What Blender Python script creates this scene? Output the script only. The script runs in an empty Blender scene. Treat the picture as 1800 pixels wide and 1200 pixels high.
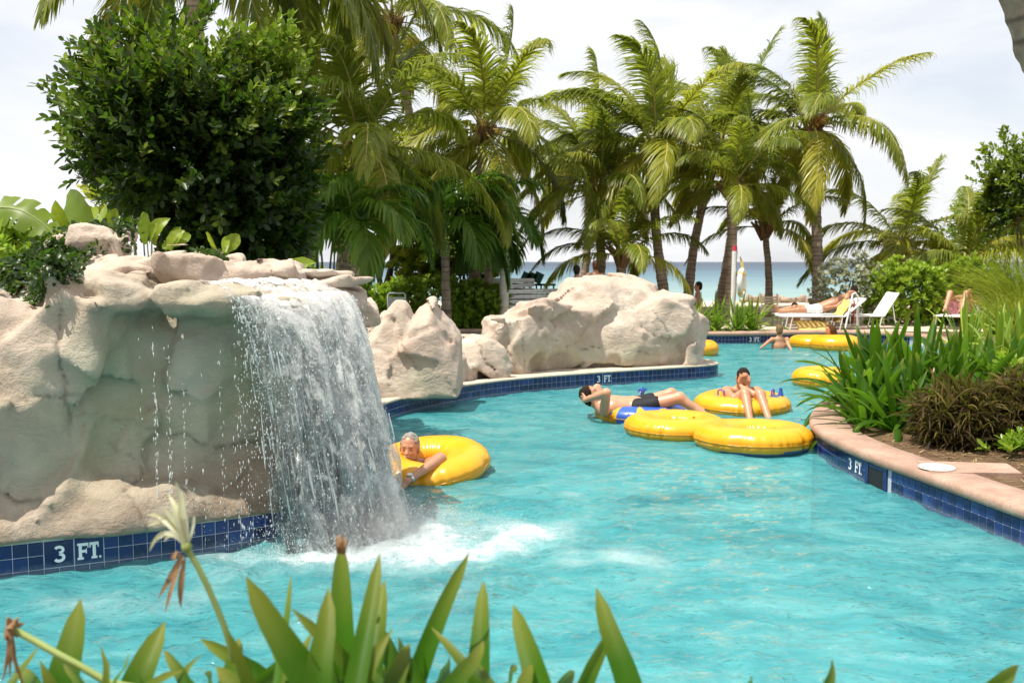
import bpy, bmesh, math, random
import numpy as np
from mathutils import Vector, Matrix

# ------------------------------------------------------------------ camera, sky, sun, exposure
scene = bpy.context.scene
COL = scene.collection
FPX, CAM_H, PITCH = 1750.0, 1.72, math.radians(4.575)
SUN_DIR = Vector((-0.40, -0.20, 1.10)).normalized()          # towards the sun

cam_data = bpy.data.cameras.new('camera')
cam_data.lens = 35.0
cam_data.sensor_width = 36.0
cam_data.clip_end = 30000.0
cam_data.dof.use_dof = True
cam_data.dof.focus_distance = 6.8
cam_data.dof.aperture_fstop = 5.0
cam = bpy.data.objects.new('camera', cam_data)
cam.location = (0, 0, CAM_H)
cam.rotation_euler = (math.radians(90) - PITCH, 0, 0)
COL.objects.link(cam)
scene.camera = cam

world = bpy.data.worlds.new('World')
scene.world = world
world.use_nodes = True
wn = world.node_tree.nodes
wl = world.node_tree.links
wn.clear()
w_out = wn.new('ShaderNodeOutputWorld')
w_bg = wn.new('ShaderNodeBackground')
w_bg.inputs['Strength'].default_value = 0.10
w_sky = wn.new('ShaderNodeTexSky')
w_sky.sky_type = 'NISHITA'
w_sky.sun_disc = False
w_sky.sun_elevation = math.asin(SUN_DIR.z)
w_sky.sun_rotation = math.atan2(SUN_DIR.x, SUN_DIR.y)
w_sky.dust_density = 2.0
w_sky.air_density = 1.0
# a thin broken veil of bright cloud over the whole dome
w_tc = wn.new('ShaderNodeTexCoord')
w_map = wn.new('ShaderNodeMapping')
w_map.inputs['Scale'].default_value = (1.0, 1.0, 3.2)
w_noise = wn.new('ShaderNodeTexNoise')
w_noise.inputs['Scale'].default_value = 2.6
w_noise.inputs['Detail'].default_value = 7.0
w_noise.inputs['Roughness'].default_value = 0.55
w_noise.inputs['Distortion'].default_value = 0.5
w_ramp = wn.new('ShaderNodeValToRGB')
w_ramp.color_ramp.elements[0].position = 0.33
w_ramp.color_ramp.elements[0].color = (0.58, 0.58, 0.58, 1)
w_ramp.color_ramp.elements[1].position = 0.56
w_ramp.color_ramp.elements[1].color = (1, 1, 1, 1)
w_mix = wn.new('ShaderNodeMix')
w_mix.data_type = 'RGBA'
w_mix.inputs[7].default_value = (6.1, 6.15, 6.32, 1)
wl.new(w_tc.outputs['Generated'], w_map.inputs['Vector'])
wl.new(w_map.outputs['Vector'], w_noise.inputs['Vector'])
wl.new(w_noise.outputs['Fac'], w_ramp.inputs['Fac'])
wl.new(w_ramp.outputs['Color'], w_mix.inputs[0])
wl.new(w_sky.outputs['Color'], w_mix.inputs[6])
wl.new(w_mix.outputs[2], w_bg.inputs['Color'])
wl.new(w_bg.outputs['Background'], w_out.inputs['Surface'])

sun_data = bpy.data.lights.new('sun', 'SUN')
sun_data.energy = 4.0
sun_data.angle = math.radians(0.6)
sun_data.color = (1.0, 0.94, 0.84)
sun = bpy.data.objects.new('sun', sun_data)
sun.rotation_euler = SUN_DIR.to_track_quat('Z', 'Y').to_euler()
sun.location = (0, 0, 30)
COL.objects.link(sun)

scene.view_settings.view_transform = 'Standard'
scene.view_settings.look = 'None'
scene.view_settings.exposure = 0.74
scene.view_settings.gamma = 1.0
scene.view_settings.use_curve_mapping = False
scene.render.engine = 'CYCLES'
scene.cycles.use_denoising = True
scene.cycles.max_bounces = 5
scene.cycles.diffuse_bounces = 3
scene.cycles.glossy_bounces = 3
scene.cycles.adaptive_threshold = 0.015
scene.cycles.transparent_max_bounces = 10
scene.cycles.caustics_reflective = False
scene.cycles.caustics_refractive = False
scene.cycles.sample_clamp_indirect = 6.0

# ------------------------------------------------------------------ helpers
rng = np.random.default_rng(7)
random.seed(7)
_cp, _sp = math.cos(PITCH), math.sin(PITCH)

def ray(u, v):
    a = (600.0 - v) / FPX
    return np.array([(u - 900.0) / FPX, _cp + a * _sp, -_sp + a * _cp])

def at(u, v, Y):
    """world point on the sight line of a photograph pixel, Y metres ahead"""
    d = ray(u, v)
    return np.array([0, 0, CAM_H]) + d * (Y / d[1])

def on(u, v, z):
    """world point where that sight line meets height z"""
    d = ray(u, v)
    return np.array([0, 0, CAM_H]) + d * ((z - CAM_H) / d[2])

def norm(v):
    v = np.asarray(v, float)
    return v / (np.linalg.norm(v, axis=-1, keepdims=True) + 1e-12)

def rotz(a):
    c, s = math.cos(a), math.sin(a)
    return np.array([[c, -s, 0], [s, c, 0], [0, 0, 1.0]])

# gradient noise, vectorised
_perm = np.random.default_rng(3).permutation(256).astype(np.int32)
_perm = np.concatenate([_perm, _perm, _perm])
_grad = norm(np.random.default_rng(5).normal(size=(256, 3))).astype(np.float32)

def pnoise(p):
    p = np.asarray(p, np.float32)
    sh = p.shape[:-1]
    p = p.reshape(-1, 3)
    i = np.floor(p).astype(np.int32)
    f = p - i
    i &= 255
    w = f * f * f * (f * (f * 6 - 15) + 10)
    out = 0.0
    for dx in (0, 1):
        wx = w[:, 0] if dx else 1 - w[:, 0]
        for dy in (0, 1):
            wy = w[:, 1] if dy else 1 - w[:, 1]
            for dz in (0, 1):
                wz = w[:, 2] if dz else 1 - w[:, 2]
                h = _perm[_perm[_perm[i[:, 0] + dx] + i[:, 1] + dy] + i[:, 2] + dz]
                g = _grad[h]
                q = g[:, 0] * (f[:, 0] - dx) + g[:, 1] * (f[:, 1] - dy) + g[:, 2] * (f[:, 2] - dz)
                out = out + wx * wy * wz * q
    return (out * 1.6).reshape(sh)

def fbm(p, octaves=4, gain=0.5, lac=2.03):
    p = np.asarray(p, np.float32)
    s, a = 0.0, 1.0
    for k in range(octaves):
        s = s + a * pnoise(p + 17.3 * k)
        p = p * lac
        a *= gain
    return s

def new_mesh(name, verts, faces, smooth=True, attrs=None, mat_idx=None):
    """verts (N,3); faces: (F,3|4) int array or list of lists"""
    me = bpy.data.meshes.new(name)
    verts = np.asarray(verts, np.float32)
    if isinstance(faces, np.ndarray):
        F, k = faces.shape
        me.vertices.add(len(verts))
        me.vertices.foreach_set('co', verts.ravel())
        me.loops.add(F * k)
        me.loops.foreach_set('vertex_index', faces.astype(np.int32).ravel())
        me.polygons.add(F)
        me.polygons.foreach_set('loop_start', np.arange(0, F * k, k, dtype=np.int32))
        me.polygons.foreach_set('loop_total', np.full(F, k, np.int32))
        me.update(calc_edges=True)
    else:
        me.from_pydata([tuple(map(float, v)) for v in verts], [], [tuple(int(i) for i in f) for f in faces])
    n = len(me.polygons)
    me.polygons.foreach_set('use_smooth', np.full(n, smooth, bool))
    if mat_idx is not None:
        me.polygons.foreach_set('material_index', np.asarray(mat_idx, np.int32))
    for k, a in (attrs or {}).items():
        at_ = me.attributes.new(k, 'FLOAT', 'POINT')
        at_.data.foreach_set('value', np.asarray(a, np.float32))
    me.update()
    return me

def obj(name, me, mats, parent=None):
    o = bpy.data.objects.new(name, me)
    if mats is not None:
        if not isinstance(mats, (list, tuple)):
            mats = [mats]
        if len(me.materials) == 0:
            for m in mats:
                me.materials.append(m)
    COL.objects.link(o)
    if parent is not None:
        o.parent = parent
        if parent.parent is None:
            o.matrix_parent_inverse = Matrix.LocRotScale(parent.location, parent.rotation_euler, parent.scale).inverted()
    return o

def tag(o, label=None, cat=None, group=None, kind=None):
    if label: o['label'] = label
    if cat: o['category'] = cat
    if group: o['group'] = group
    if kind: o['kind'] = kind
    return o

def thing(name, label, cat, loc=(0, 0, 0), group=None):
    o = bpy.data.objects.new(name, None)
    o.empty_display_size = 0.1
    o.location = [float(c) for c in loc]
    COL.objects.link(o)
    return tag(o, label, cat, group)

def structure(name, me, mats, label=None, cat=None):
    o = obj(name, me, mats)
    return tag(o, label or None, cat, None, 'structure')

class MB:
    """collects simple shapes into one mesh"""
    def __init__(s):
        s.v, s.f, s.m, s.n, s.mi = [], [], [], 0, 0
    def add(s, v, f):
        v = np.asarray(v, float)
        s.v.append(v)
        s.f += [[i + s.n for i in q] for q in f]
        s.m += [s.mi] * len(f)
        s.n += len(v)
        return s
    def box(s, c, h, R=None):
        c = np.asarray(c, float)
        v = np.array([[x, y, z] for x in (-1, 1) for y in (-1, 1) for z in (-1, 1)], float) * np.asarray(h, float)
        if R is not None:
            v = v @ np.asarray(R).T
        return s.add(v + c, [[0, 1, 3, 2], [4, 6, 7, 5], [0, 4, 5, 1], [2, 3, 7, 6], [0, 2, 6, 4], [1, 5, 7, 3]])
    def tube(s, pts, r, n=8, cap=True, flat=1.0):
        pts = np.asarray(pts, float)
        m = len(pts)
        r = np.broadcast_to(np.asarray(r, float), (m,))
        t = norm(np.gradient(pts, axis=0))
        ref = np.array([0, 0, 1.0]) if abs(t[0][2]) < 0.8 else np.array([0, 1.0, 0])
        V = []
        for i in range(m):
            a = norm(np.cross(t[i], ref)); b = np.cross(a, t[i])
            th = np.arange(n) * 2 * math.pi / n
            V.append(pts[i] + r[i] * (np.cos(th)[:, None] * a + flat * np.sin(th)[:, None] * b))
        V = np.concatenate(V)
        F = [[i * n + j, i * n + (j + 1) % n, (i + 1) * n + (j + 1) % n, (i + 1) * n + j] for i in range(m - 1) for j in range(n)]
        if cap:
            F += [list(range(n))[::-1], [(m - 1) * n + j for j in range(n)]]
        return s.add(V, F)
    def lathe(s, c, prof, n=20):
        c = np.asarray(c, float)
        th = np.arange(n) * 2 * math.pi / n
        V = np.concatenate([np.stack([r * np.cos(th), r * np.sin(th), np.full(n, z)], 1) for r, z in prof]) + c
        m = len(prof)
        F = [[i * n + j, i * n + (j + 1) % n, (i + 1) * n + (j + 1) % n, (i + 1) * n + j] for i in range(m - 1) for j in range(n)]
        F += [list(range(n))[::-1], [(m - 1) * n + j for j in range(n)]]
        return s.add(V, F)
    def build(s, name, mats, parent=None, smooth=False):
        me = new_mesh(name, np.concatenate(s.v), s.f, smooth, mat_idx=s.m)
        if smooth:
            me.set_sharp_from_angle(angle=math.radians(50))
        return obj(name, me, mats, parent)

def catmull(pts, n):
    """n points evenly spaced by length along a smooth curve through pts"""
    pts = np.asarray(pts, float)
    P_ = np.vstack([2 * pts[0] - pts[1], pts, 2 * pts[-1] - pts[-2]])
    out = []
    for i in range(1, len(P_) - 2):
        t = np.linspace(0, 1, 24, endpoint=False)[:, None]
        a, b, c, d = P_[i - 1], P_[i], P_[i + 1], P_[i + 2]
        out.append(0.5 * (2 * b + (c - a) * t + (2 * a - 5 * b + 4 * c - d) * t ** 2 + (3 * b - a - 3 * c + d) * t ** 3))
    out = np.vstack(out + [pts[-1:]])
    L = np.concatenate([[0], np.cumsum(np.linalg.norm(np.diff(out, axis=0), axis=1))])
    q = np.linspace(0, L[-1], n)
    return np.stack([np.interp(q, L, out[:, k]) for k in range(out.shape[1])], 1)

# ---- implicit surfaces: naive surface nets
def surface_nets(F, origin, h):
    S = F < 0
    nx, ny, nz = F.shape
    acc = np.zeros((nx - 1, ny - 1, nz - 1), np.int8)
    for dx in (0, 1):
        for dy in (0, 1):
            for dz in (0, 1):
                acc += S[dx:nx - 1 + dx, dy:ny - 1 + dy, dz:nz - 1 + dz]
    act = np.argwhere((acc > 0) & (acc < 8))
    idx = np.full(acc.shape, -1, np.int32)
    idx[act[:, 0], act[:, 1], act[:, 2]] = np.arange(len(act))
    pos = np.zeros((len(act), 3)); cnt = np.zeros(len(act))
    corners = [(a, b, c) for a in (0, 1) for b in (0, 1) for c in (0, 1)]
    for a in corners:
        for ax in range(3):
            if a[ax]: continue
            b = list(a); b[ax] = 1
            fa = F[act[:, 0] + a[0], act[:, 1] + a[1], act[:, 2] + a[2]]
            fb = F[act[:, 0] + b[0], act[:, 1] + b[1], act[:, 2] + b[2]]
            m = (fa < 0) != (fb < 0)
            t = np.where(m, fa / np.where(m, fa - fb, 1), 0)
            p = np.tile(np.array(a, float), (len(act), 1)); p[:, ax] = t
            pos[m] += p[m]; cnt[m] += 1
    verts = (act + pos / cnt[:, None]) * h + origin
    faces = []
    for ax in range(3):
        sl0 = [slice(None)] * 3; sl1 = [slice(None)] * 3
        sl0[ax] = slice(0, -1); sl1[ax] = slice(1, None)
        e = S[tuple(sl0)] != S[tuple(sl1)]
        o1, o2 = (ax + 1) % 3, (ax + 2) % 3
        pe = np.argwhere(e)
        ok = (pe[:, o1] > 0) & (pe[:, o2] > 0) & (pe[:, o1] < F.shape[o1] - 1) & (pe[:, o2] < F.shape[o2] - 1)
        pe = pe[ok]
        inside = S[pe[:, 0], pe[:, 1], pe[:, 2]]
        def cell(d1, d2):
            q = pe.copy(); q[:, o1] -= d1; q[:, o2] -= d2
            return idx[q[:, 0], q[:, 1], q[:, 2]]
        quad = np.stack([cell(1, 1), cell(0, 1), cell(0, 0), cell(1, 0)], 1)
        quad[~inside] = quad[~inside][:, ::-1]
        faces.append(quad)
    return verts, np.concatenate(faces)

def relax(verts, faces, it=1, w=0.5):
    e = np.concatenate([faces[:, [0, 1]], faces[:, [1, 2]], faces[:, [2, 3]], faces[:, [3, 0]]])
    n = len(verts)
    for _ in range(it):
        s = np.zeros((n, 3)); c = np.zeros(n)
        for a, b in ((0, 1), (1, 0)):
            for k in range(3):
                s[:, k] += np.bincount(e[:, a], verts[e[:, b], k], n)
            c += np.bincount(e[:, a], minlength=n)
        verts = verts * (1 - w) + w * s / np.maximum(c, 1)[:, None]
    return verts

def smin(a, b, k):
    h = np.clip(0.5 + 0.5 * (b - a) / k, 0, 1)
    return b * (1 - h) + a * h - k * h * (1 - h)

class Field:
    """a signed distance grid built up from rounded pieces"""
    def __init__(s, lo, hi, h):
        s.lo = np.asarray(lo, float); s.h = h
        s.n = np.ceil((np.asarray(hi, float) - s.lo) / h).astype(int) + 1
        s.F = np.full(s.n, 1.0, np.float32)
    def win(s, lo, hi):
        a = np.clip(np.floor((np.asarray(lo) - s.lo) / s.h).astype(int), 0, s.n - 1)
        b = np.clip(np.ceil((np.asarray(hi) - s.lo) / s.h).astype(int) + 1, 1, s.n)
        sl = tuple(slice(i, max(j, i + 1)) for i, j in zip(a, b))
        g = np.meshgrid(*[s.lo[k] + s.h * np.arange(sl[k].start, sl[k].stop) for k in range(3)], indexing='ij')
        return sl, np.stack(g, -1).astype(np.float32)
    def put(s, sl, d, k, sub=False):
        if sub:
            s.F[sl] = -smin(-s.F[sl], d, k)
        else:
            s.F[sl] = smin(s.F[sl], d, k)
    def cone(s, a, b, ra, rb=None, k=0.03, sub=False):
        a = np.asarray(a, float); b = np.asarray(b, float); rb = ra if rb is None else rb
        R = max(ra, rb) + 2.5 * k + 2 * s.h
        sl, p = s.win(np.minimum(a, b) - R, np.maximum(a, b) + R)
        ab = b - a
        t = np.clip(((p - a) @ ab) / max(ab @ ab, 1e-9), 0, 1)
        d = np.linalg.norm(p - (a + t[..., None] * ab), axis=-1) - (ra + (rb - ra) * t)
        s.put(sl, d.astype(np.float32), k, sub)
        return s
    def ell(s, c, r, R=None, k=0.03, sub=False):
        c = np.asarray(c, float); r = np.asarray(r, float)
        M = max(r) + 2.5 * k + 2 * s.h
        sl, p = s.win(c - M, c + M)
        q = p - c
        if R is not None: q = q @ np.asarray(R)
        k0 = np.linalg.norm(q / r, axis=-1); k1 = np.linalg.norm(q / r ** 2, axis=-1)
        s.put(sl, (k0 * (k0 - 1) / np.maximum(k1, 1e-6)).astype(np.float32), k, sub)
        return s
    def hull(s, c, r, seed, n=14, R=None, k=0.05, sub=False):
        """faceted boulder: random cutting planes round an ellipsoid"""
        c = np.asarray(c, float); r = np.asarray(r, float)
        M = max(r) * 1.35 + 2.5 * k + 2 * s.h
        sl, p = s.win(c - M, c + M)
        q = p - c
        if R is not None: q = q @ np.asarray(R)
        g = np.random.default_rng(seed)
        N = norm(g.normal(size=(n, 3)))
        N = np.concatenate([N, np.eye(3), -np.eye(3)])
        dd = g.uniform(0.82, 1.08, len(N))
        d = None
        for nn, d0 in zip(N, dd):
            nr = nn / r
            L = np.linalg.norm(nr)
            e = (q @ (nr / L)) - d0 / L
            d = e if d is None else -smin(-d, -e, min(.035, .13 * r.min()))
        s.put(sl, d.astype(np.float32), k, sub)
        return s
    def planes(s, pl, c, reach, k=0.05, edge=0.03):
        """block cut by the given planes (point, outward direction)"""
        c = np.asarray(c, float)
        sl, p = s.win(c - reach, c + reach)
        d = None
        for q, n_ in pl:
            e = (p - np.asarray(q, float)) @ norm(n_)
            d = e if d is None else -smin(-d, -e, edge)
        s.put(sl, d.astype(np.float32), k)
        return s
    def box(s, c, hlf, R=None, rnd=0.1, k=0.05, sub=False):
        c = np.asarray(c, float); hlf = np.asarray(hlf, float)
        M = np.linalg.norm(hlf) + 2.5 * k
        sl, p = s.win(c - M, c + M)
        q = p - c
        if R is not None: q = q @ np.asarray(R)
        e = np.abs(q) - (hlf - rnd)
        d = np.linalg.norm(np.maximum(e, 0), axis=-1) + np.minimum(e.max(-1), 0) - rnd
        s.put(sl, d.astype(np.float32), k, sub)
        return s
    def roughen(s, fn, band=0.15):
        m = np.abs(s.F) < band
        i = np.argwhere(m)
        p = s.lo + i * s.h
        s.F[m] += fn(p).astype(np.float32)
        return s
    def mesh(s, smooth_it=1):
        F = s.F
        F[0] = np.maximum(F[0], .01); F[-1] = np.maximum(F[-1], .01)
        F[:, 0] = np.maximum(F[:, 0], .01); F[:, -1] = np.maximum(F[:, -1], .01)
        F[:, :, 0] = np.maximum(F[:, :, 0], .01); F[:, :, -1] = np.maximum(F[:, :, -1], .01)
        v, f = surface_nets(F, s.lo, s.h)
        if smooth_it: v = relax(v, f, smooth_it, 0.4)
        return v, f

# ------------------------------------------------------------------ materials
class Mat:
    def __init__(s, name):
        s.m = bpy.data.materials.new(name)
        s.m.use_nodes = True
        s.t = s.m.node_tree
        s.t.nodes.clear()
        s.out = s.t.nodes.new('ShaderNodeOutputMaterial')
    def n(s, kind, props=None, **ins):
        nd = s.t.nodes.new('ShaderNode' + kind)
        for k, v in (props or {}).items():
            setattr(nd, k, v)
        for k, v in ins.items():
            key = int(k[1:]) if k[0] == '_' and k[1:].isdigit() else k.replace('_', ' ')
            sock = nd.inputs[key]
            if isinstance(v, bpy.types.NodeSocket):
                s.t.links.new(v, sock)
            elif isinstance(v, bpy.types.Node):
                s.t.links.new(v.outputs[0], sock)
            else:
                if sock.type == 'RGBA' and len(v) == 3: v = (*v, 1)
                sock.default_value = v
        return nd
    def ramp(s, fac, stops, interp='LINEAR'):
        nd = s.t.nodes.new('ShaderNodeValToRGB')
        cr = nd.color_ramp
        cr.interpolation = interp
        while len(cr.elements) < len(stops): cr.elements.new(0.5)
        for e, (p, c) in zip(cr.elements, stops):
            e.position = p
            e.color = (*c, 1) if len(c) == 3 else c
        s.t.links.new(fac if isinstance(fac, bpy.types.NodeSocket) else fac.outputs[0], nd.inputs[0])
        return nd.outputs[0]
    def mix(s, fac, a, b, mode='MIX'):
        nd = s.t.nodes.new('ShaderNodeMix')
        nd.data_type = 'RGBA'; nd.blend_type = mode
        for i, v in ((0, fac), (6, a), (7, b)):
            if isinstance(v, bpy.types.NodeSocket): s.t.links.new(v, nd.inputs[i])
            elif i == 0: nd.inputs[i].default_value = v
            else: nd.inputs[i].default_value = (*v, 1) if len(v) == 3 else v
        return nd.outputs[2]
    def math(s, op, a, b=0.0, clamp=False):
        nd = s.t.nodes.new('ShaderNodeMath'); nd.operation = op; nd.use_clamp = clamp
        for i, v in ((0, a), (1, b)):
            if isinstance(v, bpy.types.NodeSocket): s.t.links.new(v, nd.inputs[i])
            else: nd.inputs[i].default_value = v
        return nd.outputs[0]
    def noise(s, vec, scale, detail=4, rough=0.55, dist=0.0):
        nd = s.n('TexNoise', Scale=scale, Detail=detail, Roughness=rough, Distortion=dist)
        if vec is not None: s.t.links.new(vec, nd.inputs['Vector'])
        return nd.outputs['Fac']
    def coords(s, which='Object', scale=None, rot=None):
        tc = s.n('TexCoord').outputs[which]
        if scale is None and rot is None: return tc
        mp = s.n('Mapping', Vector=tc)
        if scale is not None: mp.inputs['Scale'].default_value = scale
        if rot is not None: mp.inputs['Rotation'].default_value = rot
        return mp.outputs[0]
    def attr(s, name):
        return s.n('Attribute', {'attribute_name': name}).outputs['Fac']
    def bump(s, height, strength=0.3, dist=0.02):
        return s.n('Bump', Height=height, Strength=strength, Distance=dist).outputs[0]
    def surf(s, node):
        s.t.links.new(node.outputs[0] if isinstance(node, bpy.types.Node) else node, s.out.inputs['Surface'])
        return s.m

def plain(name, color, rough=0.6, spec=0.4, vary=0.15, scale=6.0, bump=0.0, bscale=40.0, metallic=0.0, sss=0.0):
    M = Mat(name)
    co = M.coords()
    f = M.noise(co, scale, 5)
    c = np.array(color)
    col = M.ramp(f, [(0.3, tuple(np.clip(c * (1 - vary), 0, 1))), (0.7, tuple(np.clip(c * (1 + vary), 0, 1)))])
    b = M.n('BsdfPrincipled', Base_Color=col, Roughness=rough, Metallic=metallic)
    b.inputs['Specular IOR Level'].default_value = spec
    if sss:
        b.inputs['Subsurface Weight'].default_value = sss
        b.inputs['Subsurface Radius'].default_value = (0.02, 0.008, 0.004)
        b.inputs['Subsurface Scale'].default_value = 0.5
    if bump:
        M.t.links.new(M.bump(M.noise(co, bscale, 6), bump, 0.01), b.inputs['Normal'])
    return M.surf(b)

def leaf_mat(name, lo, mid, hi, trans=0.4, rough=0.45, spec=0.4, extra=None, tc=(0.34, 0.42, 0.03)):
    """rnd: per leaf value; tip: 0 at the base, 1 at the tip"""
    M = Mat(name)
    r = M.attr('rnd')
    co = M.coords()
    f = M.noise(co, 1.7, 3)
    v = M.math('ADD', M.math('MULTIPLY', r, 0.75), M.math('MULTIPLY', f, 0.35))
    col = M.ramp(v, [(0.15, lo), (0.55, mid), (0.95, hi)])
    if extra is not None:
        col = M.mix(M.ramp(M.attr('tip'), [(extra[1], (0, 0, 0)), (1.0, (1, 1, 1))]), col, extra[0])
    b = M.n('BsdfPrincipled', Base_Color=col, Roughness=rough)
    b.inputs['Specular IOR Level'].default_value = spec
    tcol = M.mix(0.5, col, tc, 'MIX')
    t = M.n('BsdfTranslucent', Color=tcol)
    mx = M.n('MixShader', Fac=trans)
    M.t.links.new(b.outputs[0], mx.inputs[1]); M.t.links.new(t.outputs[0], mx.inputs[2])
    return M.surf(mx)
# ------------------------------------------------------------------ materials of the setting
def rock_material():
    M = Mat('sculpted_rock')
    co = M.coords()
    n1 = M.noise(co, 1.6, 6, 0.6, 0.4)
    n2 = M.noise(co, 7.0, 8, 0.65)
    base = M.ramp(n1, [(0.30, (0.44, 0.34, 0.26)), (0.45, (0.57, 0.455, 0.365)), (0.58, (0.64, 0.54, 0.435)), (0.72, (0.70, 0.615, 0.52))])
    pink = M.mix(M.ramp(M.noise(co, 2.3, 4), [(0.48, (0, 0, 0)), (0.62, (0.5, 0.5, 0.5))]), base, (0.50, 0.37, 0.30))
    grey = M.mix(M.ramp(M.noise(co, 3.1, 7, 0.7), [(0.50, (0, 0, 0)), (0.66, (0.8, 0.8, 0.8))]), pink, (0.36, 0.31, 0.275))
    col = M.mix(M.ramp(n2, [(0.35, (0.45, 0.45, 0.45)), (0.6, (0, 0, 0))]), grey, (0.40, 0.315, 0.24))
    # algae where the water runs, brown mineral stain along the foot, darker along the cracks
    mo = M.math('MULTIPLY', M.attr('moss'), M.ramp(M.noise(co, 2.2, 6, 0.6), [(0.3, (0.35,) * 3), (0.62, (1, 1, 1))]))
    mcol = M.ramp(M.noise(co, 1.9, 5), [(0.3, (0.30, 0.33, 0.19)), (0.5, (0.36, 0.405, 0.27)), (0.68, (0.42, 0.47, 0.37))])
    col = M.mix(mo, col, mcol)
    wt = M.math('MULTIPLY', M.attr('wet_shade'), M.ramp(M.noise(co, 3.3, 6, 0.65), [(0.3, (0.3,) * 3), (0.6, (1, 1, 1))]))
    wcol = M.ramp(M.noise(co, 4.4, 6), [(0.3, (0.17, 0.12, 0.085)), (0.7, (0.34, 0.255, 0.18))])
    col = M.mix(wt, col, wcol)
    col = M.mix(M.attr('crack'), col, (0.10, 0.08, 0.06))
    b = M.n('BsdfPrincipled', Base_Color=col, Roughness=0.82)
    b.inputs['Specular IOR Level'].default_value = 0.25
    hgt = M.math('ADD', M.math('ADD', M.noise(co, 24, 8, 0.7), M.math('MULTIPLY', M.noise(co, 95, 5, 0.7), 0.5)), M.math('MULTIPLY', M.noise(M.coords(scale=(1, 1, 1.8)), 6, 6, 0.6, 0.6), 1.6))
    M.t.links.new(M.bump(hgt, 0.62, 0.03), b.inputs['Normal'])
    return M.surf(b)

def ground_material(name, stops, scale=5.0, bump=0.5, bscale=30, rough=0.9):
    M = Mat(name)
    co = M.coords()
    f = M.math('ADD', M.math('MULTIPLY', M.noise(co, scale, 8, 0.7), 0.6), M.math('MULTIPLY', M.noise(co, scale * 9, 6, 0.7), 0.4))
    col = M.ramp(f, stops)
    b = M.n('BsdfPrincipled', Base_Color=col, Roughness=rough)
    b.inputs['Specular IOR Level'].default_value = 0.2
    M.t.links.new(M.bump(M.noise(co, bscale, 8, 0.7), bump, 0.02), b.inputs['Normal'])
    return M.surf(b)

def coping_material():
    M = Mat('pink_coping_concrete')
    co = M.coords()
    col = M.ramp(M.noise(co, 3.5, 8, 0.65), [(0.3, (0.28, 0.17, 0.125)), (0.5, (0.39, 0.25, 0.185)), (0.7, (0.49, 0.345, 0.265))])
    sp = M.ramp(M.noise(co, 60, 4, 0.7), [(0.36, (0.7, 0.7, 0.7)), (0.5, (0, 0, 0))])
    col = M.mix(sp, col, (0.26, 0.17, 0.12))
    blotch = M.ramp(M.noise(M.coords(scale=(1, 1, 1)), 9, 4, 0.6, 1.2), [(0.62, (0, 0, 0)), (0.7, (0.55,) * 3)])
    col = M.mix(blotch, col, (0.30, 0.17, 0.07))
    b = M.n('BsdfPrincipled', Base_Color=col, Roughness=0.75)
    M.t.links.new(M.bump(M.noise(co, 45, 8, 0.7), 0.4, 0.01), b.inputs['Normal'])
    return M.surf(b)

def tile_material():
    M = Mat('cobalt_glazed_tile')
    r = M.n('ObjectInfo').outputs['Random']
    col = M.ramp(r, [(0.0, (0.005, 0.011, 0.060)), (0.5, (0.008, 0.018, 0.105)), (0.85, (0.012, 0.028, 0.15)), (1.0, (0.02, 0.05, 0.19))])
    lime = M.ramp(M.noise(M.coords('Generated'), 3.0, 5, 0.7), [(0.55, (0, 0, 0)), (0.85, (0.35,) * 3)])
    col = M.mix(lime, col, (0.12, 0.14, 0.26))
    gp = M.n('NewGeometry').outputs['Position']
    sz = M.n('SeparateXYZ', Vector=gp).outputs[2]
    wl_ = M.ramp(M.math('ADD', sz, M.math('MULTIPLY', M.noise(gp, 14, 6, .7), .09)), [(.055, (.5,) * 3), (.10, (0, 0, 0))])
    col = M.mix(wl_, col, (0.16, 0.20, 0.27))
    b = M.n('BsdfPrincipled', Base_Color=col, Roughness=0.16)
    return M.surf(b)

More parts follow.
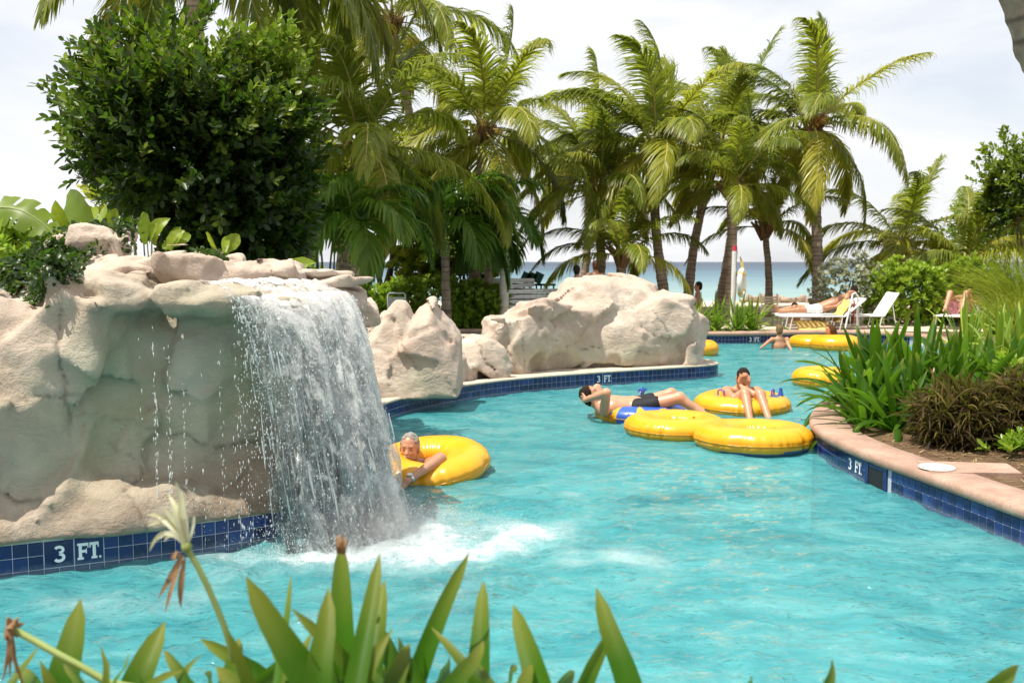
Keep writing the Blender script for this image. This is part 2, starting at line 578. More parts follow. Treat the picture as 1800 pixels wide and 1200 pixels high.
def pool_water_material():
    M = Mat('turquoise_pool_water')
    co = M.coords()
    st = M.coords(scale=(1.0, 1.6, 1.0))
    h = M.math('ADD', M.math('MULTIPLY', M.noise(st, 3.6, 6, 0.62, 1.1), 1.5), M.math('MULTIPLY', M.noise(st, 15, 4, 0.6, 0.8), 0.38))
    nrm = M.bump(h, 0.68, 0.07)
    body = M.ramp(M.noise(st, 1.3, 7, 0.66, 1.2), [(0.32, (0.03, 0.27, 0.315)), (0.5, (0.085, 0.39, 0.415)), (0.68, (0.18, 0.49, 0.495))])
    dif = M.n('BsdfDiffuse', Color=body, Normal=nrm)
    tra = M.n('BsdfTransparent', Color=(0.50, 0.86, 0.89))
    mx1 = M.n('MixShader', Fac=0.60)
    M.t.links.new(tra.outputs[0], mx1.inputs[1]); M.t.links.new(dif.outputs[0], mx1.inputs[2])
    glo = M.n('BsdfGlossy', Color=(0.95, 0.95, 0.95), Roughness=0.04, Normal=nrm)
    fr = M.n('Fresnel', IOR=1.33, Normal=nrm)
    mx2 = M.n('MixShader', Fac=fr.outputs[0])
    M.t.links.new(mx1.outputs[0], mx2.inputs[1]); M.t.links.new(glo.outputs[0], mx2.inputs[2])
    # churned white water
    fm = M.attr('foam')
    fn = M.math('ADD', M.math('MULTIPLY', M.noise(co, 9, 8, 0.78, 0.6), 0.65), M.math('MULTIPLY', M.noise(co, 48, 6, 0.75), 0.5))
    mask = M.ramp(M.math('MULTIPLY', fm, M.math('MULTIPLY', M.math('POWER', fn, 2.2), 3.4)), [(0.10, (0, 0, 0)), (0.6, (.32, .32, .32)), (1.5, (.9, .9, .9))])
    foam = M.n('BsdfPrincipled', Base_Color=(0.66, 0.72, 0.73), Roughness=0.6, Normal=M.bump(fn, 0.8, 0.03))
    mx3 = M.n('MixShader', Fac=M.math('MULTIPLY', mask, 0.92))
    M.t.links.new(mx2.outputs[0], mx3.inputs[1]); M.t.links.new(foam.outputs[0], mx3.inputs[2])
    return M.surf(mx3)

def sea_material():
    M = Mat('sea_water')
    g = M.n('NewGeometry').outputs['Position']
    sx = M.n('SeparateXYZ', Vector=g)
    nz = M.noise(M.coords(scale=(0.012, 0.03, 1)), 1.0, 5, 0.6)
    y = M.math('ADD', sx.outputs[1], M.math('MULTIPLY', M.math('SUBTRACT', nz, 0.5), 90.0))
    k = M.n('MapRange', Value=y, From_Min=45.0, From_Max=620.0)
    col = M.ramp(k.outputs[0], [(0.0, (0.30, 0.42, 0.39)), (0.05, (0.18, 0.285, 0.295)), (0.16, (0.09, 0.175, 0.22)), (0.4, (0.045, 0.09, 0.135)), (1.0, (0.025, 0.05, 0.085))])
    h = M.math('ADD', M.noise(M.coords(scale=(0.25, 1.0, 1)), 0.9, 6, 0.65), M.math('MULTIPLY', M.noise(M.coords(scale=(0.06, 0.2, 1)), 1.0, 4), 1.5))
    nrm = M.bump(h, 0.6, 0.4)
    dif = M.n('BsdfDiffuse', Color=col, Normal=nrm)
    glo = M.n('BsdfGlossy', Roughness=0.25, Normal=nrm)
    fr = M.n('Fresnel', IOR=1.33, Normal=nrm)
    mx = M.n('MixShader', Fac=M.math('MULTIPLY', fr.outputs[0], 0.42))
    M.t.links.new(dif.outputs[0], mx.inputs[1]); M.t.links.new(glo.outputs[0], mx.inputs[2])
    return M.surf(mx)

ROCK = rock_material()
TILE = tile_material()
GROUT = plain('pale_grout', (0.44, 0.48, 0.56), 0.8, 0.2, 0.15, 20)
PLASTER = plain('pool_plaster', (0.42, 0.66, 0.68), 0.7, 0.3, 0.06, 1.5)
COPING = coping_material()
CONCRETE = ground_material('pale_ledge_concrete', [(0.3, (0.40, 0.34, 0.26)), (0.5, (0.52, 0.45, 0.36)), (0.72, (0.60, 0.54, 0.45))], 3.5, 0.35, 28)
SOIL = ground_material('mulched_soil', [(0.3, (0.06, 0.036, 0.02)), (0.5, (0.13, 0.08, 0.045)), (0.7, (0.26, 0.17, 0.09))], 7, 1.0, 40)
DECK = ground_material('beige_deck_paving', [(0.3, (0.50, 0.40, 0.30)), (0.7, (0.64, 0.53, 0.42))], 2.5, 0.2, 20)
SAND = ground_material('pale_beach_sand', [(0.3, (0.55, 0.46, 0.34)), (0.7, (0.68, 0.60, 0.47))], 1.2, 0.5, 6)
WHITE_PAINT = plain('white_glaze_lettering', (0.78, 0.80, 0.82), 0.35, 0.4, 0.06)
RECESS_SHADE = plain('painted_recess_shade', (0.012, 0.014, 0.018), 0.6, 0.3, 0.1)  # near-black paint standing in for the shade inside a recess

# ------------------------------------------------------------------ ground plan
ISLAND = [(-4.4, 4.62), (-3.6, 4.93), (-2.74, 5.33), (-2.0, 5.70), (-1.46, 6.05), (-1.18, 6.36), (-1.07, 6.8), (-1.12, 7.5), (-1.30, 8.5), (-1.46, 9.6),
          (-1.36, 10.75), (-0.80, 11.95), (0.0, 12.9), (1.17, 13.7), (2.28, 14.3), (2.92, 14.68), (3.12, 15.05), (2.95, 15.6), (1.8, 16.5), (0, 17.2), (-3, 16.6),
          (-7, 14), (-9, 10), (-8.5, 6), (-6.5, 4.2)]
OUTER = [(3.05, 2.6), (3.32, 3.8), (3.22, 5.2), (3.06, 6.05), (2.90, 6.9), (2.76, 7.7), (2.72, 8.5), (2.84, 9.3), (3.25, 10.3), (4.0, 11.5), (5.1, 13.0), (6.3, 14.8), (7.5, 17.0),
         (8.2, 19.0), (8.0, 20.6), (6.8, 21.2), (5.4, 20.9), (4.1, 20.75), (2.0, 21.2), (-2, 21.6), (-6, 20.6), (-11, 16.5), (-12.5, 9), (-10.5, 3.6), (-6, 2.3), (-1, 1.75), (1.5, 1.9)]

def closed(path, n):
    p = np.array(path, float)
    P_ = np.vstack([p[-2:], p, p[:3]])
    c = catmull(P_, n * 2)
    a = np.argmin(np.linalg.norm(c[: n] - p[0], axis=1))
    b = len(c) - 1 - np.argmin(np.linalg.norm(c[::-1][: n] - p[0], axis=1))
    c = c[a:b + 1]
    L = np.concatenate([[0], np.cumsum(np.linalg.norm(np.diff(c, axis=0), axis=1))])
    q = np.linspace(0, L[-1], n, endpoint=False)
    return np.stack([np.interp(q, L, c[:, k]) for k in (0, 1)], 1), L[-1]

isl, isl_len = closed(ISLAND, 900)
out, out_len = closed(OUTER, 1200)

def fill_polygon(name, loops, z, mat, structure_=True):
    bm = bmesh.new()
    for lp in loops:
        vs = [bm.verts.new((x, y, z)) for x, y in lp]
        for i in range(len(vs)):
            bm.edges.new((vs[i], vs[(i + 1) % len(vs)]))
    bmesh.ops.triangle_fill(bm, edges=bm.edges[:], use_beauty=True)
    for f in bm.faces:
        if f.normal.z < 0: f.normal_flip()
    me = bpy.data.meshes.new(name)
    bm.to_mesh(me); bm.free()
    me.materials.append(mat)
    o = bpy.data.objects.new(name, me); COL.objects.link(o)
    if structure_: o['kind'] = 'structure'
    return o

def offset(loop, d):
    t = norm(np.roll(loop, -1, 0) - np.roll(loop, 1, 0))
    return loop + d * np.stack([t[:, 1], -t[:, 0]], 1)
# orientation signs so that positive offset runs away from the water
def area(l): return 0.5 * np.sum(l[:, 0] * np.roll(l[:, 1], -1) - np.roll(l[:, 0], -1) * l[:, 1])
s_out = 1 if area(out) > 0 else -1
s_isl = -1 if area(isl) > 0 else 1

fill_polygon('pool_floor', [[(-14, 1), (10, 1), (10, 23), (-14, 23)]], -1.0, PLASTER)
ZI, ZT, ZC = 0.19, 0.172, 0.255       # island ledge, tile top of the outer bank, coping top
fill_polygon('island_ground', [offset(isl, s_isl * 0.02)[::2]], ZI, CONCRETE)
fill_polygon('ground', [offset(out, s_out * 0.27)[::3], [(-90, -25), (90, -25), (90, 33), (-90, 33)]], 0.225, SOIL)
fill_polygon('pool_deck', [[(1.5, 21.9), (4.2, 21.35), (6.9, 21.7), (8.6, 21.2), (13.5, 21.0), (14, 27.0), (6, 27.5), (1, 26)]], 0.236, DECK)

def strip(name, loop, z0, z1, mat, close=True):
    n = len(loop)
    V = np.concatenate([np.c_[loop, np.full(n, z0)], np.c_[loop, np.full(n, z1)]])
    m = n if close else n - 1
    F = [[i, (i + 1) % n, n + (i + 1) % n, n + i] for i in range(m)]
    return structure(name, new_mesh(name, V, F, True), mat)

def sweep(loop, prof, sgn, close=True):
    """prof: list of (outward offset, z)"""
    rows = [np.c_[offset(loop, sgn * d), np.full(len(loop), z)] for d, z in prof]
    n, m = len(loop), len(prof)
    V = np.concatenate(rows)
    k = n if close else n - 1
    F = np.array([[r * n + i, r * n + (i + 1) % n, (r + 1) * n + (i + 1) % n, (r + 1) * n + i] for r in range(m - 1) for i in range(k)])
    return V, F

island_wall = strip('island_pool_wall', isl, -.07, ZI, GROUT)
bank_wall = strip('bank_pool_wall', out, -.07, ZT + 0.02, GROUT)
strip('pool_side_wall', isl, -1.0, -.07, PLASTER)
strip('pool_side_wall', out, -1.0, -.07, PLASTER)
# coping: bullnose lip, gently crowned top, square back
prof = [(0.005, ZT), (-0.022, ZT + 0.006), (-0.034, ZT + 0.026), (-0.034, ZC - 0.03), (-0.024, ZC - 0.008), (0.0, ZC), (0.15, ZC + 0.003), (0.285, ZC), (0.295, ZC - 0.01), (0.295, 0.18)]
V, F = sweep(out, prof, s_out)
V[:, 2] += 0.002 * fbm(V * np.array([2.0, 2.0, 2.0]), 3)
structure('pool_coping', new_mesh('pool_coping', V, F, True), COPING)
# island lip: rounded concrete edge over the tiles
prof = [(0.0, ZI - 0.012), (-0.012, ZI - 0.006), (-0.008, ZI + 0.012), (0.03, ZI + 0.02), (0.20, ZI + 0.012), (0.34, ZI + 0.001)]
V, F = sweep(isl, prof, s_isl)
structure('island_ledge', new_mesh('island_ledge', V, F, True), CONCRETE)

# ---- tiles, one by one where the picture shows them
PITCH_T = 0.0775
def tile_mesh(w, h_, name):
    d, e = 0.0045, 0.003
    V = [(-w, 0, -h_), (w, 0, -h_), (w, 0, h_), (-w, 0, h_), (-w + e, -d, -h_ + e), (w - e, -d, -h_ + e), (w - e, -d, h_ - e), (-w + e, -d, h_ - e)]
    F = [[4, 5, 6, 7], [0, 1, 5, 4], [1, 2, 6, 5], [2, 3, 7, 6], [3, 0, 4, 7]]
    me = new_mesh(name, np.array(V), F, False)
    me.materials.append(TILE)
    return me
T_SMALL = tile_mesh(0.0368, 0.0368, 'tile')
T_BIG = tile_mesh(0.074, 0.074, 'depth_marker_tile')

def stroke(pts, w):
    pts = np.asarray(pts, float)
    t = norm(np.gradient(pts, axis=0)); nn = np.stack([-t[:, 1], t[:, 0]], 1)
    V = np.concatenate([pts + nn * w / 2, pts - nn * w / 2]); n = len(pts)
    return V, [[i, i + 1, n + i + 1, n + i] for i in range(n - 1)]
def glyphs(which):
    """slab lettering on a unit-high line"""
    parts = []
    R = lambda x0, y0, x1, y1: parts.append((np.array([[x0, y0], [x1, y0], [x1, y1], [x0, y1]], float), [[0, 1, 2, 3]]))
    if which == '3':
        a = np.radians(np.linspace(150, -90, 14)); parts.append(stroke(np.c_[0.24 * np.cos(a), 0.745 + 0.175 * np.sin(a)], 0.17))
        a = np.radians(np.linspace(90, -150, 14)); parts.append(stroke(np.c_[0.27 * np.cos(a), 0.29 + 0.21 * np.sin(a)], 0.18))
    else:
        R(-0.62, 0, -0.43, 1); R(-0.43, .82, -0.04, 1); R(-0.43, .42, -.14, .58); R(-.20, .34, -.14, .42); R(-.20, .58, -.14, .66); R(-.70, 0, -.62, .14); R(-.43, 0, -.33, .14)
        R(-.70, .86, -.62, 1); R(-.10, .70, -.04, .82)
        R(.20, 0, .39, .82); R(.02, .82, .57, 1); R(.02, .68, .09, .82); R(.50, .68, .57, .82); R(.12, 0, .20, .14); R(.39, 0, .47, .14); R(.58, 0, .70, .14)
    V, F, n = [], [], 0
    for v, f in parts:
        V.append(v); F += [[i + n for i in q] for q in f]; n += len(v)
    return np.concatenate(V), F

def idx(loop, p): return int(np.argmin(np.linalg.norm(loop - np.array(p), axis=1)))
def lay_tiles(wall, loop, sgn, p0, p1, z_top, rows, markers=(), joined=()):
    """tiles along the loop from point p0 to p1; rows: rows laid as single tiles; joined: rows laid as one mesh;
    markers: photograph columns where the pair of number tiles begins"""
    i0, i1 = idx(loop, p0), idx(loop, p1)
    seg = loop[i0:i1] if i1 > i0 else np.vstack([loop[i0:], loop[:i1]])
    L = np.concatenate([[0], np.cumsum(np.linalg.norm(np.diff(seg, axis=0), axis=1))])
    nc = int(L[-1] / PITCH_T)
    s = (np.arange(nc) + 0.5) * PITCH_T
    px = np.interp(s, L, seg[:, 0]); py = np.interp(s, L, seg[:, 1])
    u = 900 + FPX * px / py
    def place(q, z):
        a = np.array([np.interp(q - .02, L, seg[:, 0]), np.interp(q - .02, L, seg[:, 1])])
        b = np.array([np.interp(q + .02, L, seg[:, 0]), np.interp(q + .02, L, seg[:, 1])])
        c, t = (a + b) / 2, norm(b - a)
        nrm = sgn * np.array([t[1], -t[0]])          # into the wall, away from the water
        tt = np.array([nrm[1], -nrm[0]])             # left to right for a swimmer facing the wall
        return Matrix(((tt[0], nrm[0], 0, c[0]), (tt[1], nrm[1], 0, c[1]), (0, 0, 1, z), (0, 0, 0, 1)))
    skip = set()
    for mu in markers:
        k = int(np.argmin(np.abs(u - mu)))
        step = 2 if u[min(k + 1, nc - 1)] > u[max(k - 1, 0)] else -2
        for j, txt in ((0, '3'), (step, 'FT')):
            skip |= {k + j, k + j + 1}
            big = bpy.data.objects.new('depth_marker_tile', T_BIG); COL.objects.link(big)
            big.parent = wall
            big.matrix_local = place(s[k] + (j + 0.5) * PITCH_T, z_top - PITCH_T)
            gv, gf = glyphs(txt)
            W = np.c_[gv[:, 0] * 0.088, np.full(len(gv), -0.0062), (gv[:, 1] - 0.5) * 0.094]
            me = new_mesh('lettering', W, gf, False); me.materials.append(WHITE_PAINT)
            lo_ = bpy.data.objects.new('lettering', me); COL.objects.link(lo_); lo_.parent = big
    mb = MB()
    tv = np.array([v.co[:] for v in T_SMALL.vertices]); tf = [list(p.vertices) for p in T_SMALL.polygons]
    for k in range(nc):
        for r in range(rows):
            if k in skip and r < 2: continue
            o = bpy.data.objects.new('tile', T_SMALL); COL.objects.link(o)
            o.parent = wall
            o.matrix_local = place(s[k], z_top - (r + 0.5) * PITCH_T)
        for r in joined:
            if k in skip and r < 2: continue
            m = np.array(place(s[k], z_top - (r + 0.5) * PITCH_T))
            mb.add(tv @ m[:3, :3].T + m[:3, 3], tf)
    if mb.n:
        o = mb.build('tile_rows', TILE, wall)
        o['kind'] = 'stuff'


lay_tiles(island_wall, isl, s_isl, (-3.0, 5.2), (-1.08, 6.7), ZI - 0.012, 3, (60,))
lay_tiles(island_wall, isl, s_isl, (-1.46, 9.6), (3.1, 15.2), ZI - 0.012, 2, (1052,), joined=(2,))
lay_tiles(bank_wall, out, s_out, (3.2, 5.3), (2.787, 7.36), ZT, 3)
lay_tiles(bank_wall, out, s_out, (2.758, 7.58), (2.9, 9.5), ZT, 3, (1510,))
lay_tiles(bank_wall, out, s_out, (8.1, 20.3), (3.0, 21.0), ZT, 0, (1322,), joined=(0, 1, 2))

# ------------------------------------------------------------------ beach and sea
ys = np.array([33, 36, 40, 46, 54, 62, 75.]); zs = np.array([.225, .20, .12, -.10, -.5, -.9, -1.5])
V = np.array([[x, y, z] for y, z in zip(ys, zs) for x in (-260, 260)])
F = [[2 * i, 2 * i + 1, 2 * i + 3, 2 * i + 2] for i in range(len(ys) - 1)]
structure('beach', new_mesh('beach', V, F, True), SAND)
V = np.array([[-9000, 44, -.30], [9000, 44, -.30], [9000, 14000, -.30], [-9000, 14000, -.30]])
structure('sea', new_mesh('sea', V, [[0, 1, 2, 3]], False), sea_material())

# ------------------------------------------------------------------ pool water with real ripples
FALL = np.array([-0.98, 6.05])            # where the fall strikes the pool
gx = np.concatenate([np.arange(-13, -4, .09), np.arange(-4, 4.2, .028), np.arange(4.2, 9, .07)])
gy, yy = [], 1.6
while yy < 22.2:
    gy.append(yy); yy += max(0.02, 0.0048 * yy)
gy = np.array(gy)
X, Y = np.meshgrid(gx, gy, indexing='ij')
P3 = np.stack([X, Y, np.zeros_like(X)], -1)
r_ = np.hypot(X - FALL[0], Y - FALL[1])
wav = 0.016 * fbm(P3 * np.array([1.5, 2.2, 1]), 3) + 0.0115 * fbm(P3 * np.array([4.2, 6.5, 1]) + 9.0, 3)
wav += 0.006 * (1 - np.abs(fbm(P3 * np.array([3.0, 4.5, 1]) + 31, 2)))
near = np.exp(-(r_ / 1.1) ** 2)
wav += near * 0.028 * fbm(P3 * np.array([7.0, 7.0, 1]) + 4, 4)
wav += 0.012 * np.exp(-(r_ / 2.0) ** 2) * np.sin(r_ * 15 + 2.5 * fbm(P3 * 1.7, 2))
e = np.exp(-(((X - FALL[0] - 0.10) / 0.50) ** 2 + ((Y - FALL[1] + 0.12) / 0.40) ** 2))
foam = 1.35 * e + 1.0 * np.exp(-(((X - FALL[0] - 0.75) / 0.55) ** 2 + ((Y - FALL[1] - 0.05) / 0.42) ** 2)) + 0.45 * np.exp(-(((X - FALL[0] + 0.6) / 0.5) ** 2 + ((Y - FALL[1] + 0.25) / 0.25) ** 2))
for (bu, bv, rr, aa) in ((1150, 985, .16, .42), (1085, 975, .12, .38), (1010, 990, .10, .34), (1265, 1000, .12, .30), (330, 1040, .35, .38), (120, 1062, .25, .34), (800, 1040, .22, .40), (930, 940, .3, .35),
                         (760, 905, .25, .4), (1000, 870, .12, .45)):
    q = on(bu, bv, 0)
    foam += aa * np.exp(-(((X - q[0]) / rr) ** 2 + ((Y - q[1]) / (rr * 1.3)) ** 2))
foam *= 0.75 + 0.6 * fbm(P3 * 2.4 + 3, 3)
ii = np.arange(X.size).reshape(X.shape)
Fq = np.stack([ii[:-1, :-1], ii[1:, :-1], ii[1:, 1:], ii[:-1, 1:]], -1).reshape(-1, 4)
pool_water = structure('pool_water', new_mesh('pool_water', np.stack([X, Y, wav], -1).reshape(-1, 3), Fq, True, {'foam': np.clip(foam, 0, 1.3).ravel()}), pool_water_material())

# ------------------------------------------------------------------ rocks
def cracks_at(p, lines):
    """lines: (point, normal, centre of reach, reach, wobble)"""
    c = np.zeros(len(p))
    for (q, n_, ctr, reach, wob) in lines:
        d = (p - np.asarray(q)) @ norm(n_) + wob * fbm(p * 3.0 + q[0] * 7, 3)
        m = np.exp(-(np.linalg.norm(p - np.asarray(ctr), axis=1) / reach) ** 4)
        c = np.maximum(c, m * np.exp(-(d / 0.0075) ** 2))
    return c

def facets(p, f, seed):
    """broken, tilted planes: every cell of a jittered lattice tilts its own way"""
    q = (p * f).astype(np.float32)
    i0 = np.floor(q).astype(np.int32)
    best = np.full(len(q), 9e9, np.float32); val = np.zeros(len(q), np.float32)
    for dx in (-1, 0, 1):
        for dy in (-1, 0, 1):
            for dz in (-1, 0, 1):
                c = i0 + np.array([dx, dy, dz], np.int32)
                hh = _perm[_perm[_perm[(c[:, 0] + seed) & 255] + (c[:, 1] & 255)] + (c[:, 2] & 255)]
                d = q - (c + 0.5 + 0.62 * _grad[hh])
                r2 = (d * d).sum(1)
                v = (d * _grad[(hh * 7 + 13) & 255]).sum(1) + 0.35 * _grad[(hh * 3 + 5) & 255][:, 0]
                m = r2 < best
                best = np.where(m, r2, best); val = np.where(m, v, val)
    return val / f

def rock_noise(seed, a=1.0, f=1.0):
    s = np.array([seed * 3.7, seed * 1.9, seed * 5.3])
    def fn(p):
        q = p + 0.10 * np.stack([pnoise(p * 2 + s), pnoise(p * 2 + s + 40), pnoise(p * 2 + s + 80)], -1)
        r = 0.045 * fbm(q * 1.7 * f + s, 3) - 0.060 * np.abs(pnoise(q * 2.1 * f + s + 5)) + 0.025 * np.abs(pnoise(q * np.array([4.6, 4.6, 3.2]) * f + s + 9)) + 0.010 * fbm(q * 11 * f + s, 3)
        r = r + 0.24 * facets(q, 1.9 * f, seed) + 0.07 * facets(q + 3.1, 5.2 * f, seed + 40)
        return a * (r + 0.02)
    return fn

def rock_attrs(v, moss=None, wet_shade=None, lines=()):
    n = len(v)
    m = np.zeros(n) if moss is None else np.clip(moss(v), 0, 1)
    w = np.zeros(n) if wet_shade is None else np.clip(wet_shade(v), 0, 1)
    return {'moss': m, 'wet_shade': w, 'crack': 0.7 * cracks_at(v, lines)}

def rock_object(name, fld, parent, seed, amp=1.0, freq=1.0, moss=None, wet_shade=None, lines=(), it=1, zmin=None, after=None):
    fld.roughen(rock_noise(seed, amp, freq))
    if after is not None: after(fld)
    if lines:
        m = np.abs(fld.F) < 0.06
        i = np.argwhere(m)
        fld.F[m] += 0.022 * cracks_at(fld.lo + i * fld.h, lines).astype(np.float32)
    v, f = fld.mesh(it)
    if zmin is not None:
        v[:, 2] = np.maximum(v[:, 2], zmin)
    return obj(name, new_mesh(name, v, f, True, rock_attrs(v, moss, wet_shade, lines)), ROCK, parent)

def blob(t, c, r): return np.exp(-(((t[:, 0] - c[0]) / r[0]) ** 2 + ((t[:, 1] - c[1]) / r[1]) ** 2 + ((t[:, 2] - c[2]) / r[2]) ** 2))

# the waterfall rock
wr = thing('waterfall_rock', 'large sculpted beige rock with overhanging ledge that the waterfall pours from', 'rock', (-2.4, 6.5, ZI))
R28 = rotz(math.radians(28))
f = Field((-4.6, 4.6, 0.17), (-0.85, 8.4, 2.15), 0.026)
f.box((-2.50, 6.80, 0.55), (1.15, 0.92, 0.95), R28, 0.22, 0.05)
f.ell((-3.02, 5.74, 0.70), (0.62, 0.42, 0.66), R28, 0.14)
f.hull((-2.98, 5.95, 1.02), (0.62, 0.46, 0.52), 61, 9, R28, 0.12)
f.hull((-2.50, 6.02, 1.38), (0.36, 0.30, 0.32), 62, 9, R28, 0.08)
f.hull((-2.55, 6.75, 1.36), (0.74, 0.62, 0.44), 4, 10, R28, 0.10)
f.hull((-2.82, 6.80, 1.74), (0.26, 0.24, 0.22), 9, 9, None, 0.08)
f.hull((-2.50, 6.72, 1.62), (0.42, 0.34, 0.15), 10, 9, None, 0.08)
f.ell((-3.7, 6.7, 0.95), (0.8, 0.8, 0.72), None, 0.15)
f.ell((-1.62, 6.75, 0.75), (0.45, 0.70, 0.78), R28, 0.15)
f.hull((-1.70, 6.85, 1.36), (0.50, 0.40, 0.17), 12, 8, R28, 0.06)
# hollow behind the fall, then the jutting brow and lip over it
f.ell((-1.90, 5.77, 0.97), (0.62, 0.19, 0.54), R28, 0.16, sub=True)
f.hull((-2.42, 5.74, 1.28), (0.13, 0.12, 0.20), 63, 8, R28 @ np.array([[.82, 0, .57], [0, 1, 0], [-.57, 0, .82]]), 0.09)
f.hull((-2.25, 5.84, 1.52), (0.20, 0.20, 0.12), 64, 8, R28, 0.10)
f.hull((-2.10, 5.86, 1.52), (0.17, 0.20, 0.08), 21, 8, R28, 0.08)
f.hull((-1.86, 6.00, 1.46), (0.32, 0.25, 0.075), 5, 12, R28, 0.09)
f.hull((-1.58, 6.20, 1.435), (0.28, 0.24, 0.05), 6, 8, R28, 0.04)
f.hull((-1.32, 6.48, 1.425), (0.24, 0.26, 0.05), 7, 8, R28, 0.04)
LN = [((-2.55, 5.6, 0.8), (1, .3, .05), (-2.62, 5.6, 1.15), 0.42, .05), ((-2.6, 5.5, .95), (.15, 0, 1), (-2.62, 5.5, .95), 0.22, .06), ((-2.2, 5.6, .72), (.5, 0, 1), (-2.25, 5.6, .72), 0.3, .07),
      ((-2.25, 5.6, .45), (1, 0, .8), (-2.2, 5.6, .45), 0.35, .07), ((-2.9, 5.4, .5), (.5, 0, 1), (-2.8, 5.4, .5), 0.3, .08), ((-2.9, 5.4, .9), (1, 0, -.6), (-2.85, 5.35, .8), 0.4, .06),
      ((-2.45, 6.2, 1.70), (.2, 0, 1), (-2.4, 6.2, 1.72), 0.6, .06), ((-1.9, 5.9, .62), (.3, 0, 1), (-1.75, 6, .6), 0.4, .08)]
def foot(fl):
    """the skirt of the rock running out to the tiles"""
    fl.cone((-3.5, 5.20, 0.12), (-2.2, 5.80, 0.12), 0.26, 0.24, 0.24)
    fl.cone((-2.3, 5.75, 0.12), (-1.43, 6.23, 0.14), 0.24, 0.22, 0.24)
    fl.roughen(lambda p: .022 * fbm(p * 3.1, 4) - .03 * np.abs(pnoise(p * 4.3 + 7)) + .012, .08)
rock_object('rock_body', f, wr, 2, 0.66, 1.0,
            moss=lambda t: 1.3 * blob(t, (-1.85, 5.9, 0.95), (.66, .6, .62)) + .55 * blob(t, (-2.5, 5.5, .7), (.35, .5, .35)),
            wet_shade=lambda t: 1.0 * np.exp(-((t[:, 2] - .20) / .26) ** 2) * (t[:, 1] < 6.6) + .7 * blob(t, (-1.5, 6.0, .55), (.35, .5, .45)) + .5 * blob(t, (-2.15, 5.7, 1.0), (.12, .4, .35)) + .75 * blob(t, (-1.85, 5.85, 1.42), (.5, .35, .16)) + .45 * blob(t, (-2.95, 5.4, .8), (.3, .4, .22)), lines=LN, after=foot)
def boulder(c, r, seed, rot=0.0, parent=None, amp=.62, freq=1.8, h=.02, n=12, name='boulder', moss=None, wet_shade=None, rx=0.0):
    c = np.asarray(c, float); r = np.asarray(r, float)
    M = max(r) * 1.25 + .05
    fl = Field(c - np.minimum(M, r * 1.5 + .12), c + np.minimum(M, r * 1.5 + .12), h)
    R = rotz(rot)
    if rx: R = R @ np.array([[math.cos(rx), 0, math.sin(rx)], [0, 1, 0], [-math.sin(rx), 0, math.cos(rx)]])
    fl.hull(c, r, seed, n, R, 0.02)
    return rock_object(name, fl, parent, seed, amp, freq, moss, wet_shade)
brownish = lambda t: np.full(len(t), .25)
boulder((-2.78, 6.66, 1.83), (.18, .17, .15), 45, .3, wr, .5)
boulder((-2.02, 6.28, 1.655), (.22, .19, .11), 31, .5, wr)
boulder((-1.70, 6.62, 1.63), (.26, .20, .10), 33, .4, wr)
boulder((-1.55, 6.80, 1.62), (.19, .18, .09), 37, .9, wr)
boulder((-2.34, 6.40, 1.66), (.34, .22, .10), 35, .35, wr)
boulder((-1.36, 6.95, 1.63), (.29, .24, .040), 38, .1, wr, .3)
boulder((-1.20, 6.88, 1.585), (.20, .20, .035), 39, .4, wr, .3)
boulder((-1.20, 7.00, 1.42), (.20, .28, .16), 40, .2, wr)
boulder((-1.27, 7.35, 1.30), (.17, .17, .16), 44, .2, wr)

# the rocks along the far part of the island
pr = thing('pointed_rock', 'tall pointed sculpted rock with a purplish face painted as shaded beside the waterfall', 'rock', (-1.45, 11.3, ZI))
f = Field((-3.0, 10.2, .16), (-0.62, 12.8, 1.45), .03)
ap = at(697, 524, 11.5)
f.planes([(ap, (-.74, -.22, .60)), (ap, (.10, -.90, .36)), (ap + [.10, 0, -.06], (.88, -.30, .36)), (ap + [0, .12, 0], (.1, .9, .4)), (ap - [0, 0, .03], (.1, -.2, 1)), ((-1.3, 10.80, .2), (-.15, -1, .1))], ap - [0, 0, .6], 1.3, .04)
f.planes([((-1.12, 11.45, 1.05), (-.3, -.3, .9)), ((-.80, 11.6, .9), (.85, -.2, .45)), ((-1.0, 11.2, .3), (.1, -1, .12)), ((-1, 12.2, .5), (0, 1, .2)), ((-1.25, 11.4, .5), (-1, 0, .1))], (-1.0, 11.6, .5), 1.0, .05)
f.hull((-2.15, 11.5, .45), (.55, .5, .50), 19, 9, None, .08)
f.hull((-1.75, 10.85, .30), (.25, .25, .26), 29, 9, None, .04)
f.ell((-1.52, 10.78, .42), (.12, .12, .22), None, .05, sub=True)
rock_object('rock_body', f, pr, 6, .5, 1.0, wet_shade=lambda t: .42 * blob(t, (-1.38, 10.95, .62), (.22, .5, .22)) + .4 * np.exp(-((t[:, 2] - .2) / .1) ** 2),  # front-face blob paints the face's shade; the low band is foot stain
            moss=lambda t: .5 * blob(t, (-1.0, 11.1, .35), (.3, .5, .25)), lines=[((-1.2, 11, .75), (1, 0, .35), (-1.2, 11, .8), .45, .06), ((-1.35, 11, .4), (1, 0, -.5), (-1.3, 10.9, .35), .3, .06)])
wb = boulder(at(629, 548, 10.35), (.20, .20, .16), 52, .3, None, .3, 1.6, .02, 8, 'white_boulder', rx=-.15)
tag(wb, 'whitish rounded boulder perched between the waterfall and the pointed rock', 'rock')
wb.name = 'boulder'
br = thing('long_rock', 'broad pale sculpted rock with a high rounded top rising behind the floating swimmers', 'rock', (1.4, 14.7, ZI))
f = Field((-1.25, 11.7, .16), (3.25, 16.7, 1.8), .032)
pk = at(1085, 482, 15.3)
f.ell((1.55, 15.2, .55), (1.15, .85, .92), None, .12)
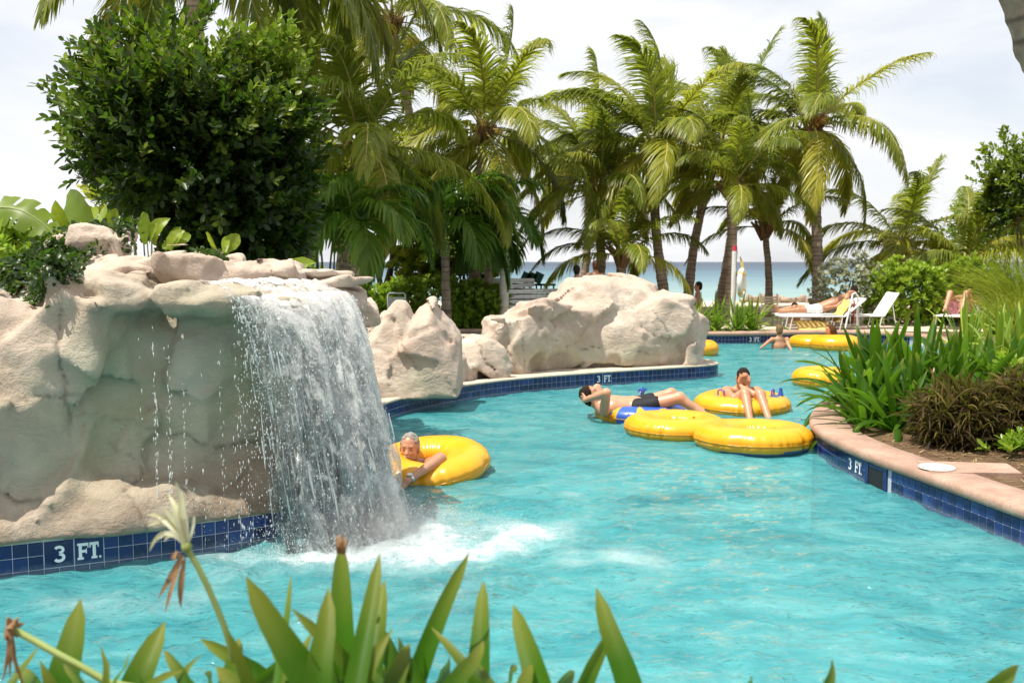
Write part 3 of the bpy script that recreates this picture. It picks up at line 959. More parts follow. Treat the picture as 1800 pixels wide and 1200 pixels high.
f.hull((pk[0] - .1, 15.25, 1.05), (.80, .62, .50), 14, 10, None, .14)
f.hull((2.35, 15.05, .55), (.58, .48, .62), 15, 9, None, .12)
f.hull((.55, 14.65, .60), (.70, .60, .56), 16, 9, rotz(.5), .10)
f.hull((0.02, 13.95, .45), (.50, .45, .56), 17, 9, rotz(.5), .08)
f.hull((-.52, 13.2, .36), (.42, .42, .40), 18, 9, rotz(.5), .08)
f.hull((-.85, 12.75, .22), (.34, .34, .36), 20, 9, rotz(.5), .08)
for (cx, cy, cz, r0) in ((.35, 13.72, .30, .16), (.75, 13.98, .26, .20), (1.5, 14.35, .24, .17), (-.3, 13.0, .27, .16)):
    f.ell((cx, cy, cz), (r0, r0 * .8, r0), None, .06, sub=True)
rock_object('rock_body', f, br, 11, .8, .8, moss=lambda t: .75 * blob(t, (1.3, 14.2, .38), (1.1, .6, .20)) + .4 * blob(t, (.2, 13.6, .5), (.4, .5, .3)),
            wet_shade=lambda t: .35 * np.exp(-((t[:, 2] - .2) / .09) ** 2) + .3 * blob(t, (1.0, 14.6, 1.0), (.25, .6, .2)),
            lines=[((2.2, 14.6, .8), (1, .2, .5), (2.25, 14.6, .85), .35, .07), ((1.95, 14.5, .7), (.2, 0, 1), (2.1, 14.5, .7), .3, .07), ((-.35, 13, .5), (1, 0, .6), (-.3, 12.9, .5), .35, .08),
                   ((.15, 13.5, .7), (1, .3, .1), (.15, 13.5, .6), .4, .08), ((1.3, 14.4, .45), (.1, 0, 1), (1.3, 14.3, .45), .8, .10)])
# ------------------------------------------------------------------ plants: materials
PALM_LEAF = leaf_mat('coconut_leaflet', (0.085, 0.135, 0.016), (0.24, 0.285, 0.028), (0.55, 0.50, 0.055), 0.55, 0.38, 0.5, ((0.30, 0.26, 0.06), 0.8))
RACHIS = plain('frond_midrib', (0.33, 0.29, 0.075), 0.5, 0.4, 0.25, 3)
BARK = None
def bark_material():
    M = Mat('palm_bark')
    co = M.coords()
    g = M.attr('ring')
    col = M.ramp(M.noise(co, 5, 6, 0.65), [(0.3, (0.19, 0.135, 0.095)), (0.5, (0.31, 0.23, 0.165)), (0.7, (0.43, 0.345, 0.265))])
    col = M.mix(M.ramp(g, [(0.55, (0, 0, 0)), (0.95, (0.8, 0.8, 0.8))]), col, (0.085, 0.06, 0.045))
    b = M.n('BsdfPrincipled', Base_Color=col, Roughness=0.9)
    M.t.links.new(M.bump(M.noise(M.coords(scale=(1, 1, 0.3)), 40, 6, 0.7), 0.6, 0.02), b.inputs['Normal'])
    return M.surf(b)
BARK = bark_material()
FIBRE = plain('brown_crown_fibre', (0.20, 0.115, 0.055), 0.9, 0.2, 0.4, 12, 0.6, 60)
FLOWER_STALK = plain('orange_flower_stalk', (0.50, 0.25, 0.06), 0.6, 0.3, 0.3, 9)
COCONUT = plain('green_brown_coconut', (0.24, 0.19, 0.05), 0.45, 0.4, 0.4, 4)
SHAFT = plain('green_crownshaft', (0.17, 0.24, 0.05), 0.4, 0.5, 0.25, 4)
FAN_LEAF = leaf_mat('dark_feather_leaflet', (0.05, 0.11, 0.014), (0.11, 0.20, 0.022), (0.25, 0.34, 0.04), 0.48, 0.4, 0.3, tc=(0.19, 0.42, 0.02))
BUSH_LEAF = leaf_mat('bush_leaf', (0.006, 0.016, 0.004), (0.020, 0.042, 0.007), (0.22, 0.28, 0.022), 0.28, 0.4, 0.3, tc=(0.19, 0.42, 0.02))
HEDGE_LEAF = leaf_mat('hedge_leaf', (0.07, 0.15, 0.014), (0.19, 0.31, 0.022), (0.38, 0.48, 0.045), 0.5, 0.35, 0.5, tc=(0.19, 0.42, 0.02))
GRAPE_LEAF = leaf_mat('sea_grape_leaf', (0.05, 0.09, 0.012), (0.15, 0.21, 0.02), (0.46, 0.46, 0.04), 0.52, 0.4, 0.4)
SILVER_LEAF = leaf_mat('silver_leaf', (0.26, 0.29, 0.20), (0.42, 0.45, 0.33), (0.60, 0.60, 0.46), 0.3, 0.6, 0.2)
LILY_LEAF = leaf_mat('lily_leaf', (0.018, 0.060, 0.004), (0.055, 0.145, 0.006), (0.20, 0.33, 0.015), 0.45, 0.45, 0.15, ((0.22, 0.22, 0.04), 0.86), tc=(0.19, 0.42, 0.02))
LILY_SUN = leaf_mat('sunlit_lily_leaf', (0.08, 0.16, 0.014), (0.19, 0.30, 0.025), (0.40, 0.48, 0.05), 0.38, 0.35, 0.5, ((0.32, 0.30, 0.08), 0.88), tc=(0.19, 0.42, 0.02))  # brighter copy of the lily leaf, sunlight put into its colour
BANANA_LEAF = leaf_mat('banana_leaf', (0.10, 0.17, 0.015), (0.21, 0.31, 0.025), (0.38, 0.45, 0.05), 0.5, 0.4, 0.4)
IVY_LEAF = leaf_mat('ivy_leaf', (0.012, 0.028, 0.008), (0.028, 0.055, 0.012), (0.09, 0.13, 0.02), 0.25, 0.4, 0.4, tc=(0.19, 0.42, 0.02))
GRASS_BLADE = leaf_mat('grass_blade', (0.12, 0.18, 0.015), (0.25, 0.33, 0.025), (0.42, 0.46, 0.06), 0.4, 0.5, 0.3)
CROTON_LEAF = leaf_mat('dark_red_leaf', (0.022, 0.016, 0.009), (0.062, 0.040, 0.018), (0.15, 0.115, 0.03), 0.25, 0.55, 0.12)
TWIG = plain('brown_twig', (0.12, 0.085, 0.055), 0.9, 0.2, 0.3, 8)
PETAL = leaf_mat('cream_petal', (0.60, 0.56, 0.34), (0.70, 0.68, 0.46), (0.78, 0.77, 0.62), 0.3, 0.5, 0.3)
WILTED = plain('wilted_brown_petal', (0.27, 0.16, 0.08), 0.8, 0.2, 0.4, 20)
STALK = plain('pale_green_stalk', (0.24, 0.30, 0.085), 0.5, 0.4, 0.2, 6)
GREEN_FRUIT = plain('yellow_green_berry', (0.36, 0.40, 0.07), 0.5, 0.4, 0.2, 6)

WIND = np.array([-1.0, 0.12, 0.0])

def strips(P0, D0, L, W, width_dir, grav, wind, nseg=3, prof=None):
    """N drooping blades: (N,3) origins and directions -> verts, quads, tip attribute"""
    N = len(P0)
    rows, tips = [], []
    p, d = P0.copy(), norm(D0)
    prof = prof if prof is not None else [1.0, 1.0, 0.75, 0.06]
    for k in range(nseg + 1):
        w = (np.asarray(W) * prof[k])[:, None] * width_dir
        rows += [p - w, p + w]
        tips += [np.full(N, k / nseg)] * 2
        d = norm(d + (np.array([0, 0, -1.0]) * np.asarray(grav)[:, None] + WIND * np.asarray(wind)[:, None]) * ((k + 1) / nseg))
        p = p + d * (np.asarray(L) / nseg)[:, None]
    V = np.stack(rows, 1)                      # N, 2(nseg+1), 3
    T = np.stack(tips, 1)
    m = 2 * (nseg + 1)
    q = np.array([[2 * k, 2 * k + 1, 2 * k + 3, 2 * k + 2] for k in range(nseg)])
    F = (np.arange(N)[:, None, None] * m + q[None]).reshape(-1, 4)
    return V.reshape(-1, 3), F, T.reshape(-1)

def frond_mesh(name, base, az, elev, length, bend, wind, n=70, leaf_len=0.8, leaf_w=0.022, age=0.5, droop=0.5, g=rng, start=0.14, lift=0.25, rr=0.022):
    N = 18
    t = np.array([math.cos(elev) * math.cos(az), math.cos(elev) * math.sin(az), math.sin(elev)])
    pts, tan = [np.array(base, float)], [t]
    for k in range(N - 1):
        s = (k + 1) / N
        t = norm(t + (np.array([0, 0, -1.0]) * bend + WIND * wind) * (0.35 + 1.6 * s) / N)
        pts.append(pts[-1] + t * length / N); tan.append(t)
    pts, tan = np.array(pts), np.array(tan)
    side0 = norm(np.cross(tan[0], [0, 0, 1.0]) + 1e-4)
    s = np.linspace(start, 0.995, n)
    idxs = s * (N - 1)
    P = np.stack([np.interp(idxs, np.arange(N), pts[:, k]) for k in range(3)], 1)
    T = norm(np.stack([np.interp(idxs, np.arange(N), tan[:, k]) for k in range(3)], 1))
    S = norm(side0 - T * (T @ side0)[:, None])
    U = np.cross(S, T)
    Vs, Fs, tips, rnds, off = [], [], [], [], 0
    for sg in (-1, 1):
        sw = 0.78 - 0.45 * s
        D = norm(S * sg * sw[:, None] + T * (0.42 + 0.55 * s)[:, None] + U * (lift * (1 - s))[:, None] + g.normal(0, .07, (n, 3)))
        L = leaf_len * np.clip(np.sin(np.pi * (0.14 + 0.80 * s)), .12, 1) ** 0.7 * g.uniform(.88, 1.1, n)
        Wd = norm(np.cross(D, U + g.normal(0, .25, (n, 3))))
        keep = g.random(n) > 0.03
        v, f, tp = strips(P[keep], D[keep], L[keep], np.full(keep.sum(), leaf_w) * g.uniform(.8, 1.15, keep.sum()), Wd[keep], np.full(keep.sum(), droop) * g.uniform(.7, 1.3, keep.sum()), np.full(keep.sum(), wind * 0.55))
        Vs.append(v); Fs.append(f + off); off += len(v); tips.append(tp)
        rnds.append(np.repeat(np.clip(age + g.normal(0, .10, keep.sum()), 0, 1), 8))
    # midrib
    th = np.arange(5) * 2 * math.pi / 5
    rad = rr * np.linspace(1.25, 0.18, N)
    Sx = norm(side0 - tan * (tan @ side0)[:, None]); Ux = np.cross(Sx, tan)
    ring = pts[:, None] + rad[:, None, None] * (np.cos(th)[None, :, None] * Sx[:, None] * 1.3 + np.sin(th)[None, :, None] * Ux[:, None] * .8)
    Vs.append(ring.reshape(-1, 3))
    k = np.arange(N - 1)[:, None] * 5; j = np.arange(5)[None]
    Fr = np.stack([k + j, k + (j + 1) % 5, k + 5 + (j + 1) % 5, k + 5 + j], -1).reshape(-1, 4) + off
    nl = sum(len(f) for f in Fs)
    Fs.append(Fr)
    tips.append(np.zeros(N * 5)); rnds.append(np.full(N * 5, .5))
    F = np.concatenate(Fs)
    mi = np.zeros(len(F), int); mi[nl:] = 1
    return new_mesh(name, np.concatenate(Vs), F, True, {'tip': np.concatenate(tips), 'rnd': np.concatenate(rnds)}, mi)

def trunk_mesh(pts, r0, r1, n=14, rings=0.11, swell=1.35, seg=None):
    L = np.linalg.norm(np.diff(np.asarray(pts), axis=0), axis=1).sum()
    seg = seg or int(max(24, L / 0.035))
    c = catmull(pts, seg)
    s = np.linspace(0, 1, seg)
    ph = (s * L / rings + 0.25 * np.sin(s * 31)) % 1.0
    saw = np.where(ph < .8, ph / .8 * .06, .06 * (1 - (ph - .8) / .2))
    r = (r0 + (r1 - r0) * s) * (1 + saw) * (1 + (swell - 1) * np.exp(-s * L / 0.45))
    t = norm(np.gradient(c, axis=0))
    a = norm(np.cross(t, [0.0, 1.0, 0.02])); b = np.cross(a, t)
    th = np.arange(n) * 2 * math.pi / n
    V = c[:, None] + r[:, None, None] * (np.cos(th)[None, :, None] * a[:, None] + np.sin(th)[None, :, None] * b[:, None])
    V = V + 0.012 * r0 / .12 * fbm(V * 6, 2)[..., None] * norm(V - c[:, None])
    k = np.arange(seg - 1)[:, None] * n; j = np.arange(n)[None]
    F = np.stack([k + j, k + (j + 1) % n, k + n + (j + 1) % n, k + n + j], -1).reshape(-1, 4)
    ring = np.repeat(np.where(ph > .74, 1.0, ph * .6), n)
    return new_mesh('trunk', V.reshape(-1, 3), F, True, {'ring': ring}), c, t

def coconut_palm(label, base, crown, lean=(0, 0), nf=22, flen=3.1, r0=.15, r1=.10, seed=0, wind=.55, stalks=0, nuts=0, emin=-.55, emax=1.45, age=.0, density=92, trunk=True, name='coconut_palm', lw=.020):
    g = np.random.default_rng(seed + 100)
    base, crown = np.asarray(base, float), np.asarray(crown, float)
    t = thing(name, label, 'palm tree', base, 'coconut palms along the beach and pool')
    mid = (base + crown) / 2 + np.array([lean[0], lean[1], 0])
    axis = norm(crown - mid)
    me, c, tt = trunk_mesh([base - [0, 0, .1], mid, crown], r0, r1)
    obj('trunk', me, BARK, t)
    # leaf bases and fibre round the growing point
    mb = MB()
    for k in range(12):
        a = k * 2.4; e = .7 + .5 * g.random()
        d = np.array([math.cos(a) * math.cos(e), math.sin(a) * math.cos(e), math.sin(e)])
        p0 = crown + np.array([math.cos(a), math.sin(a), 0]) * r1 * .6 - [0, 0, .30 * g.random() + .05]
        mb.tube([p0, p0 + d * .25, p0 + d * .5], [.07, .055, .03], 6)
    mb.build('crown_fibre', FIBRE, t, True)
    for k in range(nf):
        q = (k + .5) / nf
        az = k * 2.39996 + g.normal(0, .22)
        el = emax + (emin - emax) * q ** 0.85 + g.normal(0, .10)
        L = flen * (0.72 + .36 * math.sin(math.pi * (0.18 + .62 * q))) * g.uniform(.92, 1.06)
        yellow = np.clip(.32 + age + .45 * q ** 2 + g.normal(0, .14), 0, 1)
        me = frond_mesh('frond', crown + np.array([math.cos(az), math.sin(az), 0]) * .05 + [0, 0, .12 * (1 - q)], az, el, L, 1.15 + .5 * q + g.normal(0, .15), wind * g.uniform(.6, 1.25), density,
                        .25 * flen, lw * flen / 3.1, yellow, .62 + .25 * q, g)
        obj('frond', me, [PALM_LEAF, RACHIS], t)
    for k in range(stalks):
        mb = MB()
        a = g.uniform(0, 6.28)
        p0 = crown + np.array([math.cos(a), math.sin(a), 0]) * .08 - [0, 0, .05]
        for j in range(14):
            b = a + g.normal(0, .5); e = g.uniform(.1, 1.0)
            d = np.array([math.cos(b) * math.cos(e), math.sin(b) * math.cos(e), math.sin(e)])
            mb.tube([p0, p0 + d * .25, p0 + d * .42 - [0, 0, .05], p0 + d * .52 - [0, 0, .16]], [.014, .010, .009, .004], 4)
        mb.build('flower_stalk', FLOWER_STALK, t)
    for k in range(nuts):
        a = g.uniform(0, 6.28)
        p0 = crown + np.array([math.cos(a) * .2, math.sin(a) * .2, -.14 - .12 * g.random()])
        mb = MB(); mb.lathe(p0, [(.01, -.13), (.06, -.11), (.095, -.03), (.09, .05), (.05, .11), (.01, .13)], 10)
        mb.build('coconut', COCONUT, t, True)
    return t

def ground_at(u, Y): return np.array([(u - 900) / FPX * Y, Y, .2])

# coconut palms: (label, base u, crown u, crown v, depth, lean x, fronds, frond length, r0, r1, seed, wind, stalks, nuts, emin, age)
PALMS = [
    ('tall coconut palm standing alone on the right, orange flower stalks in its crown', 1440, 1428, 222, 25.5, .02, 19, 2.75, .165, .12, 3, .62, 3, 0, -.75, .10),
    ('coconut palm with a pale trunk leaning out from behind the broad rock', 1176, 1150, 262, 25.0, -.10, 20, 2.9, .155, .11, 5, .60, 1, 2, -.45, .08),
    ('coconut palm whose ringed trunk curves to the right above the bather', 1206, 1262, 268, 27.0, -.12, 20, 2.7, .15, .11, 8, .50, 0, 2, -.45, .05),
    ('dark-trunked coconut palm right behind the life ring post', 1281, 1285, 330, 24.0, .05, 16, 2.1, .15, .12, 12, .45, 0, 0, -.25, -.02),
    ('short young coconut palm with a slim straight trunk on the sand', 1352, 1344, 402, 27.0, .04, 14, 2.0, .12, .09, 15, .40, 0, 0, -.15, -.02),
    ('coconut palm with a ringed brown trunk above the two heads at the broad rock', 1050, 1052, 340, 25.0, .06, 17, 2.3, .15, .11, 18, .45, 1, 2, -.25, .02),
    ('low trunkless coconut palm fanning out just behind the broad rock', 1092, 1092, 452, 24.0, 0, 13, 2.0, .14, .12, 21, .25, 0, 0, .0, -.10),
    ('coconut palm with a cluster of nuts over the small feather palms', 833, 850, 232, 23.5, -.05, 22, 2.9, .15, .11, 24, .45, 2, 5, -.85, .10),
    ('heavy coconut palm with stout leaf bases right of the dark bush', 592, 632, 262, 19.0, -.05, 20, 2.7, .19, .15, 28, .35, 0, 0, -.55, .02),
    ('coconut palm behind the sea grape with its trunk over the hedge', 704, 712, 318, 26.0, .1, 14, 2.2, .17, .12, 33, .35, 0, 0, .0, -.05),
    ('far coconut palm rising between the two leaning palms', 1020, 1030, 272, 31.0, .1, 18, 3.0, .15, .11, 36, .5, 0, 0, -.5, .0),
    ('far coconut palm with upright young fronds behind the tall palm', 1262, 1296, 236, 31.0, .1, 18, 3.1, .15, .11, 39, .35, 0, 0, -.45, .0),
    ('short coconut palm behind the hedge with yellowing fronds bent to the ground', 1578, 1580, 432, 27.0, .02, 17, 2.55, .20, .15, 42, .50, 1, 3, -.55, .10),
    ('young coconut palm with thin arching yellow-green fronds beside the tall grass', 1690, 1692, 478, 25.0, 0, 11, 2.5, .12, .08, 45, .35, 0, 0, .3, .16),
    ('coconut palm with the grey trunk rising behind the dark bush', 343, 340, -150, 15.5, .03, 17, 3.1, .16, .135, 48, .15, 0, 0, -.65, -.12),
    ('coconut palm with the slim trunk between the dark bush and the heavy palm', 492, 494, -120, 18.5, .05, 20, 3.2, .12, .10, 51, .25, 0, 0, -.80, -.14),
    ('coconut palm with high dark fronds behind the heavy palm', 742, 690, 40, 27.0, .2, 20, 3.4, .15, .11, 54, .35, 0, 0, -.6, -.12),
]
for (lb, bu, cu, cv, Yp, ln, nf, fl, r0, r1, sd, wd, st, nu, em, ag) in PALMS:
    coconut_palm(lb, ground_at(bu, Yp), at(cu, cv, Yp + .2), (ln * Yp / 20, 0), nf + (1 if Yp < 26 else -3), fl * 1.2, r0 * .88, r1 * .88, sd, wd, st, nu, em + .22, 1.42, ag)
# the leaning palm at the near right, only its trunk in the picture
coconut_palm('leaning ringed palm trunk cut off by the top corner of the picture', (3.98, 5.0, .2), (1.9, .2, 8.6), (-.95, 1.8), 12, 2.1, .17, .13, 60, .2, 0, 0, -.2, 1.4, -.05, 50)

# small feather palms with swept, strongly arched fronds
def feather_palm(label, base, crown, nf, flen, seed, r0=.085):
    g = np.random.default_rng(seed)
    t = thing('feather_palm', label, 'palm tree', base, 'small feather palms on the far bank')
    me, c, tt = trunk_mesh([base - [0, 0, .1], (base + crown) / 2, crown - [0, 0, .55]], r0, r0 * .8, 12, .14, 1.3)
    obj('trunk', me, BARK, t)
    mb = MB(); mb.tube([crown - [0, 0, .60], crown - [0, 0, .42], crown - [0, 0, .15], crown + [0, 0, .05]], [r0 * .9, r0 * .98, r0 * .7, r0 * .4], 12)
    mb.build('crownshaft', SHAFT, t, True)
    for k in range(nf):
        q = (k + .5) / nf
        az = k * 2.39996 + g.normal(0, .25)
        me = frond_mesh('frond', crown, az, 1.30 - .95 * q + g.normal(0, .08), flen * g.uniform(.9, 1.08), 2.3 + .5 * q, .12, 46, .42 * flen, .032, np.clip(.40 + g.normal(0, .18), 0, 1), .75, g, .18, .55, .024)
        obj('frond', me, [FAN_LEAF, SHAFT], t)
    mb = MB()
    for j in range(60):
        p = crown + np.array([g.normal(0, .13), -.1 + g.normal(0, .1), -.35 + g.normal(0, .16)])
        mb.lathe(p, [(.004, -.022), (.018, -.008), (.018, .01), (.004, .022)], 6)
    tag(mb.build('fruit_cluster', GREEN_FRUIT, t), kind='stuff')
    return t
feather_palm('feather palm with arching dark fronds rising behind the flat stones', ground_at(628, 17.5), at(624, 405, 17.5), 13, 1.8, 301)
feather_palm('feather palm with pale berries standing in the hedge between the rocks', ground_at(785, 21.9), at(782, 402, 21.9), 14, 2.15, 302, .105)
feather_palm('feather palm with dark hanging fronds beside the white lamp column', ground_at(862, 23.2), at(856, 398, 23.2), 12, 1.9, 303, .095)

# ---- leafy shrubs and trees
def leaves_mesh(name, P, D, Nn, L, W, rnd, fold=.12, blunt=.5):
    """one folded leaf at each point; D along the leaf, Nn its upper side"""
    D = norm(D); S = norm(np.cross(D, Nn)); U = np.cross(S, D)
    n = len(P)
    L = np.broadcast_to(L, (n,))[:, None]; W = np.broadcast_to(W, (n,))[:, None]
    a = P
    l1, r1 = P + D * L * .30 - S * W * .42, P + D * L * .30 + S * W * .42
    l2, r2 = P + D * L * .70 - S * W * blunt * .9, P + D * L * .70 + S * W * blunt * .9
    tip = P + D * L - U * L * .06
    c1 = P + D * L * .32 - U * W * fold; c2 = P + D * L * .7 - U * W * fold
    V = np.stack([a, l1, c1, r1, l2, c2, r2, tip], 1).reshape(-1, 3)
    q = np.array([[0, 2, 1, 0], [0, 3, 2, 0], [1, 2, 5, 4], [2, 3, 6, 5], [4, 5, 7, 4], [5, 6, 7, 5]])
    tri = np.array([[0, 2, 1], [0, 3, 2], [4, 5, 7], [5, 6, 7], [1, 2, 5], [1, 5, 4], [2, 3, 6], [2, 6, 5]])
    F = (np.arange(n)[:, None, None] * 8 + tri[None]).reshape(-1, 3)
    return new_mesh(name, V, F, True, {'rnd': np.repeat(np.clip(rnd, 0, 1), 8), 'tip': np.tile(np.array([0, .3, .3, .3, .7, .7, .7, 1.0]), n)})

def sprigs(O, D, ln, k, g, spread=.75, up=.25, whorl=False):
    """k leaves along each of N twigs"""
    n = len(O)
    D = norm(D)
    ref = norm(g.normal(size=(n, 3)))
    A = norm(np.cross(D, ref)); B = np.cross(D, A)
    P, Dir, Nn = [], [], []
    for j in range(k):
        s = (j + .6) / k if not whorl else .75 + .25 * (j / k)
        th = j * (2.4 if not whorl else 2 * math.pi / k * 1.03) + g.uniform(-.3, .3, n)
        rad = np.cos(th)[:, None] * A + np.sin(th)[:, None] * B
        P.append(O + D * (np.broadcast_to(ln, (n,))[:, None] * s))
        Dir.append(norm(rad * spread + D * (.55 + .5 * s) + g.normal(0, .12, (n, 3)) + np.array([0, 0, up * .3])))
        Nn.append(norm(D * .7 - rad * .4 + np.array([0, 0, .6]) + g.normal(0, .2, (n, 3))))
    return np.concatenate(P), np.concatenate(Dir), np.concatenate(Nn)

def shell_points(c, r, n, g, inner=.6, lump=.22, f=2.2, zmin=-1.0, flat=0.0):
    d = norm(g.normal(size=(n, 3)))
    d = d[d[:, 2] > zmin]
    rad = (inner + (1 - inner) * g.random(len(d)) ** .6) * (1 + lump * fbm(d * f + c[0], 3))
    return c + d * rad[:, None] * r, d, rad

def shrub(name, label, cat, c, r, n, ll, lw, mat_, seed, k=9, sl=.18, inner=.55, lump=.25, whorl=False, group=None, spread=.75, stem=True, zmin=-.75, base=None, blunt=.5, up=.5, bright=0.0, grad=.22):
    g = np.random.default_rng(seed)
    c, r = np.asarray(c, float), np.asarray(r, float)
    base = np.array([c[0], c[1], .2]) if base is None else np.asarray(base, float)
    t = thing(name, label, cat, base, group)
    O, d, rad = shell_points(c, r, n, g, inner, lump, zmin=zmin)
    D = norm(d / r * r.mean() + np.array([0, 0, up]) + g.normal(0, .35, d.shape))
    P, Dir, Nn = sprigs(O, D, sl * g.uniform(.6, 1.3, len(O)), k, g, spread, whorl=whorl)
    tone = np.tile(np.clip(.30 + bright + .40 * (rad - inner) / (1 - inner) + grad * d[:, 2] + g.normal(0, .13, len(O)), 0, 1), k)  # outer and upper leaves toned lighter: light and inner shade in the colour
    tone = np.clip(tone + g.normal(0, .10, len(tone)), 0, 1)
    m = P[:, 2] > .19
    me = leaves_mesh('foliage', P[m], Dir[m], Nn[m], ll * g.uniform(.7, 1.25, m.sum()), lw * g.uniform(.75, 1.2, m.sum()), tone[m], blunt=blunt)
    obj('crown', me, mat_, t)
    if stem:
        mb = MB()
        for j in range(7):
            q = O[g.integers(len(O))]
            mid = (base + q) / 2 + g.normal(0, .06, 3) * r
            mb.tube([base + g.normal(0, .05, 3) * [1, 1, 0] * r, mid, c + (q - c) * .75], [.05 * r.mean(), .03 * r.mean(), .012 * r.mean()], 6)
        mb.build('trunk', TWIG, t, True)
    return t, P, Dir
# the big dark bush-tree behind the waterfall rock
bc = at(345, 250, 8.9)
t, _, _ = shrub('bush_tree', 'large dark-leaved bushy tree towering over the waterfall rock', 'tree', bc, (.84, .74, .78), 2500, .088, .046, BUSH_LEAF, 401, 11, .26, .42, .52, stem=True, base=(-2.75, 9.0, .19), bright=-.22, grad=.42)  # grad puts top light and bottom shade into the leaf tone
g = np.random.default_rng(77)
# denser lower body and long loose shoots
c2 = at(418, 380, 9.0)
O, d, rad = shell_points(c2, np.array([.52, .52, .80]), 1600, g, .5, .2)
P, Dir, Nn = sprigs(O, norm(d + [0, 0, .2] + g.normal(0, .4, d.shape)), .24, 11, g)
obj('lower_foliage', leaves_mesh('lower_foliage', P, Dir, Nn, .085, .045, np.clip(np.tile(.06 + .22 * g.random(len(O)), 11), 0, 1)), BUSH_LEAF, t)  # low tone paints the lower body's shade into its leaves
shoot_px = [((190, 225), (85, 150)), ((185, 170), (120, 120)), ((200, 110), (135, 75)), ((230, 90), (155, 50)), ((240, 70), (205, 30)), ((270, 75), (240, 38)), ((300, 60), (290, 15)), ((330, 60), (345, 15)),
            ((350, 70), (375, 10)), ((190, 210), (105, 220)), ((210, 245), (140, 265)), ((215, 250), (190, 290)), ((235, 270), (222, 300)), ((200, 140), (115, 110)), ((390, 90), (415, 75)), ((440, 110), (470, 95)),
            ((480, 160), (510, 150)), ((510, 190), (550, 170)), ((180, 190), (110, 175)), ((220, 80), (190, 45)), ((500, 220), (560, 200)), ((420, 100), (440, 80)), ((200, 150), (100, 135)), ((195, 185), (92, 190)), ((210, 200), (120, 245)), ((230, 230), (160, 285)), ((205, 120), (150, 85)), ((225, 95), (170, 60)), ((260, 75), (225, 25)), ((310, 65), (315, 25)), ((215, 215), (130, 205))]
O, E = [], []
for (a, b) in shoot_px:
    for j in range(3):
        Y_ = 8.9 + g.normal(0, .22)
        O.append(at(a[0] + g.normal(0, 9), a[1] + g.normal(0, 9), Y_)); E.append(at(b[0] + g.normal(0, 12), b[1] + g.normal(0, 12), Y_ + g.normal(0, .12)))
O, E = np.array(O), np.array(E)
ln = np.linalg.norm(E - O, axis=1)
P, Dir, Nn = sprigs(O, E - O, ln, 20, g, .7)
obj('shoots', leaves_mesh('shoots', P, Dir, Nn, .085 * g.uniform(.7, 1.2, len(P)), .046, np.clip(.55 + g.normal(0, .2, len(P)), 0, 1)), BUSH_LEAF, t)
mb = MB()
for a, b in zip(O, E): mb.tube([a, (a + b) / 2, b], [.007, .005, .003], 4)
tag(mb.build('twigs', TWIG, t), kind='stuff')

HG = 'shrubs round the far bank'
shrub('hedge', 'low bright green hedge behind the pointed rock', 'hedge', (-1.9, 23.0, .62), (1.75, .9, .62), 1500, .13, .045, HEDGE_LEAF, 411, 9, .12, .55, .14, True, HG, .9)
shrub('hedge', 'low green hedge between the feather palm and the white lamp column', 'hedge', (-.78, 23.2, .58), (.62, .7, .60), 700, .13, .045, HEDGE_LEAF, 412, 9, .12, .55, .14, True, HG, .9)
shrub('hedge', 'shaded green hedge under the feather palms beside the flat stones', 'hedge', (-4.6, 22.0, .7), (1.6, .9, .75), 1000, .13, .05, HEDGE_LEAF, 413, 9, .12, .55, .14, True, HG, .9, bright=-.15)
shrub('sea_grape', 'tall yellow-green sea grape shrub among the palms', 'shrub', at(660, 345, 25), (1.8, 1.1, 1.2), 620, .17, .17, GRAPE_LEAF, 414, 7, .35, .35, .35, group=HG, blunt=.75, bright=.12)
shrub('sea_grape', 'dark round-leaved sea grape hanging over the lounger stacks', 'shrub', at(815, 440, 25.5), (.9, .8, .8), 220, .17, .17, GRAPE_LEAF, 415, 7, .3, .35, .35, group=HG, blunt=.75, bright=.0)
shrub('sea_grape', 'small sea grape clump with round leaves against the sea', 'shrub', at(742, 470, 24.5), (.55, .5, .72), 110, .17, .17, GRAPE_LEAF, 416, 7, .28, .3, .4, group=HG, blunt=.75, bright=-.08)
shrub('leafy_tree', 'yellow-green leafy tree between the dark bush and the heavy palm', 'tree', at(570, 360, 20.5), (.70, .6, .85), 330, .12, .075, GRAPE_LEAF, 417, 9, .25, .4, .35, group=HG, bright=-.02)
shrub('leafy_tree', 'small pale-leaved tree showing left of the dark bush', 'tree', at(245, 345, 11.5), (.42, .35, .35), 150, .10, .075, GRAPE_LEAF, 418, 8, .2, .3, .4, group=HG, bright=.15)
shrub('silver_shrub', 'silvery grey shrub beside the stone planter', 'shrub', at(1490, 508, 23.8), (.72, .6, .70), 520, .10, .045, SILVER_LEAF, 419, 10, .14, .5, .25, True, HG, .8)
shrub('green_shrub', 'rounded bright green shrub behind the white reclining chair', 'shrub', at(1590, 522, 23.6), (.95, .7, .78), 1100, .12, .045, HEDGE_LEAF, 420, 9, .14, .5, .22, True, HG, .85, bright=.22)
shrub('green_shrub', 'dark-hearted green shrub behind the sunbather with the pink towel', 'shrub', at(1690, 518, 24.2), (1.05, .7, .85), 1000, .12, .05, HEDGE_LEAF, 421, 9, .14, .5, .25, True, HG, .85, bright=.15)
shrub('broadleaf_tree', 'dense green broadleaf tree at the right edge of the picture', 'tree', at(1830, 330, 24.0), (1.35, 1.0, 1.35), 900, .13, .075, BUSH_LEAF, 422, 10, .25, .3, .45, bright=.14)
shrub('broadleaf_tree', 'lower leafy tree behind the tall grass at the right edge', 'tree', at(1745, 405, 27.0), (1.1, .8, .9), 650, .12, .06, HEDGE_LEAF, 423, 9, .22, .4, .35, group=HG, bright=-.15)

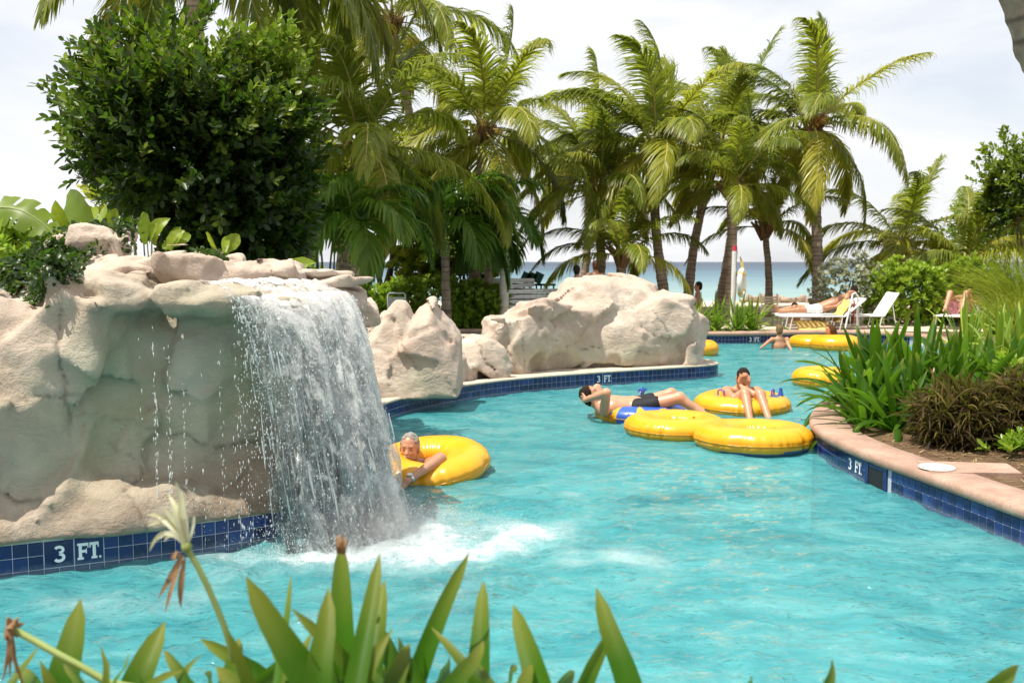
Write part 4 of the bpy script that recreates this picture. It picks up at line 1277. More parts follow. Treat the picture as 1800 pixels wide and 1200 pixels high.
def grass_clump(name, label, c, n, h, rad, mat_, seed, w=.006, grav=.35, cat='grass clump', group=None, parts='blades'):
    g = np.random.default_rng(seed)
    c = np.asarray(c, float)
    t = thing(name, label, cat, c, group)
    a = g.uniform(0, 6.283, n); rr = rad * np.sqrt(g.random(n))
    P = c + np.stack([rr * np.cos(a), rr * np.sin(a), np.zeros(n)], 1)
    D = np.stack([np.cos(a) * .35 + g.normal(0, .25, n), np.sin(a) * .35 + g.normal(0, .25, n), np.ones(n)], 1)
    D = norm(D)
    v, f, tp = strips(P, D, h * g.uniform(.6, 1.15, n), np.full(n, w), norm(np.cross(D, g.normal(size=(n, 3)))), grav * g.uniform(.5, 1.4, n), np.full(n, .15), 5, [1, 1, .95, .8, .5, .05])
    o = obj(parts, new_mesh(parts, v, f, True, {'tip': tp, 'rnd': np.repeat(np.clip(.5 + g.normal(0, .2, n), 0, 1), 12)}), mat_, t)
    o['kind'] = 'stuff'
    return t
grass_clump('tall_grass', 'tall fine fountain of yellow-green grass at the right edge', np.array([(1800 - 900) / FPX * 22.5, 22.5, .22]), 1500, 2.2, .45, GRASS_BLADE, 431, .007, .42)
grass_clump('tall_grass', 'lower fine grass clump beside the sunlit lilies', np.array([(1772 - 900) / FPX * 20.5, 20.5, .22]), 500, 1.1, .3, GRASS_BLADE, 432, .007, .5)

# ---- strap-leaved lilies
def strap(base, az, el, L, w, bend, g, twist=0.0, fold=.35, nseg=12, wind=0.0, tipw=.75):
    """one strap leaf as a grid of four strips"""
    t = np.array([math.cos(el) * math.cos(az), math.cos(el) * math.sin(az), math.sin(el)])
    side = np.array([-math.sin(az), math.cos(az), 0.0])
    p = np.array(base, float)
    rows, tips = [], []
    for k in range(nseg + 1):
        s = k / nseg
        ww = w * (0.55 + .45 * min(1, s * 3.5)) * (1 - max(0, (s - tipw + .05) / (1 - tipw + .05)) ** 1.7) + .0006
        nrm = norm(np.cross(side, t))
        cs, sn = math.cos(twist * s), math.sin(twist * s)
        sd = side * cs + nrm * sn; nn = nrm * cs - side * sn
        for x in (-1, -.5, 0, .5, 1):
            rows.append(p + sd * ww * x * .5 + nn * fold * ww * (abs(x) ** 1.5) * .5)
            tips.append(s)
        t = norm(t + np.array([0, 0, -1.0]) * bend * (.25 + 1.5 * s) / nseg + WIND * wind / nseg)
        p = p + t * L / nseg
    V = np.array(rows)
    F = np.array([[k * 5 + j, k * 5 + j + 1, k * 5 + j + 6, k * 5 + j + 5] for k in range(nseg) for j in range(4)])
    return V, F, np.array(tips)

def lily(label, base, n, L, w, seed, mat_=None, single=True, group=None, bend=(.3, 1.1), el=(.75, 1.5), azr=(0, 6.283), name='spider_lily', lvar=(.7, 1.1), wind=0.0, tone=.45):
    g = np.random.default_rng(seed)
    base = np.asarray(base, float)
    t = thing(name, label, 'plant', base, group)
    Vs, Fs, Ts, Rs, off = [], [], [], [], 0
    for k in range(n):
        q = (k + .5) / n
        az = azr[0] + (azr[1] - azr[0]) * ((k * .618034) % 1.0) + g.normal(0, .2)
        e = el[1] + (el[0] - el[1]) * q + g.normal(0, .08)
        b0 = base + np.array([math.cos(az), math.sin(az), 0]) * (.02 + .05 * q) * L
        V, F, T = strap(b0, az, e, L * g.uniform(*lvar), w * g.uniform(.8, 1.15), bend[0] + (bend[1] - bend[0]) * q + g.normal(0, .12), g, g.normal(0, .35), wind=wind)
        r = float(np.clip(tone + g.normal(0, .2), 0, 1))
        if single:
            obj('leaf', new_mesh('leaf', V, F, True, {'tip': T, 'rnd': np.full(len(V), r)}), mat_, t)
        else:
            Vs.append(V); Fs.append(F + off); off += len(V); Ts.append(T); Rs.append(np.full(len(V), r))
    if not single:
        o = obj('leaves', new_mesh('leaves', np.concatenate(Vs), np.concatenate(Fs), True, {'tip': np.concatenate(Ts), 'rnd': np.concatenate(Rs)}), mat_, t)
        o['kind'] = 'stuff'
    return t

# big clump on the right bank
LG = 'spider lilies on the planted bank'
right_lilies = [
    ('spider lily spilling over the coping beside the floating rings', 3.52, 10.2, 24, .70, 0.073, 501, (.25, 1.35), (.6, 1.8)),
    ('broad spider lily just behind the coping with a bent front leaf', 3.40, 9.55, 24, .82, 0.075, 502, (.25, 1.4), (.6, 1.9)),
    ('upright spider lily at the back of the bank clump', 3.85, 10.45, 28, 1.0, 0.083, 503, (.6, 1.45), (.35, 1.3)),
    ('tall spider lily in the middle of the bank clump', 4.25, 10.3, 28, 1.05, 0.083, 504, (.7, 1.5), (.3, 1.1)),
    ('leaning spider lily behind the dark red shrub', 4.6, 10.0, 26, .98, 0.080, 505, (.5, 1.45), (.4, 1.3)),
    ('spider lily at the right end of the bank clump', 5.0, 10.2, 24, .95, 0.077, 506, (.4, 1.4), (.4, 1.3)),
    ('small spider lily bending over the coping nearest the pool', 3.20, 8.95, 20, .72, .068, 508, (.2, 1.3), (.7, 1.9)),
    ('low spider lily in front of the dark red shrub', 3.42, 8.75, 22, .74, .068, 509, (.3, 1.4), (.6, 1.7)),
    ('thick spider lily filling the middle of the bank', 3.75, 9.05, 26, .88, .074, 510, (.5, 1.45), (.4, 1.4)),
    ('tall spider lily rising over the dark red shrub', 4.15, 9.2, 28, .98, .080, 511, (.6, 1.5), (.35, 1.2)),
    ('spider lily behind the brownish shrub at the right edge', 4.7, 9.1, 26, .95, .078, 512, (.5, 1.45), (.4, 1.3)),
    ('front spider lily of the clump above the mulch', 3.75, 9.5, 24, .85, 0.075, 507, (.4, 1.45), (.5, 1.6)),
]
for (lb, x, y, n, L, w, sd, el, bd) in right_lilies:
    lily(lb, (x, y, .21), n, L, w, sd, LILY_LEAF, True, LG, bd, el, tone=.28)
for k, (u, v, lb) in enumerate(((1755, 650, 'sunlit lily behind the bank clump near the right edge'), (1700, 630, 'sunlit lily behind the tall lilies under the pink towel'), (1800, 640, 'sunlit lily cut by the right edge of the picture'),
                                (1790, 610, 'small far sunlit lily below the tall grass'))):
    p = on(u, v, .21)
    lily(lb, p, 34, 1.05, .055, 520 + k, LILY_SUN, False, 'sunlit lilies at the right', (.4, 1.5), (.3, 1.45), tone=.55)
for k, (u, lb) in enumerate(((1222, 'lily at the left end of the clump under the life ring'), (1258, 'lily in front of the life ring post'), (1296, 'lily right of the life ring post'), (1322, 'lily at the right end of the clump by the deck'))):
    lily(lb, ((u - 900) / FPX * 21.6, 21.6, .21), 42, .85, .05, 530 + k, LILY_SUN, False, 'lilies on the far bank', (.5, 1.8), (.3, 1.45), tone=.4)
lily('dark strap-leaved lily in front of the low hedge', ((712 - 900) / FPX * 21.9, 21.9, .21), 36, .75, .05, 540, LILY_LEAF, False, 'lilies on the far bank', (.5, 1.8), (.3, 1.45), tone=.5)
lily('dark lily at the foot of the berried feather palm', ((748 - 900) / FPX * 22.0, 22.0, .21), 30, .7, .05, 541, LILY_LEAF, False, 'lilies on the far bank', (.5, 1.8), (.3, 1.45), tone=.5)

# dark red-brown strap shrub above the mulch
def wiry_shrub(label, c, r, n, seed):
    g = np.random.default_rng(seed)
    t = thing('red_leaved_shrub', label, 'shrub', (c[0], c[1], .21), 'dark red shrubs on the bank')
    O, d, rad = shell_points(np.asarray(c, float), np.asarray(r, float), n, g, .35, .25)
    D = norm(d * .6 + np.array([0, 0, .6]) + g.normal(0, .4, d.shape))
    P = np.repeat(O, 6, 0); DD = norm(np.repeat(D, 6, 0) * .4 + g.normal(0, .55, (len(P), 3)) + np.array([0, 0, .25]))
    m = P[:, 2] > .25
    P, DD = P[m], DD[m]; N = len(P)
    v, f, tp = strips(P, DD, .23 * g.uniform(.6, 1.2, N), np.full(N, .0085) * g.uniform(.7, 1.3, N), norm(np.cross(DD, g.normal(size=(N, 3)))), .45 * g.uniform(.5, 1.4, N), np.zeros(N), 4, [.7, 1, 1, .7, .1])
    obj('crown', new_mesh('crown', v, f, True, {'tip': tp, 'rnd': np.repeat(np.clip(.42 + .3 * d[:, 2].repeat(6)[m] + g.normal(0, .2, N), 0, 1), 10)}), CROTON_LEAF, t)
    mb = MB()
    for j in range(10):
        q = O[g.integers(len(O))]
        mb.tube([[c[0] + g.normal(0, .12), c[1] + g.normal(0, .1), .18], (np.array([c[0], c[1], .3]) + q) / 2, q], [.012, .008, .004], 5)
    mb.build('trunk', TWIG, t)
wiry_shrub('dark red wiry shrub overhanging the mulch by the white lid', at(1690, 738, 8.05), (.36, .30, .25), 420, 551)
wiry_shrub('dark brownish wiry shrub at the right edge above the coping', at(1800, 728, 8.0), (.30, .30, .30), 360, 552)
shrub('green_seedling', 'small light green plant behind the dark red shrub', 'plant', at(1775, 670, 8.9), (.14, .12, .16), 40, .075, .045, HEDGE_LEAF, 553, 7, .10, .3, .3)
shrub('ground_cover', 'low green ground cover at the right edge beside the coping', 'plant', (3.98, 7.55, .26), (.24, .22, .10), 90, .07, .035, HEDGE_LEAF, 554, 8, .08, .3, .3, zmin=-.1)

# mulch: loose straw and chips on the planted bank
g = np.random.default_rng(560)
n = 2600
px_ = np.stack([g.uniform(3.0, 5.2, n), g.uniform(5.2, 10.0, n), np.full(n, .232)], 1)
edge = np.interp(px_[:, 1], [5.2, 6, 7, 8, 9, 10], [3.55, 3.4, 3.22, 3.08, 3.14, 3.5])
px_ = px_[px_[:, 0] > edge]; n = len(px_)
a = g.uniform(0, 6.283, n)
D = np.stack([np.cos(a), np.sin(a), g.normal(.05, .12, n)], 1)
v, f, tp = strips(px_, D, g.uniform(.05, .16, n), g.uniform(.002, .006, n), norm(np.cross(D, [0, 0, 1.0])), np.full(n, .1), np.zeros(n), 3)
MULCH = leaf_mat('straw_mulch', (0.10, 0.06, 0.03), (0.26, 0.17, 0.08), (0.45, 0.34, 0.19), 0.1, 0.8, 0.2)
tag(obj('mulch', new_mesh('mulch', v, f, True, {'tip': tp, 'rnd': np.repeat(g.random(n), 8)}), MULCH), 'loose brown straw mulch on the planted bank', 'mulch', None, 'stuff')
# ------------------------------------------------------------------ waterfall
def falling_material(name, dens, top):
    M = Mat(name)
    v = M.n('Attribute', {'attribute_name': 'flow'}).outputs['Vector']
    sp = M.n('SeparateXYZ', Vector=v)
    def nz(sx, sy, sc, det, di=0.0):
        mp = M.n('Mapping', Vector=v); mp.inputs['Scale'].default_value = (sx, sy, 1)
        return M.noise(mp.outputs[0], sc, det, 0.62, di)
    a = M.math('ADD', M.math('MULTIPLY', nz(8, 4.6, 1.0, 8, 2.0), .55), M.math('MULTIPLY', nz(50, 26, 1.0, 6, 1.3), .45))
    a = M.math('ADD', a, M.math('MULTIPLY', M.math('SUBTRACT', M.attr('across'), .55), .10))
    fade = M.ramp(M.attr('age'), [(0.0, (top + .04,) * 3), (0.18, (top,) * 3), (0.45, (.055,) * 3), (0.8, (.015,) * 3), (1.0, (.04,) * 3)])
    al = M.ramp(M.math('ADD', M.math('ADD', a, fade), dens), [(0.50, (0, 0, 0)), (0.60, (1, 1, 1))])
    edge = M.attr('edge')
    al = M.math('MULTIPLY', al, M.ramp(M.math('ADD', edge, M.math('SUBTRACT', a, .5)), [(.15, (0, 0, 0)), (.75, (1, 1, 1))]))
    white = M.ramp(nz(40, 6, 1.0, 5, .4), [(0.3, (.92, .91, .88)), (.6, (1.0, .99, .97))])
    b = M.n('BsdfPrincipled', Base_Color=white, Roughness=0.35, Normal=M.bump(a, .3, .02))
    tl = M.n('BsdfTranslucent', Color=(.98, .96, .93))
    m1 = M.n('MixShader', Fac=.55); M.t.links.new(b.outputs[0], m1.inputs[1]); M.t.links.new(tl.outputs[0], m1.inputs[2])
    tr = M.n('BsdfTransparent', Color=(.97, .98, .98))
    gl = M.n('BsdfGlossy', Roughness=.08, Normal=M.bump(a, .9, .03))
    m0 = M.n('MixShader', Fac=M.math('MULTIPLY', edge, .10)); M.t.links.new(tr.outputs[0], m0.inputs[1]); M.t.links.new(gl.outputs[0], m0.inputs[2])
    m2 = M.n('MixShader', Fac=M.math('MULTIPLY', al, .88)); M.t.links.new(m0.outputs[0], m2.inputs[1]); M.t.links.new(m1.outputs[0], m2.inputs[2])
    return M.surf(m2)
SHEET = falling_material('falling_water', -.02, .15)
STREAM = falling_material('running_water', .03, .10)
def drop_material():
    M = Mat('water_drops')
    b = M.n('BsdfPrincipled', Base_Color=(.84, .88, .89), Roughness=.12)
    tl = M.n('BsdfTranslucent', Color=(.9, .93, .93))
    tr = M.n('BsdfTransparent')
    m1 = M.n('MixShader', Fac=.4); M.t.links.new(b.outputs[0], m1.inputs[1]); M.t.links.new(tl.outputs[0], m1.inputs[2])
    m2 = M.n('MixShader', Fac=.30); M.t.links.new(m1.outputs[0], m2.inputs[1]); M.t.links.new(tr.outputs[0], m2.inputs[2])
    return M.surf(m2)
DROPS = drop_material()

LIP = catmull([(-1.68, 5.80, 1.515), (-1.50, 5.98, 1.525), (-1.32, 6.20, 1.53), (-1.19, 6.48, 1.53), (-1.13, 6.80, 1.52)], 101)
def lip(s): return np.stack([np.interp(s, np.linspace(0, 1, 101), LIP[:, k]) for k in range(3)], -1)
def launch(s):
    vx = np.interp(s, [0, .12, .35, .7, 1], [.46, .62, .72, .66, .42])
    vy = np.interp(s, [0, .12, .35, .7, 1], [.05, -.15, -.28, -.26, -.10])
    return np.stack([vx, vy, np.full_like(vx, .10)], -1)
TF = .60
def path(s, t, jit=0.0):
    return lip(s) + launch(s) * t[..., None] * (1 + np.asarray(jit))[..., None] + np.array([0, 0, -4.9]) * (t ** 2)[..., None]

wf = thing('waterfall', 'white waterfall pouring off the rock ledge into the pool', 'waterfall', (-.98, 6.05, 0))
def flow_mesh(name, Pts, S, T, edge, mat_):
    n, m = S.shape
    ii = np.arange(n * m).reshape(n, m)
    F = np.stack([ii[:-1, :-1], ii[1:, :-1], ii[1:, 1:], ii[:-1, 1:]], -1).reshape(-1, 4)
    me = new_mesh(name, Pts.reshape(-1, 3), F, True, {'edge': edge.ravel(), 'age': np.clip(T - T.min(), 0, 1).ravel(), 'across': (S - S.min()).ravel()})
    at_ = me.attributes.new('flow', 'FLOAT_VECTOR', 'POINT')
    at_.data.foreach_set('vector', np.stack([S.ravel(), T.ravel(), np.zeros(S.size)], 1).astype(np.float32).ravel())
    return obj(name, me, mat_, wf)
g = np.random.default_rng(900)
for lay in range(4):
    S, T = np.meshgrid(np.linspace(.02, 1, 110), np.linspace(0, 1, 60), indexing='ij')
    q = np.stack([S * 9 + lay * 13, T * 1.5, np.full_like(S, lay * 7.0)], -1)
    jit = .32 * fbm(q, 3) + (lay - 1.5) * .12
    Pt = path(S, T * TF, jit)
    Pt += (T[..., None] * .13) * np.stack([fbm(q * 2 + 5, 2), fbm(q * 2 + 9, 2), np.zeros_like(S)], -1)
    Pt[..., 2] = np.maximum(Pt[..., 2], -.03)
    ed = np.clip(S / .22, 0, 1) * np.clip((1 - S) / .12, 0, 1)
    flow_mesh('falling_sheet', Pt, S + lay * 3.3, T + lay * 1.7, ed, SHEET)
# the stream on top of the ledge
S, T = np.meshgrid(np.linspace(0, 1, 70), np.linspace(0, 1, 40), indexing='ij')
up = catmull([(-2.02, 6.12, 1.60), (-1.85, 6.35, 1.60), (-1.66, 6.60, 1.60), (-1.50, 6.90, 1.59), (-1.42, 7.05, 1.58)], 70)[:, None]
Pt = up * (1 - T[..., None]) + lip(S) * T[..., None]
Pt[..., 2] += .035 * np.sin(np.pi * T) + .022 * fbm(np.stack([S * 14, T * 6, S * 0], -1), 3) * np.clip(T * 5, 0, 1) * np.clip((1 - T) * 6, .2, 1)
flow_mesh('running_stream', Pt, S, T * .4, np.clip(S / .1, 0, 1) * np.clip(T / .12, 0, 1), STREAM)

# loose strands and flung drops
def strand_set(s, j, t0, t1, r, off):
    """broken ropes of water following the fall"""
    mb_v, mb_f, nn = [], [], 0
    K = 7
    for i in range(len(s)):
        tt = np.linspace(t0[i], t1[i], K)
        p = path(np.full(K, s[i]), tt, np.full(K, j[i])) + off[i] * (tt / TF)[:, None]
        p += .006 * fbm(np.stack([tt * 14, np.full(K, i * 1.7), np.zeros(K)], -1), 2)[:, None]
        rad = r[i] * np.sin(np.linspace(.15, math.pi - .1, K)) ** .7
        th = np.arange(4) * math.pi / 2
        ring = p[:, None] + rad[:, None, None] * np.stack([np.cos(th), np.sin(th), np.zeros(4)], -1)[None]
        mb_v.append(ring.reshape(-1, 3))
        k = np.arange(K - 1)[:, None] * 4; jx = np.arange(4)[None]
        mb_f.append(np.stack([k + jx, k + (jx + 1) % 4, k + 4 + (jx + 1) % 4, k + 4 + jx], -1).reshape(-1, 4) + nn); nn += K * 4
    return np.concatenate(mb_v), np.concatenate(mb_f)
n = 520
s = np.clip(g.beta(1.1, 1.1, n), .01, .995); t0 = TF * g.uniform(.05, .85, n)
v, f = strand_set(s, g.normal(0, .14, n), t0, np.minimum(t0 + TF * g.uniform(.03, .11, n), TF), g.uniform(.0022, .006, n), g.normal(0, .045, (n, 3)))
v[:, 2] = np.maximum(v[:, 2], -.02)
tag(obj('water_strands', new_mesh('water_strands', v, f, True), DROPS, wf), kind='stuff')

OCT_V = np.array([[1, 0, 0], [-1, 0, 0], [0, 1, 0], [0, -1, 0], [0, 0, 1], [0, 0, -1]], float)
OCT_F = np.array([[0, 2, 4], [2, 1, 4], [1, 3, 4], [3, 0, 4], [2, 0, 5], [1, 2, 5], [3, 1, 5], [0, 3, 5]])
def drops(name, P, r, stretch, parent):
    n = len(P)
    V = P[:, None] + OCT_V[None] * (r[:, None, None] * np.stack([np.ones(n), np.ones(n), stretch], 1)[:, None])
    F = (np.arange(n)[:, None, None] * 6 + OCT_F[None]).reshape(-1, 3)
    return tag(obj(name, new_mesh(name, V.reshape(-1, 3), F, True), DROPS, parent), kind='stuff')
n = 9000
s = np.clip(g.beta(.9, 1.0, n), 0, 1); tt = TF * g.uniform(.12, 1, n) ** .8
P = path(s, tt, g.normal(0, .22, n)) + g.normal(0, .045, (n, 3)) * (tt / TF)[:, None]
P = P[P[:, 2] > 0]
drops('falling_drops', P, g.uniform(.0012, .0042, len(P)), g.uniform(1.2, 3.2, len(P)), wf)
# splash where it strikes
n = 4200
s = g.uniform(.05, 1, n)
hit = path(s, np.full(n, TF * .93), g.normal(0, .16, n)); hit[:, 2] = 0
P = hit + np.stack([g.normal(.03, .16, n), g.normal(-.03, .14, n), np.abs(g.exponential(.055, n))], 1)
drops('splash_drops', P, g.uniform(.001, .0042, n), np.full(n, 1.0), wf)
n = 16000
s = g.uniform(.0, 1, n)
hit = path(s, np.full(n, TF * .93), g.normal(0, .2, n)); hit[:, 2] = 0
P = hit + np.stack([g.normal(.10, .22, n), g.normal(-.05, .17, n), np.abs(g.exponential(.05, n))], 1)
k = np.where(g.random(n) < .35)[0]
P[k] += np.stack([np.abs(g.normal(.25, .28, len(k))), g.normal(.02, .12, len(k)), np.zeros(len(k))], 1)
drops('fine_spray', P, g.uniform(.0008, .0022, n), np.full(n, 1.0), wf)
# thin drips from the overhanging lip
DR = []
for (u, Yd, k, wd) in ((268, 5.70, 130, .006), (292, 5.72, 140, .007), (318, 5.74, 40, .004), (243, 5.68, 16, .003), (385, 5.80, 45, .010), (415, 5.84, 70, .016), (430, 5.86, 60, .02), (330, 5.76, 14, .003), (350, 5.78, 12, .004)):
    x = (u - 900) / FPX * Yd
    zz = 1.44 - 1.40 * np.sqrt(g.random(k))
    DR.append(np.stack([x + g.normal(0, wd, k), Yd + g.normal(0, wd, k), zz], 1))
P = np.concatenate(DR); P = P[P[:, 2] > .02]
drops('dripping_water', P, g.uniform(.0014, .0036, len(P)), g.uniform(1.5, 7, len(P)), wf)

# drifting spray over the impact
def mist_material():
    M = Mat('spray_mist')
    co = M.coords('Object')
    r = M.n('VectorMath', {'operation': 'LENGTH'}); M.t.links.new(co, r.inputs[0])
    fall = M.math('POWER', M.math('SUBTRACT', 1.0, r.outputs['Value'], True), 1.3)
    d = M.math('MULTIPLY', fall, M.math('MULTIPLY', M.ramp(M.noise(co, 2.6, 4, .65), [(.35, (0, 0, 0)), (.7, (1, 1, 1))]), 5.5))
    v = M.n('VolumePrincipled', Color=(.97, .98, .98))
    M.t.links.new(d, v.inputs['Density']); v.inputs['Anisotropy'].default_value = .2
    M.t.links.new(v.outputs[0], M.out.inputs['Volume'])
    return M.m
th, ph = np.linspace(0, 2 * math.pi, 25)[:-1], np.linspace(0, math.pi, 13)
mb = MB(); mb.lathe((0, 0, 0), [(max(math.sin(p), .001), -math.cos(p)) for p in ph], 24)
ms = mb.build('spray_mist', mist_material(), None, True)
ms.parent = wf
ms.location = Vector((-.86, 5.98, .10)) - wf.location
ms.scale = (.62, .42, .26)
ms['kind'] = 'stuff'
# ------------------------------------------------------------------ skimmer, lid, concrete pad on the right bank
sk = idx(out, (2.772, 7.47))
c0 = out[sk]; tg = norm(out[sk + 3] - out[sk - 3]); nr = s_out * np.array([tg[1], -tg[0]])
RS = np.array([[tg[0], nr[0], 0], [tg[1], nr[1], 0], [0, 0, 1]])
t = thing('pool_skimmer', 'dark square skimmer opening in the blue tile band of the planted bank', 'skimmer', (c0[0], c0[1], .02))
mb = MB(); mb.box((c0[0] - nr[0] * .004, c0[1] - nr[1] * .004, .07), (.112, .004, .092), RS); mb.build('opening', RECESS_SHADE, t)  # dark panel on the wall face in place of a shaded hollow
mb = MB()
BLUE_TRIM = plain('dark_blue_trim_tile', (0.010, 0.02, 0.12), 0.2, 0.5, 0.2)
for sx in (-1, 1): mb.box((c0[0] + tg[0] * sx * .134, c0[1] + tg[1] * sx * .134, .075), (.022, .012, .10), RS)
mb.box((c0[0], c0[1], .155), (.105, .010, .012), RS)
mb.build('frame', BLUE_TRIM, t)
pc = on(1650, 822, .27)
t = thing('concrete_pad', 'pinkish square concrete pad set behind the coping under the white lid', 'pad', (pc[0] + .12, pc[1] + .12, .2))
V = [(-.26, -.20), (.36, -.24), (.42, .10), (-.20, .20)]
mb = MB(); n4 = [(pc[0] + .16 + x, pc[1] + .10 + y) for x, y in V]
mb.add([(x, y, z) for z in (.19, .262) for x, y in n4], [[3, 2, 1, 0], [4, 5, 6, 7], [0, 1, 5, 4], [1, 2, 6, 5], [2, 3, 7, 6], [3, 0, 4, 7]])
mb.build('block', COPING, t)
WHITE_PLASTIC = plain('white_plastic', (0.72, 0.70, 0.64), 0.4, 0.4, 0.06, 5)
mb = MB(); mb.lathe((pc[0], pc[1] + .03, .262), [(.115, 0), (.125, .004), (.123, .012), (.10, .017), (.02, .018), (.001, .018)], 28)
tag(mb.build('skimmer_lid', WHITE_PLASTIC, None, True), 'round white skimmer lid lying on the pink concrete pad', 'lid')

# ------------------------------------------------------------------ floating rings
def vinyl(name, color, rough=.28):
    M = Mat(name)
    co = M.coords()
    col = M.ramp(M.noise(co, 3, 5), [(.3, tuple(np.array(color) * .92)), (.7, tuple(np.minimum(np.array(color) * 1.06, 1)))])
    b = M.n('BsdfPrincipled', Base_Color=col, Roughness=rough)
    M.t.links.new(M.bump(M.noise(co, 9, 4), .12, .02), b.inputs['Normal'])
    return M.surf(b)
YELLOW = vinyl('yellow_vinyl', (.80, .375, .012))
SEAM = vinyl('darker_yellow_seam', (.50, .26, .012))
GREY_BLUE = vinyl('grey_blue_vinyl', (.10, .13, .24))
ROYAL = vinyl('royal_blue_vinyl', (.03, .10, .42))
PURPLE = plain('purple_handle', (.16, .07, .36), .4)
RG = 'yellow floating rings in the lazy river'
def ring_float(label, c, od=1.08, rm=.185, flat=.74, tilt=(0, 0), yaw=0.0, seed=0, paint=None, squash=None, name='float_ring', nth=180):
    g = np.random.default_rng(seed + 900)
    c = np.asarray(c, float)
    t = thing(name, label, 'pool float', c, RG)
    R0 = od / 2 - rm
    nph = 36
    th = np.linspace(0, 2 * math.pi, nth, endpoint=False); ph = np.linspace(0, 2 * math.pi, nph, endpoint=False)
    TH, PH = np.meshgrid(th, ph, indexing='ij')
    k = 44
    pos = np.sort(g.uniform(0, 2 * math.pi, k)); amp = g.uniform(.25, 1.0, k); wid = g.uniform(.02, .045, k)
    dd = np.abs((TH[..., None] - pos + math.pi) % (2 * math.pi) - math.pi)
    puck = (amp * np.exp(-(dd / wid) ** 2)).sum(-1)
    so = np.exp(-((np.minimum(PH, 2 * math.pi - PH)) / .62) ** 2)
    si = np.exp(-((PH - math.pi) / .7) ** 2)
    r = rm * (1 + .018 * np.sin(3 * TH + seed) + .012 * np.sin(7 * TH + 2 * seed)) - .020 * puck * so - .012 * (.5 + .5 * np.sin(TH * 30 + 4 * np.sin(TH * 5))) * si
    r -= .007 * np.exp(-((np.minimum(PH, 2 * math.pi - PH)) / .09) ** 2)
    X_ = (R0 + r * np.cos(PH)) * np.cos(TH); Y_ = (R0 + r * np.cos(PH)) * np.sin(TH); Z_ = flat * r * np.sin(PH)
    if squash is not None: Z_ = Z_ - squash(TH, PH)
    V = np.stack([X_, Y_, Z_], -1).reshape(-1, 3)
    cx, sx, cy, sy = math.cos(tilt[0]), math.sin(tilt[0]), math.cos(tilt[1]), math.sin(tilt[1])
    R = rotz(yaw) if False else np.eye(3)
    R = np.array([[cy, 0, sy], [0, 1, 0], [-sy, 0, cy]]) @ np.array([[1, 0, 0], [0, cx, -sx], [0, sx, cx]]) @ rotz(yaw)
    ii = np.arange(nth * nph).reshape(nth, nph)
    F = np.stack([ii, np.roll(ii, -1, 0), np.roll(np.roll(ii, -1, 0), -1, 1), np.roll(ii, -1, 1)], -1).reshape(-1, 4)
    mi = np.zeros((nth, nph), int)
    if paint is not None: mi = paint(TH, PH, V.reshape(nth, nph, 3))
    tube_o = obj('tube', new_mesh('tube', V @ R.T + c, F, True, None, mi.ravel()), [YELLOW, ROYAL, GREY_BLUE], t)
    # welded seam round the outside
    rs = R0 + rm * (1 + .018 * np.sin(3 * th + seed) + .012 * np.sin(7 * th + 2 * seed)) - .006 - .010 * puck[:, 0]
    pts = np.stack([rs * np.cos(th), rs * np.sin(th), np.zeros(nth)], 1)
    zz = 0 if squash is None else squash(th, th * 0)
    pts[:, 2] -= zz
    prof_ = np.array([(-.004, .003), (.008, .0015), (.008, -.0015), (-.004, -.003)])
    Vs = np.concatenate([pts + np.stack([p[0] * np.cos(th), p[0] * np.sin(th), np.full(nth, p[1])], 1) for p in prof_])
    Fs = np.array([[q * nth + i, q * nth + (i + 1) % nth, (q + 1) * nth + (i + 1) % nth, (q + 1) * nth + i] for q in range(3) for i in range(nth)])
    obj('seam', new_mesh('seam', Vs @ R.T + c, Fs, True), SEAM, tube_o)
    va = -1.0
    pv = np.array([(R0 - rm * .8) * math.cos(va), (R0 - rm * .8) * math.sin(va), flat * rm * .62])
    mb = MB(); mb.tube([R @ pv + c, R @ (pv + [0, 0, .03]) + c], .012, 8); mb.build('valve', SEAM, tube_o, True)
    return t, R, R0

def under(TH, PH, V):
    m = (V[..., 2] < -.062 - .02 * np.sin(2 * TH)) & ((np.sin(TH - .5) < .2) | (np.cos(TH) > .8))
    return np.where(m, 2, 0)
cA = on(1330, 778, .075); cA = np.array([(1330 - 900) / FPX * 9.22, 9.22, .078])
ring_float('big plain yellow ring floating nearest the planted bank', cA, 1.11, .20, .68, (math.radians(-1.5), 0), .4, 1, under)
ring_float('plain yellow ring half hidden behind the big one by the bank', ((1190 - 900) / FPX * 9.90, 9.90, .072), 1.03, .185, .66, (0, 0), .9, 2)
def stripes(TH, PH, V):
    rr = np.hypot(V[..., 0], V[..., 1])
    top = V[..., 2] > 0
    a = (TH + .15 * np.sin(4 * rr * 9)) % (2 * math.pi)
    st = top & (((a > 3.3) & (a < 4.9) & (np.abs(rr - (.36 + .05 * np.sin(a * 1.0))) < .022)) | ((a > 3.5) & (a < 4.6) & (np.abs(rr - .30) < .012)) | ((a > 5.6) & (a < 6.2) & (np.abs(rr - .40) < .05)))
    return np.where(st, 2, 0)
tS, RSt, R0s = ring_float('yellow ring with grey stripes and purple handles carrying the seated bather', ((1308 - 900) / FPX * 11.55, 11.55, .062), 1.12, .205, .62, (math.radians(2), 0), 0.0, 3, stripes)
cS = np.array([(1308 - 900) / FPX * 11.55, 11.55, .045])
for (a, nm) in ((3.75, 'handle'), (5.75, 'handle')):
    b0 = cS + np.array([.36 * math.cos(a - .13), .36 * math.sin(a - .13), .15]); b1 = cS + np.array([.36 * math.cos(a + .13), .36 * math.sin(a + .13), .15])
    mb = MB(); mb.tube([b0, b0 + [0, 0, .05], (b0 + b1) / 2 + [0, 0, .065], b1 + [0, 0, .05], b1], .010, 8); mb.build(nm, PURPLE, tS, True)
